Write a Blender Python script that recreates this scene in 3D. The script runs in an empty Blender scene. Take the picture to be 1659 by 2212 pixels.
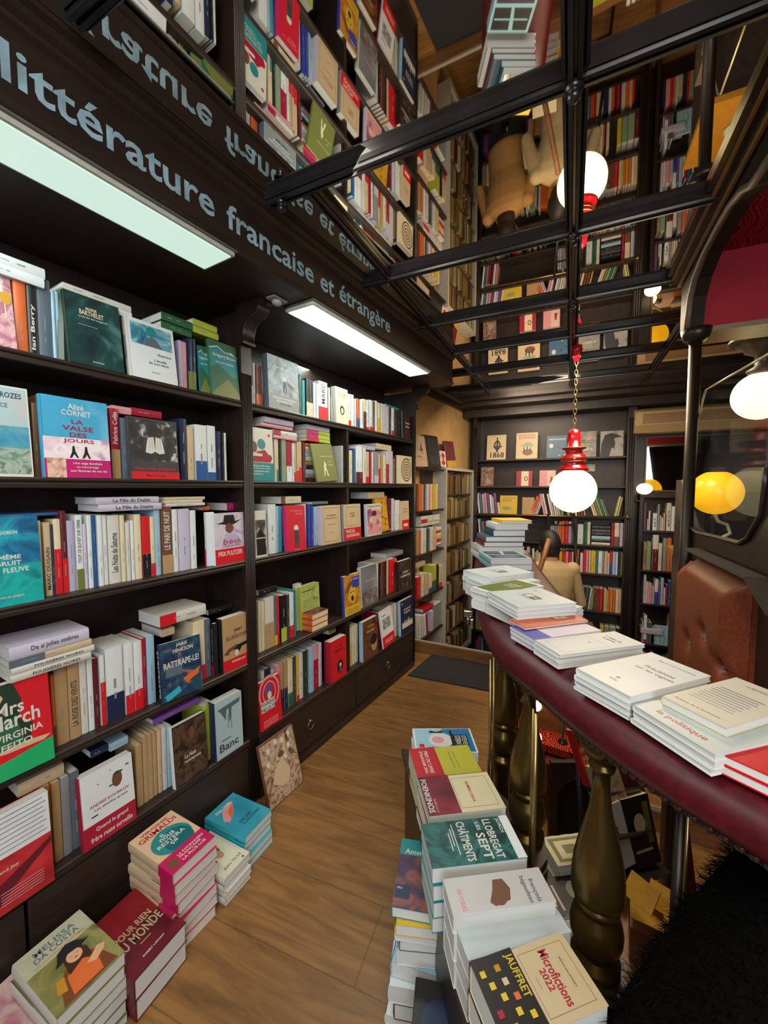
import bpy, bmesh, math, random
from mathutils import Vector, Matrix
random.seed(7)
# ---------------------------------------------------------------- camera, light, exposure
SC = bpy.context.scene
COL = SC.collection
PW, PH, FOC, PCX, PCY = 1659.0, 2212.0, 850.0, 829.5, 1106.0
YAW, PITCH, EYE = math.radians(31.0), math.atan(53/850.0), 1.40
CF = Vector((-math.sin(YAW)*math.cos(PITCH), math.cos(YAW)*math.cos(PITCH), -math.sin(PITCH)))
CR = Vector((math.cos(YAW), math.sin(YAW), 0)); CU = CR.cross(CF)
CC = Vector((0, 0, EYE))
cam = bpy.data.cameras.new('camera'); cam.sensor_fit = 'VERTICAL'; cam.sensor_height = 36.0
cam.lens = FOC/PH*36.0; cam.clip_start = 0.02; cam.clip_end = 60
camo = bpy.data.objects.new('camera', cam); COL.objects.link(camo)
camo.matrix_world = Matrix(((CR.x, CU.x, -CF.x, 0), (CR.y, CU.y, -CF.y, 0), (CR.z, CU.z, -CF.z, EYE), (0, 0, 0, 1)))
SC.camera = camo
SC.view_settings.view_transform = 'Standard'; SC.view_settings.look = 'None'
SC.view_settings.exposure = 0.32; SC.view_settings.gamma = 1.0; SC.view_settings.use_curve_mapping = False
W = bpy.data.worlds.new('world'); SC.world = W; W.use_nodes = True
W.node_tree.nodes['Background'].inputs[0].default_value = (0.80, 0.86, 1.0, 1); W.node_tree.nodes['Background'].inputs[1].default_value = 0.10
def area(name, loc, to, sx, sy, power, col):
    l = bpy.data.lights.new(name, 'AREA'); l.shape = 'RECTANGLE'; l.size = sx; l.size_y = sy; l.energy = power; l.color = col
    o = bpy.data.objects.new(name, l); COL.objects.link(o); o.location = loc
    o.rotation_euler = (Vector(to)-Vector(loc)).to_track_quat('-Z', 'Y').to_euler(); return o
def point(name, loc, power, col, r=0.05):
    l = bpy.data.lights.new(name, 'POINT'); l.energy = power; l.color = col; l.shadow_soft_size = r
    o = bpy.data.objects.new(name, l); COL.objects.link(o); o.location = loc; return o
area('window_daylight', (0.9, -1.9, 1.9), (-1.2, 1.0, 0.6), 2.2, 1.6, 62, (0.84, 0.92, 1.0))
area('shop_fill', (0.3, -0.3, 2.3), (-0.5, 1.5, 0.0), 0.9, 0.9, 34, (1.0, 0.86, 0.68))  # added warm fill light from above the camera side, no fitting behind it
area('lower_fill', (.0, 2.75, 2.28), (.15, 2.5, -1), .6, .6, 26, (1.0, 0.78, 0.52))  # unseen fill put under the ceiling to brighten the lower floor
area('back_fill', (-.7, 3.7, 2.28), (-.5, 4.6, .6), .7, .5, 20, (1.0, 0.80, 0.56))  # extra light added to warm up the back wall, not an actual lamp
area('aisle_fill', (-.75, 1.0, 2.30), (.5, 2.0, .5), .4, .4, 4.0, (1.0, 0.90, 0.78))  # added side fill aimed at the leather panel, no lamp hangs here
for ya, yb in ((-.5, .84), (1.24, 2.33)): area('strip_glow', (-1.13, (ya+yb)/2, 2.115), (-1.10, (ya+yb)/2, 0), .12, yb-ya, 7.5*(yb-ya), (0.86, 1.0, 0.94))
# ---------------------------------------------------------------- survey helpers: photo pixel -> place in the room
def ray(x, y): return CF + CR*((x-PCX)/FOC) - CU*((y-PCY)/FOC)
def onx(x, y, X): r = ray(x, y); return CC + r*(X/r.x)
def onz(x, y, Z): r = ray(x, y); return CC + r*((Z-EYE)/r.z)
def onD(x, y, D): return CC + ray(x, y)*D
A5 = math.radians(5.5)
GX = Vector((math.cos(A5), math.sin(A5), 0)); GY = Vector((-GX.y, GX.x, 0))      # the ceiling grid and the back wall stand at 5.5 degrees
def G(u, v, z): return GX*u + GY*v + Vector((0, 0, z))
def onu(x, y, u): r = ray(x, y); p = CC + r*(u/r.dot(GX)); return p
def onv(x, y, v): r = ray(x, y); p = CC + r*(v/r.dot(GY)); return p
def uv_(p): return p.dot(GX), p.dot(GY), p.z
def pxY(px, X, z):
    y = PCY
    for _ in range(6):
        p = onx(px, y, X); y += (p.z-z)/0.001 * 0.001*FOC/max(0.2, (p-CC).dot(CF))
    return onx(px, y, X).y
# ---------------------------------------------------------------- materials
def s2l(c): return tuple((v/12.92 if v <= 0.04045 else ((v+0.055)/1.055)**2.4) for v in c)
def hexc(h): return s2l(tuple(int(h[i:i+2], 16)/255 for i in (0, 2, 4)))
MATS = {}
def newmat(name):
    m = bpy.data.materials.new(name); m.use_nodes = True; nt = m.node_tree; b = nt.nodes['Principled BSDF']; return m, nt, b
def mat(h, rough=0.5, metal=0.0, emit=0.0, var=0.10, scale=40.0, spec=0.5, name=None):
    k = (h, rough, metal, emit, var, scale, spec)
    if k in MATS: return MATS[k]
    m, nt, b = newmat(name or 'm_'+h); c = hexc(h)
    tc = nt.nodes.new('ShaderNodeTexCoord'); n = nt.nodes.new('ShaderNodeTexNoise'); n.inputs['Scale'].default_value = scale; n.inputs['Detail'].default_value = 3
    r = nt.nodes.new('ShaderNodeValToRGB'); e = r.color_ramp.elements
    e[0].position = 0.3; e[1].position = 0.7
    e[0].color = tuple(max(0, v*(1-var)) for v in c)+(1,); e[1].color = tuple(min(1, v*(1+var)) for v in c)+(1,)
    nt.links.new(tc.outputs['Object'], n.inputs['Vector']); nt.links.new(n.outputs['Fac'], r.inputs['Fac']); nt.links.new(r.outputs['Color'], b.inputs['Base Color'])
    b.inputs['Roughness'].default_value = rough; b.inputs['Metallic'].default_value = metal; b.inputs['Specular IOR Level'].default_value = spec
    if emit:
        b.inputs['Emission Color'].default_value = c+(1,); b.inputs['Emission Strength'].default_value = emit
    MATS[k] = m; return m
def grain(name, c1, c2, rough, sc=(1, 12, 12), bump=0.05, nscale=3.0, spec=0.5):
    m, nt, b = newmat(name)
    tc = nt.nodes.new('ShaderNodeTexCoord'); mp = nt.nodes.new('ShaderNodeMapping'); mp.inputs['Scale'].default_value = sc
    n = nt.nodes.new('ShaderNodeTexNoise'); n.inputs['Scale'].default_value = nscale; n.inputs['Detail'].default_value = 6; n.inputs['Roughness'].default_value = 0.65
    r = nt.nodes.new('ShaderNodeValToRGB'); r.color_ramp.elements[0].position = 0.3; r.color_ramp.elements[1].position = 0.72
    r.color_ramp.elements[0].color = hexc(c1)+(1,); r.color_ramp.elements[1].color = hexc(c2)+(1,)
    bp = nt.nodes.new('ShaderNodeBump'); bp.inputs['Strength'].default_value = bump; bp.inputs['Distance'].default_value = 0.002
    L = nt.links.new
    L(tc.outputs['Object'], mp.inputs['Vector']); L(mp.outputs['Vector'], n.inputs['Vector']); L(n.outputs['Fac'], r.inputs['Fac'])
    L(r.outputs['Color'], b.inputs['Base Color']); L(n.outputs['Fac'], bp.inputs['Height']); L(bp.outputs['Normal'], b.inputs['Normal'])
    b.inputs['Roughness'].default_value = rough; b.inputs['Specular IOR Level'].default_value = spec; return m
WOOD = grain('dark_stained_wood', '1f1715', '33251f', 0.45, (8, 1.2, 8))
WOODV = grain('dark_stained_wood_upright', '1e1614', '2f221c', 0.36, (10, 10, 1.0))
BEAM = grain('black_lacquered_wood', '17171a', '28282c', 0.28, (3, 3, 3))
OAK = grain('oak_kerb', '6e4526', '93643a', 0.45, (1.0, 8, 8))
GILT = mat('8a6a3c', 0.4, 0.2)
def floor_mat():
    m, nt, b = newmat('oak_plank_floor'); L = nt.links.new
    tc = nt.nodes.new('ShaderNodeTexCoord'); mp = nt.nodes.new('ShaderNodeMapping'); mp.inputs['Rotation'].default_value = (0, 0, math.radians(-10))
    br = nt.nodes.new('ShaderNodeTexBrick'); br.offset = 0.37; br.inputs['Scale'].default_value = 1.0; br.inputs['Brick Width'].default_value = 1.2; br.inputs['Row Height'].default_value = 0.23
    br.inputs['Mortar Size'].default_value = 0.0025; br.inputs['Color1'].default_value = (0.55, 0.55, 0.55, 1); br.inputs['Color2'].default_value = (0.70, 0.70, 0.70, 1); br.inputs['Mortar'].default_value = (0.12, 0.12, 0.12, 1)
    m2 = nt.nodes.new('ShaderNodeMapping'); m2.inputs['Scale'].default_value = (1.2, 8, 9); m2.inputs['Rotation'].default_value = (0, 0, 0)
    n = nt.nodes.new('ShaderNodeTexNoise'); n.inputs['Scale'].default_value = 2.2; n.inputs['Detail'].default_value = 8; n.inputs['Distortion'].default_value = 1.8
    r = nt.nodes.new('ShaderNodeValToRGB'); r.color_ramp.elements[0].position = 0.25; r.color_ramp.elements[1].position = 0.78
    r.color_ramp.elements[0].color = hexc('6e4a26')+(1,); r.color_ramp.elements[1].color = hexc('a3743e')+(1,)
    mx = nt.nodes.new('ShaderNodeMix'); mx.data_type = 'RGBA'; mx.blend_type = 'MULTIPLY'; mx.inputs[0].default_value = 0.55
    L(tc.outputs['Object'], mp.inputs['Vector']); L(mp.outputs['Vector'], br.inputs['Vector']); L(mp.outputs['Vector'], m2.inputs['Vector']); L(m2.outputs['Vector'], n.inputs['Vector'])
    L(n.outputs['Fac'], r.inputs['Fac']); L(r.outputs['Color'], mx.inputs[6]); L(br.outputs['Color'], mx.inputs[7])
    g = nt.nodes.new('ShaderNodeMix'); g.data_type = 'RGBA'; g.blend_type = 'MULTIPLY'; g.inputs[0].default_value = 0.0
    L(mx.outputs[2], b.inputs['Base Color']); b.inputs['Roughness'].default_value = 0.42
    return m
FLOOR = floor_mat()
def mirror_mat():
    m, nt, b = newmat('ceiling_mirror_glass'); n = nt.nodes.new('ShaderNodeTexNoise'); n.inputs['Scale'].default_value = 2.0
    r = nt.nodes.new('ShaderNodeMapRange'); r.inputs[3].default_value = 0.0; r.inputs[4].default_value = 0.035
    nt.links.new(n.outputs['Fac'], r.inputs[0]); nt.links.new(r.outputs[0], b.inputs['Roughness'])
    b.inputs['Base Color'].default_value = (0.84, 0.80, 0.74, 1); b.inputs['Metallic'].default_value = 1.0; return m
MIRROR = mirror_mat()
def glass_mat():
    m, nt, b = newmat('clear_glass'); b.inputs['Base Color'].default_value = (0.93, 0.96, 0.95, 1)
    n = nt.nodes.new('ShaderNodeTexNoise'); n.inputs['Scale'].default_value = 3.0; r = nt.nodes.new('ShaderNodeMapRange'); r.inputs[4].default_value = 0.03
    nt.links.new(n.outputs['Fac'], r.inputs[0]); nt.links.new(r.outputs[0], b.inputs['Roughness'])
    tr = nt.nodes.new('ShaderNodeBsdfTransparent'); tr.inputs['Color'].default_value = (0.93, 0.95, 0.93, 1); b.inputs['Base Color'].default_value = (.02, .02, .02, 1); mx = nt.nodes.new('ShaderNodeMixShader'); mx.inputs[0].default_value = 0.10
    nt.links.new(tr.outputs[0], mx.inputs[1]); nt.links.new(b.outputs[0], mx.inputs[2]); nt.links.new(mx.outputs[0], nt.nodes['Material Output'].inputs['Surface']); return m
GLASS = glass_mat()
def pages_mat(name, h):
    m, nt, b = newmat(name); tc = nt.nodes.new('ShaderNodeTexCoord'); w = nt.nodes.new('ShaderNodeTexWave'); w.wave_type = 'BANDS'; w.bands_direction = 'X'
    w.inputs['Scale'].default_value = 260; w.inputs['Distortion'].default_value = 1.5; r = nt.nodes.new('ShaderNodeValToRGB'); c = hexc(h)
    r.color_ramp.elements[0].color = tuple(v*0.80 for v in c)+(1,); r.color_ramp.elements[1].color = c+(1,)
    nt.links.new(tc.outputs['Object'], w.inputs['Vector']); nt.links.new(w.outputs['Fac'], r.inputs['Fac']); nt.links.new(r.outputs['Color'], b.inputs['Base Color']); b.inputs['Roughness'].default_value = 0.8; return m
PAGES = pages_mat('page_edges', 'd2d4d3'); PAGESC = pages_mat('cream_page_edges', 'd8c9a8')
ARTM = {}
def art(cols, scale=18.0, dist=2.0, kind='noise'):
    k = (cols, scale, dist, kind)
    if k in ARTM: return ARTM[k]
    m, nt, b = newmat('printed_art'); tc = nt.nodes.new('ShaderNodeTexCoord'); cs = cols.split(',')
    if kind == 'voro':
        n = nt.nodes.new('ShaderNodeTexVoronoi'); out = 'Distance'
    elif kind == 'wave':
        n = nt.nodes.new('ShaderNodeTexWave'); n.inputs['Distortion'].default_value = dist*3; n.inputs['Detail'].default_value = 3; out = 'Fac'
    else:
        n = nt.nodes.new('ShaderNodeTexNoise'); n.inputs['Detail'].default_value = 5; n.inputs['Distortion'].default_value = dist; out = 'Fac'
    n.inputs['Scale'].default_value = scale
    r = nt.nodes.new('ShaderNodeValToRGB'); e = r.color_ramp.elements; N = len(cs)
    for i in range(N-2): e.new(0.5)
    for i, h in enumerate(cs):
        e[i].position = (0.30+0.40*i/(N-1)) if kind == 'noise' else i/(N-1); e[i].color = hexc(h)+(1,)
    nt.links.new(tc.outputs['Object'], n.inputs['Vector']); nt.links.new(n.outputs[out], r.inputs['Fac']); nt.links.new(r.outputs['Color'], b.inputs['Base Color']); b.inputs['Roughness'].default_value = 0.45
    ARTM[k] = m; return m
NAMED = dict(white='cfd3d6', offwhite='c6c3bb', cream='cfc3a4', beige='bfa888', tan='a98a62', brown='6b4430', orange='c8602e', red='c41a24', crimson='9c1432', maroon='5c1824', pink='c98a92', magenta='b01a68',
    purple='6c4674', lilac='a9a2bd', lavender='b9b4c8', navy='1d2746', blue='23548c', royal='2d3c98', sky='8fb2c8', teal='1c7c80', cyan='2b9fb4', green='2a5c3e', olive='6b7038', sage='7d9478', lime='a6b13c',
    yellow='c9a72c', gold='b98d2c', ochre='b07c1c', black='1b1a1d', grey='83878c', darkgrey='3d3c40', slate='54616d', forest='223626', violet='7a4a9c')
def C(n): return mat(NAMED.get(n, n), 0.42, var=0.035, scale=15)
# ---------------------------------------------------------------- mesh collector
TXT = {}
def text_geo(s):
    if s in TXT: return TXT[s]
    cu = bpy.data.curves.new('txt', 'FONT'); cu.body = s; cu.resolution_u = 2; cu.offset = 0.018
    o = bpy.data.objects.new('txt', cu); me = bpy.data.meshes.new_from_object(o)
    vs = [(v.co.x, v.co.y) for v in me.vertices]; fs = [tuple(p.vertices) for p in me.polygons]
    bpy.data.objects.remove(o); bpy.data.curves.remove(cu); bpy.data.meshes.remove(me)
    if not vs: vs, fs = [(0, 0), (1, 0), (1, 1)], [(0, 1, 2)]
    x0 = min(v[0] for v in vs); x1 = max(v[0] for v in vs); y0 = min(v[1] for v in vs); y1 = max(v[1] for v in vs)
    TXT[s] = ([((a-x0)/(x1-x0), (b-y0)/(y1-y0)) for a, b in vs], fs, (x1-x0)/(y1-y0)); return TXT[s]
class Geo:
    def __init__(s): s.v = []; s.f = []; s.m = []; s.mats = []; s.smooth = []; s.M = Matrix.Identity(4)
    def mi(s, m):
        if m not in s.mats: s.mats.append(m)
        return s.mats.index(m)
    def add(s, vs, fs, m, sm=False):
        b = len(s.v); s.v += [s.M @ Vector(p) for p in vs]; k = s.mi(m)
        for f in fs: s.f.append(tuple(i+b for i in f)); s.m.append(k); s.smooth.append(sm)
    def box(s, x0, x1, y0, y1, z0, z1, m):
        s.add([(x0,y0,z0),(x1,y0,z0),(x1,y1,z0),(x0,y1,z0),(x0,y0,z1),(x1,y0,z1),(x1,y1,z1),(x0,y1,z1)], [(0,3,2,1),(4,5,6,7),(0,1,5,4),(1,2,6,5),(2,3,7,6),(3,0,4,7)], m)
    def bbox(s, x0, x1, y0, y1, z0, z1, m, r=0.004):
        # chamfered box
        X = (x0, x1); Y = (y0, y1); Z = (z0, z1); bm = bmesh.new(); bmesh.ops.create_cube(bm, size=1)
        for v in bm.verts: v.co = Vector(((x0+x1)/2+v.co.x*(x1-x0), (y0+y1)/2+v.co.y*(y1-y0), (z0+z1)/2+v.co.z*(z1-z0)))
        bmesh.ops.bevel(bm, geom=list(bm.edges), offset=r, segments=2, affect='EDGES', profile=0.5)
        s.bm(bm, m)
    def bm(s, bm, m, sm=False):
        bm.verts.index_update(); s.add([tuple(v.co) for v in bm.verts], [tuple(v.index for v in f.verts) for f in bm.faces], m, sm); bm.free()
    def prism(s, pts, d, m, caps=True):
        # closed outline pts (3D) swept by vector d
        n = len(pts); d = Vector(d); vs = [Vector(p) for p in pts]+[Vector(p)+d for p in pts]
        fs = [(i, (i+1) % n, n+(i+1) % n, n+i) for i in range(n)]
        if caps: fs += [tuple(range(n-1, -1, -1)), tuple(range(n, 2*n))]
        s.add(vs, fs, m)
    def lathe(s, prof, c, m, n=24, axis=Vector((0, 0, 1)), caps=True):
        q = Vector((0, 0, 1)).rotation_difference(Vector(axis)).to_matrix(); c = Vector(c); vs = []; fs = []
        for r, z in prof:
            for i in range(n):
                a = 2*math.pi*i/n; vs.append(c+q @ Vector((r*math.cos(a), r*math.sin(a), z)))
        for j in range(len(prof)-1):
            for i in range(n): fs.append((j*n+i, j*n+(i+1) % n, (j+1)*n+(i+1) % n, (j+1)*n+i))
        if caps: fs.append(tuple(range(n-1, -1, -1))); fs.append(tuple((len(prof)-1)*n+i for i in range(n)))
        s.add(vs, fs, m, True)
    def tube(s, pts, r, m, n=10, closed=False):
        pts = [Vector(p) for p in pts]; N = len(pts); vs = []; fs = []
        up = Vector((0, 0, 1)); prev = None
        for i, p in enumerate(pts):
            if closed: t = (pts[(i+1) % N]-pts[i-1]).normalized()
            else: t = (pts[min(i+1, N-1)]-pts[max(i-1, 0)]).normalized()
            if prev is None: a = up if abs(t.z) < 0.9 else Vector((1, 0, 0)); x = t.cross(a).normalized()
            else: x = (prev-t*prev.dot(t)).normalized()
            prev = x; y = t.cross(x); rr = r[i] if isinstance(r, (list, tuple)) else r
            for k in range(n):
                a = 2*math.pi*k/n; vs.append(p+x*math.cos(a)*rr+y*math.sin(a)*rr)
        R = N if closed else N-1
        for j in range(R):
            for k in range(n): fs.append((j*n+k, j*n+(k+1) % n, ((j+1) % N)*n+(k+1) % n, ((j+1) % N)*n+k))
        if not closed: fs.append(tuple(range(n-1, -1, -1))); fs.append(tuple((N-1)*n+k for k in range(n)))
        s.add(vs, fs, m, True)
    def sphere(s, c, r, m, nu=24, nv=14, sc=(1, 1, 1), z0=-1.0, z1=1.0):
        vs = []; fs = []; c = Vector(c)
        t0 = math.asin(z0); t1 = math.asin(z1)
        for j in range(nv+1):
            t = t0+(t1-t0)*j/nv
            for i in range(nu):
                a = 2*math.pi*i/nu; vs.append(c+Vector((r*sc[0]*math.cos(t)*math.cos(a), r*sc[1]*math.cos(t)*math.sin(a), r*sc[2]*math.sin(t))))
        for j in range(nv):
            for i in range(nu): fs.append((j*nu+i, j*nu+(i+1) % nu, (j+1)*nu+(i+1) % nu, (j+1)*nu+i))
        s.add(vs, fs, m, True)
    def sheet(s, o, R, U, items, eps, Wd, Hd):
        # flat printed items on a face: o = lower left corner, R and U unit directions, Wd x Hd metres
        N = R.cross(U).normalized(); k = 0
        for it in items:
            k += 1; off = N*(eps+0.00006*k)
            P = lambda u, v: o+R*(u*Wd)+U*(v*Hd)+off
            t = it[0]; m = it[-1] if not isinstance(it[-1], str) else C(it[-1])
            if t == 'r': _, a, b, c, d, _m = it; s.add([P(a, b), P(c, b), P(c, d), P(a, d)], [(0, 1, 2, 3)], m)
            elif t == 'e':
                _, a, b, ru, rv, _m = it; s.add([P(a+ru*math.cos(i*math.pi/12), b+rv*math.sin(i*math.pi/12)) for i in range(24)], [tuple(range(24))], m)
            elif t == 'o':   # ring
                _, a, b, ru, rv, w, _m = it; n = 28
                vs = [P(a+ru*q*math.cos(i*2*math.pi/n), b+rv*q*math.sin(i*2*math.pi/n)) for q in (1, 1-w) for i in range(n)]
                s.add(vs, [(i, (i+1) % n, n+(i+1) % n, n+i) for i in range(n)], m)
            elif t == 'p': s.add([P(a, b) for a, b in it[1]], [tuple(range(len(it[1])))], m)
            elif t == 't':
                _, txt, a, b, c, d, _m = it; vs, fs, _r = text_geo(txt); s.add([P(a+(c-a)*x, b+(d-b)*y) for x, y in vs], fs, m)
            elif t == 'tv':  # reads bottom to top
                _, txt, a, b, c, d, _m = it; vs, fs, _r = text_geo(txt); s.add([P(c-(c-a)*y, b+(d-b)*x) for x, y in vs], fs, m)
            elif t == 'td':  # reads top to bottom
                _, txt, a, b, c, d, _m = it; vs, fs, _r = text_geo(txt); s.add([P(a+(c-a)*y, d-(d-b)*x) for x, y in vs], fs, m)
    def build(s, name, parent=None, mw=None):
        me = bpy.data.meshes.new(name); me.from_pydata([tuple(v) for v in s.v], [], s.f)
        for m in s.mats: me.materials.append(m)
        me.polygons.foreach_set('material_index', s.m); me.polygons.foreach_set('use_smooth', s.smooth); me.update()
        o = bpy.data.objects.new(name, me); COL.objects.link(o)
        if parent is not None: o.parent = parent
        if mw is not None: o.matrix_world = mw
        return o
def tag(o, label=None, cat=None, group=None, kind=None):
    if label: o['label'] = label
    if cat: o['category'] = cat
    if group: o['group'] = group
    if kind: o['kind'] = kind
    return o
def empty(name, M=None):
    o = bpy.data.objects.new(name, None); COL.objects.link(o); o.empty_display_size = 0.05
    if M is not None: o.matrix_world = M
    return o
def struct(g, name):
    o = g.build(name); o['kind'] = 'structure'; return o
GM = Matrix.Rotation(A5, 4, 'Z')       # grid frame
# ---------------------------------------------------------------- room shell
XF, XW, Y0, YE = -1.35, -1.65, -0.42, 2.72        # bookcase front, wall, bookcase start and end
CEIL = 2.36
g = Geo(); g.box(XW-0.12, XW, -1.6, 5.3, -0.9, 2.60, mat('8f7a5c', 0.8, var=0.12, scale=9)); struct(g, 'wall_left')
g = Geo(); g.M = GM; g.box(-1.75, 2.6, 4.87, 4.99, -0.9, 2.45, WOODV); struct(g, 'wall_back')
g = Geo(); g.box(-1.77, 2.7, -2.55, -2.45, -0.9, 2.6, mat('4a3a30', 0.8)); struct(g, 'wall_front')
g = Geo(); g.box(2.6, 2.7, -2.45, 5.6, -0.9, 2.6, mat('3a2824', 0.8)); struct(g, 'wall_right')
# mezzanine floor: aisle in front of the bookcase, its edge curves under the railing
LOW = -0.80          # the sales floor beyond the railing lies 0.8 m lower
fl = [Vector((XW, -2.45, 0)), Vector((0.9, -2.45, 0)), Vector((0.9, 0.42, 0)), Vector((0.45, 0.50, 0)), Vector((0.25, 0.60, 0)), Vector((0.12, 0.72, 0)), Vector((-0.02, 0.88, 0)), Vector((-0.16, 1.05, 0)), Vector((-0.30, 1.30, 0)), Vector((-0.46, 1.70, 0)), Vector((-0.58, 2.2, 0)), Vector((-0.755, 3.065, 0)), Vector((XW, (G(-1.65, 3.08, 0)).y, 0))]
g = Geo(); g.prism([Vector((p.x, p.y, -0.16)) for p in fl], (0, 0, 0.16), FLOOR); struct(g, 'floor')
g = Geo(); g.box(XW, 2.6, -2.45, 5.6, LOW-.1, LOW, FLOOR); struct(g, 'floor_lower')
# mirror ceiling
g = Geo(); g.M = GM; g.box(-1.9, 0.455, -2.0, 2.39, CEIL, CEIL+0.02, MIRROR); g.box(-1.9, 2.6, 2.39, 4.87, CEIL, CEIL+0.02, MIRROR); o = struct(g, 'ceiling')
g = Geo(); g.M = GM; g.box(-1.95, 2.7, -2.7, 5.2, CEIL+0.02, CEIL+0.1, mat('2a2320', 0.8)); struct(g, 'ceiling_slab')
# beams with fluted section
def beam(p, q, name, w=0.062, h=0.034):
    p, q = Vector(p), Vector(q); d = (q-p).normalized(); n = Vector((0, 0, 1)).cross(d); prof = []
    for a, b in [(-1, 0), (-1, -.45), (-.72, -.7), (-.62, -.45), (-.5, -.95), (-.18, -1), (-.1, -.72), (.1, -.72), (.18, -1), (.5, -.95), (.62, -.45), (.72, -.7), (1, -.45), (1, 0)]:
        prof.append(p+n*(a*w/2)+Vector((0, 0, b*h)))
    g = Geo(); g.prism(prof, q-p, BEAM); return struct(g, name)
for i, v in enumerate((-0.65, -0.07, 0.50, 1.067, 1.668, 2.234, 2.763, 3.30, 3.84)):
    beam(G(-0.93 if v < 2.7 else -1.25, v, CEIL), G(0.39 if v < 2.35 else 1.9, v, CEIL), 'ceiling_beam', 0.056 if v < 2 else 0.045)
beam(G(-0.010, -1.5, CEIL-.002), G(-0.027, 4.1, CEIL-.002), 'ceiling_beam', 0.058, 0.036)
beam(G(-0.77, 1.08, CEIL-.002), G(-0.77, 4.1, CEIL-.002), 'ceiling_beam', 0.044, 0.032)
beam(G(0.56, 2.47, CEIL-.002), G(0.56, 4.1, CEIL-.002), 'ceiling_beam', 0.045, 0.032)
for u, v in [(-0.02, 0.50), (-0.02, 1.067), (-0.02, 1.668), (-0.02, 2.234), (-0.88, 1.067)]:
    g = Geo(); c = G(u, v, CEIL-0.035); g.lathe([(0.018, 0), (0.022, -.004), (0.012, -.008), (0.010, -.012), (0.015, -.018), (0.015, -.024), (0.010, -.030), (0.003, -.034)], c, BEAM, 16); struct(g, 'trim_boss')
# cornice over the back wall
g = Geo(); g.M = GM
for (a, z0, z1) in [(4.22, 2.32, 2.36), (4.34, 2.28, 2.32), (4.56, 2.20, 2.28)]: g.box(-1.62, 2.2, a, 4.87, z0, z1, WOOD)
struct(g, 'trim_back')
# cream plaster cove and upper trim on the left wall beyond the bookcase
g = Geo(); g.box(-1.60, -1.48, 2.80, 4.7, 2.31, 2.36, WOOD); g.box(-1.60, -1.56, 2.80, 4.7, 2.27, 2.31, WOOD); struct(g, 'trim_left')
g = Geo(); g.box(-1.65, -1.60, 2.74, 5.0, -0.8, 2.36, mat('b8935f', 0.8, var=0.10, scale=9)); struct(g, 'wall_left_far')
# fascia arch on the right: board in the plane u=0.5 with a curved lower edge
FU = 0.45
arch = [onu(x, y, FU) for x, y in [(1478,716),(1500,712),(1503,680),(1508,640),(1518,600),(1540,545),(1570,490),(1600,440),(1630,405),(1650,396)]]
top = []
pts = [(uv_(p)[1], p.z) for p in arch]
prof = [G(FU-0.02, 2.27, 2.355), G(FU-0.02, 2.27, pts[0][1])]+[G(FU-0.02, min(v, 2.26), z) for v, z in pts[1:]]+[G(FU-0.02, 1.1, 2.19), G(FU-0.02, -1.2, 2.19), G(FU-0.02, -1.2, 2.355)]
g = Geo(); g.prism(prof, GX*0.05, mat('241c18', .7, spec=.15)); struct(g, 'trim_arch')
g = Geo(); g.M = GM
for u0, w, h, m in [(0.36, 0.02, 0.02, BEAM), (0.38, 0.008, 0.03, GILT), (0.388, 0.025, 0.028, BEAM), (0.413, 0.008, 0.045, GILT), (0.421, 0.02, 0.04, BEAM)]:
    g.box(u0, u0+w, -1.5, 2.27, CEIL-h, CEIL, m)
struct(g, 'trim_right')
ap = [G(FU-0.025, min(v, 2.25), z+0.004) for v, z in pts[1:]]
g = Geo(); g.tube(ap+[G(FU-0.025, 1.1, 2.195)], 0.012, mat('5c4c40', 0.6), 8); struct(g, 'trim_edging')
# ---------------------------------------------------------------- near bookcases on the left wall
ZS = [1.758, 1.428, 1.092, 0.645, 0.303]; YP = 1.138
YD = 1.86
def shelf_board(y0, y1, z, name, parent, x1=XF, x0=XW+0.02):
    g = Geo(); g.box(x0, x1-0.012, y0, y1, z-0.024, z, WOOD)
    pr = [Vector((x1-0.012, y0, z)), Vector((x1-0.004, y0, z)), Vector((x1, y0, z-0.005)), Vector((x1-0.001, y0, z-0.010)), Vector((x1-0.006, y0, z-0.013)), Vector((x1-0.003, y0, z-0.018)), Vector((x1-0.004, y0, z-0.028)), Vector((x1-0.012, y0, z-0.03))]
    g.prism(pr[::-1], (0, y1-y0, 0), WOOD); return g.build(name, parent)
def post(y, w, parent, z0=0.0, z1=2.12):
    g = Geo(); g.box(XW+0.02, XF-0.002, y-w/2, y+w/2, z0, z1, WOODV)
    for k in (-0.32, 0, 0.32):
        g.lathe([(w*0.15, z0+0.02), (w*0.15, z1-0.25)], (XF-0.002, y+k*w, 0), WOODV, 8)
    return g.build('stile', parent)
def corbel(y, parent):
    w = 0.034
    P = [(XF-.02, 1.985), (XF+.02, 1.985), (XF+.022, 1.995), (XF+.012, 2.0), (XF+.016, 2.03), (XF+.028, 2.06), (XF+.05, 2.08), (XF+.075, 2.085), (XF+.1, 2.1), (XF+.115, 2.125), (XF+.12, 2.143), (XF-.02, 2.143)]
    g = Geo(); g.prism([Vector((a, y-w/2, z)) for a, z in P], (0, w, 0), WOODV)
    for k in (-.3, 0, .3): g.tube([Vector((a+.001, y+k*w, z)) for a, z in P[3:10]], 0.0045, WOODV, 6)
    return g.build('corbel', parent)
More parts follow.
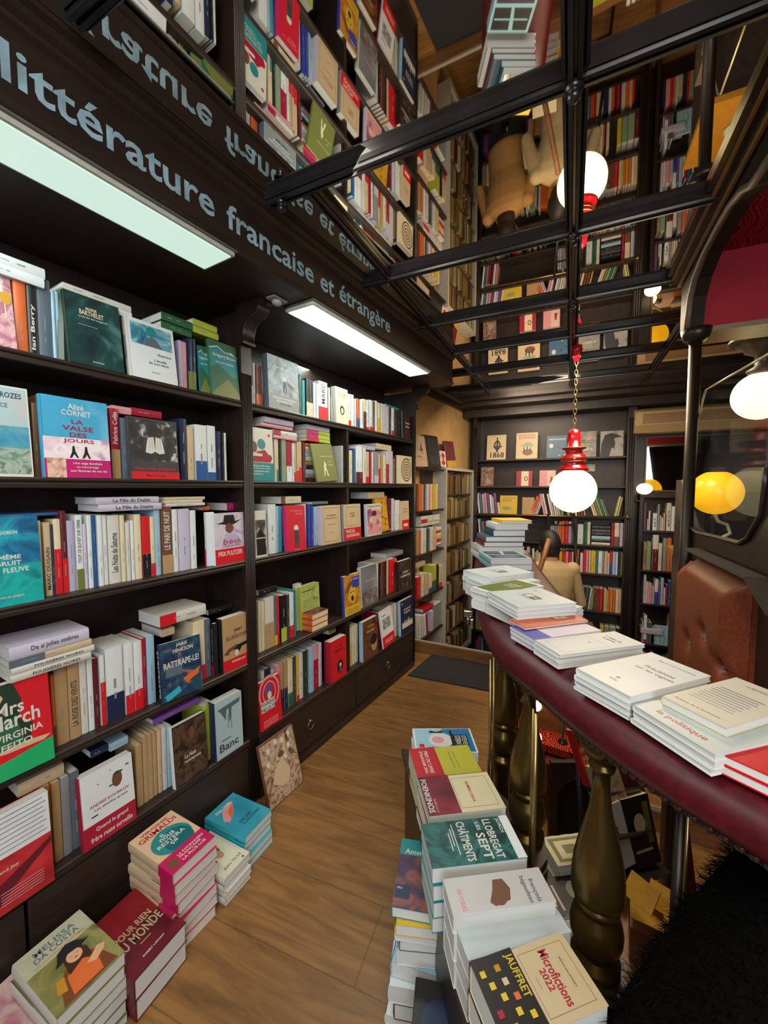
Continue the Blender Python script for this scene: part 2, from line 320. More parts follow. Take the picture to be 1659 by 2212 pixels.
def bookcase(y0, y1, label, divider, ylast):
    r = empty('bookcase', Matrix.Translation((XF-0.15, (y0+y1)/2, 0)))
    tag(r, label, 'bookcase'); parts = []
    g = Geo(); g.box(XW+0.002, XW+0.02, y0, y1, 0.0, 2.14, WOOD); parts.append(g.build('back_panel', None))
    for z in ZS: parts.append(shelf_board(y0+.012, y1-.012, z, 'shelf', None))
    for y in (y0, y1):
        if y > -0.3 : parts.append(post(y+(0.013 if y == y0 else -0.013), 0.026, None)); parts.append(corbel(y+(0.014 if y == y0 else -0.016), None))
    if divider:
        g = Geo()
        for a, b in zip([0.305, 0.645, 1.092, 1.428], [0.62, 1.066, 1.402, 1.73]): g.box(XW+.02, XF-.014, YD-.011, YD+.011, a, b, WOODV)
        parts.append(g.build('divider', None))
    g = Geo(); g.box(XW+.02, XF-.004, y0+.02, y1-.02, 0.0, 0.045, WOOD); g.box(XF-.004, XF+.004, y0+.02, y1-.02, 0.0, 0.03, WOOD); parts.append(g.build('plinth', None))
    m = (y0+y1)/2
    for a, b in ((y0+.03, m-.004), (m+.004, y1-.03)):
        g = Geo(); g.bbox(XF-.03, XF-.006, a, b, 0.05, 0.268, WOOD, .003); d = g.build('drawer', None); parts.append(d)
        c = (a+b)/2 + (-0.02 if b > m+.01 else 0.0); g = Geo(); n = 18
        c = {True: (1.5 if b < 2 else 2.30)}.get(y0 > 0.5, c)
        g.sphere((XF-.002, c, 0.186), 0.007, mat('8d8064', .35, .9), 10, 6)
        g.tube([(XF+.004, c+.022*math.sin(2*math.pi*i/n), 0.164+.022*math.cos(2*math.pi*i/n)) for i in range(n)], 0.0024, mat('8d8064', .35, .9), 8, True)
        h = g.build('ring_pull', d)
        parts.append(None)
    for p in parts:
        if p is not None: p.parent = r; p.matrix_parent_inverse = r.matrix_world.inverted()
    bpy.context.view_layer.update()
    return r
r = empty('x'); bpy.data.objects.remove(r)
bookcase(Y0, YP, 'dark wooden bookcase nearest the camera, left of the fluted post', False, 0)
bookcase(YP, YE, 'dark wooden bookcase beyond the post, with ring-pull drawers and a middle divider', True, 0)
# canopy with the painted sign
g = Geo(); CXF = -1.066
P = [(XW+.002, 2.145), (CXF-.008, 2.145), (CXF, 2.153), (CXF-.004, 2.165), (CXF-.010, 2.170), (CXF-.010, 2.318), (CXF+.002, 2.325), (CXF+.006, 2.332), (CXF+.02, 2.338), (CXF+.03, 2.346), (CXF+.045, 2.350), (CXF+.048, 2.359), (XW+.002, 2.359)]
g.prism([Vector((a, -1.4, z)) for a, z in P], (0, 4.16, 0), WOOD)
can = g.build('shelf_canopy'); tag(can, 'long dark wooden canopy over the bookcases carrying painted section lettering', 'canopy')
LT = mat('8fb0c0', 0.6, var=0.25, scale=25)
def line(word, pxa, pxb, zt, zb):
    ya, yb = pxY(pxa, CXF-.009, 2.22), pxY(pxb, CXF-.009, 2.22)
    g = Geo(); g.sheet(Vector((CXF-.0095, ya, zb)), Vector((0, 1, 0)), Vector((0, 0, 1)), [('t', word, 0, 0, 1, 1, LT)], 0.0004, yb-ya, zt-zb); tag(g.build('painted_word', can), 'pale blue painted lettering')
line('littérature', 2, 464, 2.286, 2.208); line('francaise', 490, 678, 2.283, 2.207); line('et', 692, 722, 2.272, 2.207); line('étrangère', 733, 843, 2.286, 2.192)
# strip lights under the canopy
def strip_light(y0, y1, label, em):
    r = empty('strip_light', Matrix.Translation((-1.14, (y0+y1)/2, 2.143))); tag(r, label, 'light', 'strip lights under the canopy')
    g = Geo(); L = (y1-y0)/2; g.box(-.075, .075, -L, L, -.018, 0.0, mat('b8bcb4', .4)); g.box(-.082, .082, -L-.006, L+.006, -.006, 0.0, mat('5a5e58', .4))
    g.build('housing', r)
    g = Geo(); g.box(-.066, .066, -L+.008, L-.008, -.021, -.0181, mat('b4cdc1', .4, emit=em, name='lit_diffuser')); g.build('diffuser', r)
strip_light(-0.55, 0.86, 'long fluorescent strip light above the near bookcase', .95); strip_light(1.23, 2.34, 'fluorescent strip light above the bookcase beyond the post', 1.6)
g = Geo(); p = onz(598, 646, 2.143); g.box(p.x-.022, p.x+.022, p.y-.035, p.y+.035, 2.135, 2.143, mat('8a8a86', .5)); g.lathe([(.020, 0), (.02, -.01), (.012, -.016), (.004, -.017)], (p.x, p.y, 2.135), mat('b0b4b4', .3), 16)
tag(g.build('spot_fitting'), 'small round white ceiling spot under the canopy beside the post', 'light')
# ---------------------------------------------------------------- books
BOOKS = []; AREA = {}
def book(name, t, wd, h, M, cover='white', band=None, pages=None, front=None, spine=None, back=None, label=None, group=None, simple=False, cat='book', spinecol=None, order=None, hard=False):
    """x = thickness (front cover at +x), y = depth from the spine, z = height"""
    r = empty(name, M); tag(r, label, cat, group)
    cm = C(cover) if isinstance(cover, str) else cover; sm = C(spinecol) if spinecol else cm
    c = min(0.0016 if not hard else 0.003, t*0.16); g = Geo()
    g.box(-t/2, -t/2+c, 0, wd, 0, h, cm); g.box(t/2-c, t/2, 0, wd, 0, h, cm)
    # slightly rounded spine
    k = 5; R = 0.0025 if t < .02 else 0.004; o1 = []
    for i in range(k+1):
        a = -1+2*i/k; o1.append(Vector((a*(t/2), -R*(1-a*a)*0.6, 0)))
    o1 += [Vector((t/2, c, 0)), Vector((-t/2, c, 0))]
    g.prism(o1[::-1], (0, 0, h), sm)
    if front: g.sheet(Vector((t/2, 0, 0)), Vector((0, 1, 0)), Vector((0, 0, 1)), front, 0.0002, wd, h)
    if spine: g.sheet(Vector((-t/2, -R*.6, 0)), Vector((1, 0, 0)), Vector((0, 0, 1)), spine, 0.0002, t, h)
    if back: g.sheet(Vector((-t/2, wd, 0)), Vector((0, -1, 0)), Vector((0, 0, 1)), back, 0.0002, wd, h)
    g.build('cover', r)
    g = Geo(); i_ = 0.0012; g.box(-t/2+c+.00005, t/2-c-.00005, c+.0001, wd-i_-(.003 if hard else 0), i_, h-i_-(.003 if hard else 0), pages or PAGES); g.build('page_block', r)
    if band:
        bc, z0, z1 = band[:3]; g = Geo(); bm_ = C(bc) if isinstance(bc, str) else bc; e = 0.0007
        g.box(-t/2-e, -t/2-.00005, -R*.6-e, wd, z0*h, z1*h, bm_); g.box(t/2+.00005+.0006, t/2+.0006+e, -R*.6-e, wd+.0004, z0*h, z1*h, bm_); g.box(-t/2, t/2+.0006, -R*.6-2*e, -R*.6-e, z0*h, z1*h, bm_)
        if len(band) > 3: g.sheet(Vector((t/2+.0006+e, 0, z0*h)), Vector((0, 1, 0)), Vector((0, 0, 1)), band[3], 0.0002, wd, (z1-z0)*h)
        if len(band) > 4: g.sheet(Vector((-t/2, -R*.6-2*e, z0*h)), Vector((1, 0, 0)), Vector((0, 0, 1)), band[4], 0.0002, t, (z1-z0)*h)
        g.build('paper_band', r)
    BOOKS.append(r); return r
def dashes(dark, n=2):
    dark = C('grey')
    # illegible small print on a spine
    out = []; v = random.uniform(.12, .3)
    for i in range(n):
        l = random.uniform(.06, .2)
        if v+l > .92: break
        w = random.uniform(.03, .07); out.append(('r', .5-w, v, .5+w, v+l, dark)); v += l+random.uniform(.04, .16)
    return out
DARKC = {'black', 'navy', 'maroon', 'crimson', 'red', 'green', 'blue', 'teal', 'brown', 'darkgrey', 'royal', 'forest', 'magenta', 'purple', 'olive', 'slate', 'violet'}
ROWLAB = {}
def size_word(t): return 'thin ' if t < .012 else ('thick ' if t > .034 else '')
def pxU(px, v, z):
    y = PCY
    for _ in range(6):
        p = onv(px, y, v); y += (p.z-z)*FOC/(p-CC).dot(CF)
    return onv(px, y, v).dot(GX)
def spine_row(crop, spec, z, X, where, group, depth=.14, lim=None, maxd=.24, V=None, mind=.10, tilt=0):
    """spec: one book per token 'x0,x1,ytop,colour[/band@frac][*title]' measured on a crop of the photograph"""
    ox, oy, s = crop; toks = [t.strip() for t in spec.split(';') if t.strip()]; items = []
    for t in toks:
        title = None
        if '*' in t: t, title = t.split('*')
        a = t.split(','); x0, x1, yt = (float(v) for v in a[:3]); col = a[3]; band = None
        if '/' in col:
            col, b = col.split('/'); bc, fr = (b.split('@')+['.3'])[:2]; band = (bc, float(fr))
        xm = ox+(x0+x1)/2/s
        if V is None: ya = pxY(ox+x0/s, X, z); yb = pxY(ox+x1/s, X, z); hh = onx(xm, oy+yt/s, X).z-z
        else: ya = pxU(ox+x0/s, V, z); yb = pxU(ox+x1/s, V, z); hh = onv(xm, oy+yt/s, V).z-z
        items.append([ya, yb, hh, col, band, title, (x0+x1)/2])
    prev = -9
    for it in items:
        if it[0] < prev+.0008: it[0] = prev+.0008
        if it[1] < it[0]+.004: it[1] = it[0]+.004
        prev = it[1]
    for i, (ya, yb, hh, col, band, title, xm_) in enumerate(items):
        t = yb-ya-.0004; hh = max(mind, min(maxd, hh)); nm = 'book'
        lc = items[i-1][3] if i else None; rc = items[i+1][3] if i+1 < len(items) else None
        d = col if not band else col+' and '+band[0]
        near = ('between %s and %s ones' % (lc, rc)) if lc and rc and lc != rc else (('between two %s ones' % lc) if lc and rc else (('left of a %s one' % rc) if rc else ('right of a %s one' % lc if lc else 'alone')))
        lab = '%s%s book %s, %s' % (size_word(t), d, near, where)
        tc = C('offwhite') if col in DARKC else C('darkgrey'); sp = []
        if band: sp.append(('r', 0, 0, 1, band[1], band[0]))
        if title:
            w = min(.27, .4*hh*.6*0.12/max(t, .004)+.12); b0 = (band[1]+.04) if band else .12
            sp.append(('tv', title, .5-w, b0+.04, .5+w, min(.95, b0+.62), tc))
        else: sp += dashes(tc)
        M = Matrix.Translation((X-random.uniform(0, .006), (ya+yb)/2, z)) @ Matrix.Rotation(math.pi/2, 4, 'Z') if V is None else Matrix.Translation(G((ya+yb)/2, V+random.uniform(0, .006), z)) @ Matrix.Rotation(A5, 4, 'Z')
        if tilt: M = M @ Matrix.Translation((math.copysign(t/2, tilt), 0, 0)) @ Matrix.Rotation(math.radians(tilt), 4, 'Y') @ Matrix.Translation((-math.copysign(t/2, tilt), 0, 0))
        fr = [('r', 0, 0, 1, band[1], band[0])] if band else None
        book(nm, t, min(depth, hh*.68), hh, M, col, None, PAGESC if col in ('cream', 'beige', 'tan', 'yellow') else PAGES, fr, sp, label=lab, group=group); zb_ = onx(ox+items[i][6]/s, PCY, X) if V is None else onv(ox+items[i][6]/s, PCY, V); AREA[BOOKS[-1]] = t*hh*(FOC/(zb_-CC).dot(CF))**2*1.1
    return items
def lying(crop, x0, x1, ys, cols, z_unused, X, where, group, depth=.14, titles=None, yaw=0, label=None):
    """books lying on their sides, spines outward; ys = edge heights from the top of the pile down"""
    ox, oy, s = crop; xm = ox+(x0+x1)/2/s
    zs = [onx(xm, oy+y/s, X).z for y in ys]
    ya = onx(ox+x0/s, oy+(ys[0]+ys[-1])/2/s, X).y; yb = onx(ox+x1/s, oy+(ys[0]+ys[-1])/2/s, X).y
    for i, c in enumerate(cols):
        t = zs[i]-zs[i+1]-.0006; L = yb-ya+random.uniform(-.006, .004)
        # lying, front cover up, spine towards +X, head of the book at -Y
        M = Matrix.Translation((X-random.uniform(0, .008), ya+random.uniform(-.004, .004), zs[i+1]+t/2)) @ Matrix.Rotation(yaw, 4, 'Z') @ Matrix(((0, -1, 0, 0), (0, 0, 1, 0), (-1, 0, 0, 0), (0, 0, 0, 1)))
        band = None; cc = c
        if '/' in c: cc, b = c.split('/'); bc, fr = (b.split('@')+['.3'])[:2]; band = (bc, float(fr))
        tc = C('offwhite') if cc in DARKC else C('darkgrey')
        sp = ([('r', 0, 0, 1, band[1], band[0])] if band else [])
        ti = (titles or {}).get(i)
        sp += [('tv', ti, .25, .25 if not band else band[1]+.1, .75, .85, tc)] if ti else dashes(tc, 2)
        pos = 'topmost' if i == 0 else ('lowest' if i == len(cols)-1 else 'middle')
        lab = label if (label and len(cols) == 1) else '%s %s book lying flat in %s' % (pos if len(cols) > 1 else 'single', cc+(' and '+band[0] if band else ''), where)
        book('book', t, depth, L, M, cc, None, None, ([('r', 0, 0, 1, band[1], band[0])] if band else None), sp, label=lab, group=group); AREA[BOOKS[-1]] = (x1-x0)/s*abs(ys[i+1]-ys[i])/s*1.5
def face(crop, x0, x1, yt, yb, z, X, cover, front, label, group, t=.02, lean=6, band=None, spine=None, spinecol=None, turn=0, hgt=None, name='book', hard=False, pages=None, roll=0):
    """face-out book: x0..x1 the front cover's lower edge, yt its top at the middle; stands on z with its foot at X"""
    ox, oy, s = crop
    ya = pxY(ox+x0/s, X, z); yb_ = pxY(ox+x1/s, X, z); xm = ox+(x0+x1)/2/s
    h = hgt or (onx(xm, oy+yt/s, X-.012).z-z)/math.cos(math.radians(lean)); w = yb_-ya
    M = Matrix.Translation((X, ya, z)) @ Matrix.Rotation(math.radians(turn), 4, 'Z') @ Matrix.Rotation(math.radians(-lean), 4, 'Y') @ Matrix.Rotation(math.radians(roll), 4, 'X') @ Matrix.Translation((-t/2, 0, 0))
    return book(name, t, w, h, M, cover, band, pages, front, spine, label=label, group=group, spinecol=spinecol, hard=hard)
C1, C2, C3, C4, C5 = (0, 500, 2.9625), (0, 1040, 2.9625), (0, 1500, 2.5136), (500, 740, 3.95), (500, 1140, 3.95)
XS = -1.385
GA = 'books on the near bookcase'; GB = 'books on the bookcase beyond the post'
W1, W2, W3, W4, W5 = ('top shelf near bookcase', 'second shelf near bookcase', 'third shelf near bookcase', 'fourth shelf near bookcase', 'bottom shelf near bookcase')
# --- near bookcase, top shelf
spine_row(C1, '108,188,320,orange; 190,252,305,black/gold@.0*Ian Berry; 256,345,310,slate; 347,372,395,sky; 374,398,390,sky', ZS[0], XS, W1, GA)
face(C1, -75, 112, 240, 730, ZS[0], -1.365, art('7a4a78,a8687c,c9a0a0,8a4a90', 14), [('e', .78, .66, .2, .09, 'gold'), ('t', 'f', .55, .72, .8, .97, 'offwhite'), ('r', .7, .4, .74, .58, 'cream')], 'pink and purple cover with gold disc, leftmost on the top shelf', GA, .018, 8)
face(C1, 372, 410, 400, 820, ZS[0], -1.375, 'forest', None, 'dark teal spare copy directly behind the misty landscape cover', GA, .022, 7, spinecol='forest', spine=[('r', .4, .3, .6, .8, 'slate')], turn=-32, hgt=.205)
face(C1, 452, 800, 430, 860, ZS[0], -1.352, art('081214,0d2629,143c3c,3f6c66', 9, 1), [('t', 'MARIE', .36, .80, .56, .84, 'cream'), ('t', 'BARTHELET', .24, .72, .68, .79, 'cream'), ('t', 'Le Jardin des Langords', .22, .67, .74, .70, 'offwhite'), ('r', .2, .57, .55, .575, 'sky'), ('t', 'Buchet Chastel', .4, .06, .6, .08, 'offwhite')], 'dark teal misty landscape cover, second face-out book of the top shelf', GA, .02, 7, spinecol='forest')
face(C1, 845, 1140, 590, 950, ZS[0], -1.352, 'white', [('r', .06, .58, .94, .94, art('1c5a78,3c8098,88b0b8,b8c4c0', 12)), ('e', .5, .84, .11, .09, 'teal'), ('p', [(.32, .58), (.36, .7), (.48, .76), (.6, .72), (.72, .58)], 'slate'), ('t', 'Baptiste', .6, .44, .9, .49, 'darkgrey'), ('t', "L'étoffe", .5, .34, .78, .38, 'darkgrey'), ('t', 'de nos rêves', .38, .28, .82, .32, 'darkgrey'), ('t', 'Gallimard', .42, .13, .6, .15, 'darkgrey')], 'white cover with balloon-headed figure in blue sky picture', GA, .03, 7, spinecol='offwhite', spine=[('r', .3, .3, .6, .7, 'grey')])
spine_row(C1, '1150,1175,700,lilac; 1177,1205,710,pink; 1207,1235,690,navy/olive@.38; 1237,1262,690,navy/olive@.38', ZS[0], XS, W1, GA)
GBART = [('r', 0, 0, 1, 1, 'teal'), ('p', [(0, 1), (1, 1), (1, .78), (.8, .86), (.55, .82), (.3, .9), (0, .84)], 'green'), ('p', [(0, .84), (.3, .9), (.55, .82), (.8, .86), (1, .78), (1, .8), (.55, .84), (.3, .92), (0, .86)], 'offwhite'), ('p', [(0, .5), (.25, .58), (.5, .5), (.8, .4), (1, .42), (1, 0), (0, 0)], 'green'), ('p', [(0, .05), (.3, .2), (.6, .34), (1, .1), (1, 0), (0, 0)], 'olive'), ('t', 'Gregory Brown', .1, .7, .95, .78, 'offwhite'), ('t', 'LES JOURS SOMBRES', .2, .6, .85, .64, 'offwhite')]
face(C1, 1362, 1536, 720, 1060, ZS[0], -1.355, 'teal', GBART, 'blue green and ochre torn-paper landscape cover beside the post', GA, .02, 5, spinecol='green')
face(C1, 1285, 1340, 740, 1040, ZS[0], -1.375, 'green', GBART, 'spare copy half hidden behind the torn-paper landscape cover', GA, .015, 5, spinecol='teal', turn=-12)
lying(C1, -80, 285, [165, 235, 300], ['white', 'white'], 0, -1.372, 'the leftmost pile, top shelf', GA)
lying(C1, 400, 840, [398, 440, 482], ['offwhite', 'white'], 0, -1.392, 'the pile above the misty landscape cover', GA)
lying(C1, 1035, 1235, [548, 598, 645], ['green', 'green'], 0, -1.385, 'the pair above lilac spines, top shelf', GA)
lying(C1, 1242, 1400, [585, 625, 668], ['lime', 'lime'], 0, -1.385, 'the yellow pair above torn-paper cover', GA)
# --- second shelf
face(C1, -150, 218, 985, 1545, ZS[1], -1.352, 'offwhite', [('r', .02, .55, .97, .98, art('5c9ab0,8ab4c0,b8a8a0,c89a88', 5, .3)), ('r', .02, .30, .97, .56, art('2a6a94,3f86a6,5a96a0', 10)), ('r', .02, .03, .97, .32, art('3c5c4c,6f8a78,a0a8a0,5a6a50', 26)), ('t', 'ROZES', .5, .87, .88, .93, 'navy'), ('t', 'CE', .48, .76, .62, .81, 'slate')], 'blue hill landscape cover cut by the left edge, second shelf', GA, .02, 4)
spine_row(C1, '225,262,1100,brown; 264,298,1050,brown', ZS[1], XS, W2, GA)
face(C1, 292, 714, 1075, 1560, ZS[1], -1.352, art('1f7fae,3f98be,7fb8cc', 4, .2), [('r', 0, 0, 1, .5, art('c9a0b8,d8c0cc,e0d4d8,b88cb0', 9)), ('r', 0, .0, 1, .235, 'magenta'), ('r', .03, 0, .3, .24, art('4a3030,c09080,d8b8a8,7a5a50', 16)), ('t', 'Alizé', .38, .86, .62, .93, 'offwhite'), ('t', 'CORNET', .28, .78, .73, .85, 'offwhite'), ('t', 'LA', .42, .68, .6, .735, 'crimson'), ('t', 'VALSE', .28, .595, .75, .655, 'crimson'), ('t', 'DES', .38, .515, .64, .57, 'crimson'), ('t', 'JOURS', .28, .43, .75, .49, 'crimson'), ('p', [(.36, .25), (.4, .33), (.41, .4), (.44, .4), (.45, .33), (.5, .25), (.47, .25), (.43, .3), (.39, .25)], 'black'), ('p', [(.55, .25), (.59, .33), (.6, .4), (.63, .4), (.64, .33), (.68, .25), (.65, .25), (.62, .3), (.58, .25)], 'black'), ('t', 'Une saga familiale', .4, .165, .86, .2, 'offwhite'), ('t', 'en hommage', .45, .12, .8, .15, 'offwhite'), ('t', 'aux femmes de ma vie', .36, .075, .93, .105, 'offwhite')], 'sky blue and pink cover with two walking figures and magenta band', GA, .025, 3)
spine_row(C1, '722,778,1135,crimson/tan@.42*Fabrice Colin; 785,826,1195,slate', ZS[1], XS, W2, GA)
face(C1, 845, 1150, 1205, 1575, ZS[1], -1.352, 'darkgrey', [('r', .02, .3, .98, .98, art('262528,2c2a2c,3a3838,b8b8b8', 30, .4)), ('e', .5, .58, .2, .14, 'darkgrey'), ('p', [(.3, .44), (.34, .62), (.36, .68), (.4, .69), (.48, .7), (.5, .46), (.42, .42)], 'offwhite'), ('p', [(.7, .44), (.66, .62), (.64, .68), (.6, .69), (.52, .7), (.5, .46), (.58, .42)], 'offwhite'), ('r', .39, .5, .395, .68, 'darkgrey'), ('r', .44, .5, .445, .69, 'darkgrey'), ('r', .56, .5, .565, .69, 'darkgrey'), ('r', .61, .5, .615, .68, 'darkgrey'), ('t', 'nos corps pirogues', .08, .14, .92, .2, 'red'), ('r', 0, 0, 1, .12, 'red'), ('t', 'Marie Cosnay', .3, .03, .68, .08, 'black')], 'dark grey cover with two white cupped hands and a red strip', GA, .022, 3, spinecol='darkgrey')
spine_row(C1, '1160,1205,1200,navy; 1207,1248,1250,beige; 1256,1330,1240,white/blue@.35; 1335,1388,1245,white/blue@.15; 1390,1424,1280,navy; 1426,1440,1290,black; 1442,1456,1290,white', ZS[1], XS, W2, GA)
lying(C1, 705, 840, [1118, 1165], ['pink'], 0, -1.40, 'second shelf', GA, label='pink book lying flat on the crimson one, second shelf'); lying(C1, 845, 1045, [1140, 1188], ['crimson'], 0, -1.40, 'second shelf', GA, label='crimson book lying flat above the cupped hands cover')
# --- third shelf
TEAL = art('0c2f4c,14608a,1a98a0,0a5060', 6, 3)
face(C2, -290, 285, 228, 740, ZS[2], -1.352, 'navy', [('r', 0, 0, 1, .5, art('0f7f84,12a09a,0a6a74', 8, 2)), ('r', 0, .45, 1, 1, art('0e3a5c,15608c,1f9aa8', 7, 2.5)), ('t', 'DORION', .54, .80, .74, .84, 'offwhite'), ('t', 'MÊME', .5, .52, .76, .58, 'offwhite'), ('t', 'BRUIT', .47, .45, .76, .50, 'offwhite'), ('t', 'FLEUVE', .54, .37, .84, .425, 'offwhite'), ('t', 'LE MOT ET LE RESTE', .44, .09, .76, .11, 'offwhite')], 'teal sea cover with white capitals, leftmost on the third shelf', GA, .022, 5)
spine_row(C2, '255,283,250,cream; 300,343,262,beige/black@.0*MARC DUGAIN; 345,362,275,navy; 364,410,240,cream/red@.6; 412,445,160,maroon/red@.42; 450,497,250,lilac; 500,545,215,white/olive@.28*TOUT CE QUI EST SUR TERRE; 547,570,270,lavender; 572,602,215,white; 605,634,215,blue; 637,668,215,white; 670,702,215,white; 705,780,215,offwhite*Les Nuits de Saturne; 783,812,215,cream; 815,842,260,offwhite; 845,868,250,white; 870,914,210,cream; 918,970,222,red/black@.38; 972,998,225,cream/red@.22; 1001,1040,170,sky; 1043,1112,165,brown/tan@.28*LE PARI DE NUIT; 1115,1150,178,white; 1153,1224,175,lavender; 1226,1262,185,white', ZS[2], XS, W3, GA)
face(C2, 1325, 1372, 195, 520, ZS[2], -1.38, 'white', None, 'white spare copy left of the black hat portrait cover', GA, .02, 2, spinecol='white', spine=[('r', 0, 0, 1, .32, 'red'), ('r', .4, .4, .6, .8, 'slate')], turn=-20)
face(C2, 1382, 1568, 200, 520, ZS[2], -1.355, 'lavender', [('r', .0, .30, 1, 1, art('b0aabb,c8bccb,a890b0', 9)), ('p', [(.06, .8), (.3, .83), (.34, .96), (.66, .96), (.7, .83), (.93, .86), (.7, .78), (.5, .75), (.3, .78)], 'black'), ('e', .5, .7, .14, .1, 'brown'), ('p', [(.2, .32), (.35, .58), (.5, .6), (.68, .58), (.85, .5), (.98, .32)], 'lilac'), ('t', 'Erdrich', .28, .38, .86, .48, 'crimson'), ('t', 'Celui qui veille', .3, .325, .84, .37, 'crimson'), ('r', 0, 0, 1, .3, 'red'), ('t', 'PRIX PULITZER', .1, .16, .92, .25, 'offwhite')], 'portrait cover with wide black hat and red PRIX PULITZER band', GA, .035, 2, spinecol='white')
lying(C2, 620, 1030, [98, 142, 186], ['lavender', 'lavender'], 0, -1.375, 'the pale pair above white spines, third shelf', GA, titles={0: 'La Fille du Diable', 1: 'La Fille du Diable'})
lying(C2, 1060, 1312, [98, 118, 138, 158], ['cream', 'cream', 'offwhite'], 0, -1.385, 'the cream pile right of the lavender pair', GA)
lying(C2, -60, 398, [205, 225], ['blue'], 0, -1.40, 'third shelf', GA, label='blue book lying flat behind the teal sea cover')
lying(C2, 1300, 1345, [160, 185], ['orange'], 0, -1.42, 'third', GA, label='small orange book lying above the white spines, third shelf'); lying(C2, 1460, 1512, [135, 186], ['magenta'], 0, -1.42, 'third', GA, label='magenta book lying behind the black hat portrait cover')
# --- fourth shelf
face(C2, -300, 352, 1310, 2000, ZS[3], -1.335, 'red', [('r', 0, 0, 1, 1, 'red'), ('p', [(0, 1), (.62, 1), (.7, .8), (.66, .6), (.8, .5), (.75, .3), (0, .3)], 'forest'), ('p', [(.3, .95), (.45, .98), (.52, .86), (.46, .78), (.34, .8)], 'beige'), ('p', [(.1, .3), (.3, .62), (.62, .62), (.72, .3)], 'green'), ('p', [(0, .0), (0, .15), (.5, .19), (1, .26), (1, 0)], '1fa060'), ('p', [(.3, .3), (.5, .27), (.9, .26), (.98, .3), (.7, .33)], 'beige'), ('t', 'Mrs', .42, .66, .72, .8, 'offwhite'), ('t', 'March', .35, .52, .88, .68, 'offwhite'), ('t', 'VIRGINIA', .4, .4, .9, .475, 'offwhite'), ('t', 'FEITO', .46, .3, .78, .37, 'offwhite')], 'red and green cover with brushed white title, leftmost on the fourth shelf', GA, .03, 5)
spine_row(C2, '345,368,1230,orange/brown@.3; 370,450,1170,tan; 453,525,1140,tan*LA ROSE DES VENTS; 528,573,1110,offwhite; 576,612,1110,white; 617,648,1130,maroon; 655,685,1110,white/red@.62; 692,803,1000,white/navy@.36; 808,865,1020,white/red@.27; 867,920,1020,white/red@.30; 922,947,1000,crimson; 950,1000,930,sky; 1245,1318,870,cream/red@.25; 1320,1358,880,slate', ZS[3], XS, W4, GA)
face(C2, 1045, 1300, 1010, 1360, ZS[3], -1.345, 'navy', [('r', 0, 0, 1, 1, art('10182c,1c3050,204a5c,a8583c', 13, 2)), ('r', .1, .4, .5, .62, 'slate'), ('p', [(.1, 0), (.45, .1), (.4, .2), (.05, .1)], 'cyan'), ('p', [(.5, .3), (.95, .42), (.9, .3), (.6, .22)], 'orange'), ('t', 'JAKE', .38, .88, .66, .95, 'offwhite'), ('t', 'HINKSON', .3, .79, .8, .86, 'offwhite'), ('t', 'RATTRAPE-LE!', .06, .55, .94, .66, 'offwhite')], 'dark blue and orange harbour cover RATTRAPE-LE leaning on white spines', GA, .02, 9, spinecol='navy', roll=-3, spine=[('tv', 'RATTRAPE-LE', .3, .1, .7, .9, 'offwhite')])
face(C2, 1372, 1395, 900, 1210, ZS[3], -1.37, 'black', None, 'black spare copy left of the tan handshake cover', GA, .018, 1, spinecol='black', spine=[('r', 0, 0, 1, .2, 'red'), ('tv', 'JIMMY BLUEFEATHER', .35, .25, .7, .9, 'cream')], turn=-15)
face(C2, 1432, 1600, 850, 1200, ZS[3], -1.355, 'beige', [('r', 0, 0, 1, 1, 'tan'), ('t', 'JIMMY', .4, .68, .74, .76, 'darkgrey'), ('t', 'BLUEFEATHER', .14, .57, .92, .65, 'darkgrey'), ('p', [(.02, .34), (.2, .42), (.5, .46), (.6, .42), (.5, .37), (.25, .36), (.2, .3)], 'brown'), ('p', [(.4, .38), (.55, .44), (.98, .46), (.98, .4), (.7, .38), (.6, .3), (.52, .34)], 'black'), ('e', .5, .3, .07, .06, 'offwhite'), ('r', 0, 0, 1, .22, 'red'), ('t', "N'hésitez pas !", .32, .12, .84, .18, 'offwhite')], 'tan cover with black hand and raven and red strip', GA, .035, 1, spinecol='black')
lying(C2, 62, 595, [1000, 1080, 1125, 1165, 1215], ['lavender', 'beige/slate@.4', 'offwhite', 'offwhite'], 0, -1.345, 'the big pile above tan spines', GA, titles={0: 'De si jolies ombres', 2: 'POUSSIÈRES NOIRES', 3: 'POUSSIÈRES NOIRES'})
lying(C2, 1025, 1328, [820, 890], ['offwhite/red@.33'], 0, -1.375, 'fourth', GA, label='thick white and red book lying above the harbour cover')
lying(C2, 1040, 1125, [935, 985], ['beige'], 0, -1.40, 'fourth', GA, label='small beige book lying behind the harbour cover'); lying(C2, 1340, 1490, [800, 838], ['black'], 0, -1.43, 'fourth', GA, label='black book lying behind the tan handshake cover')
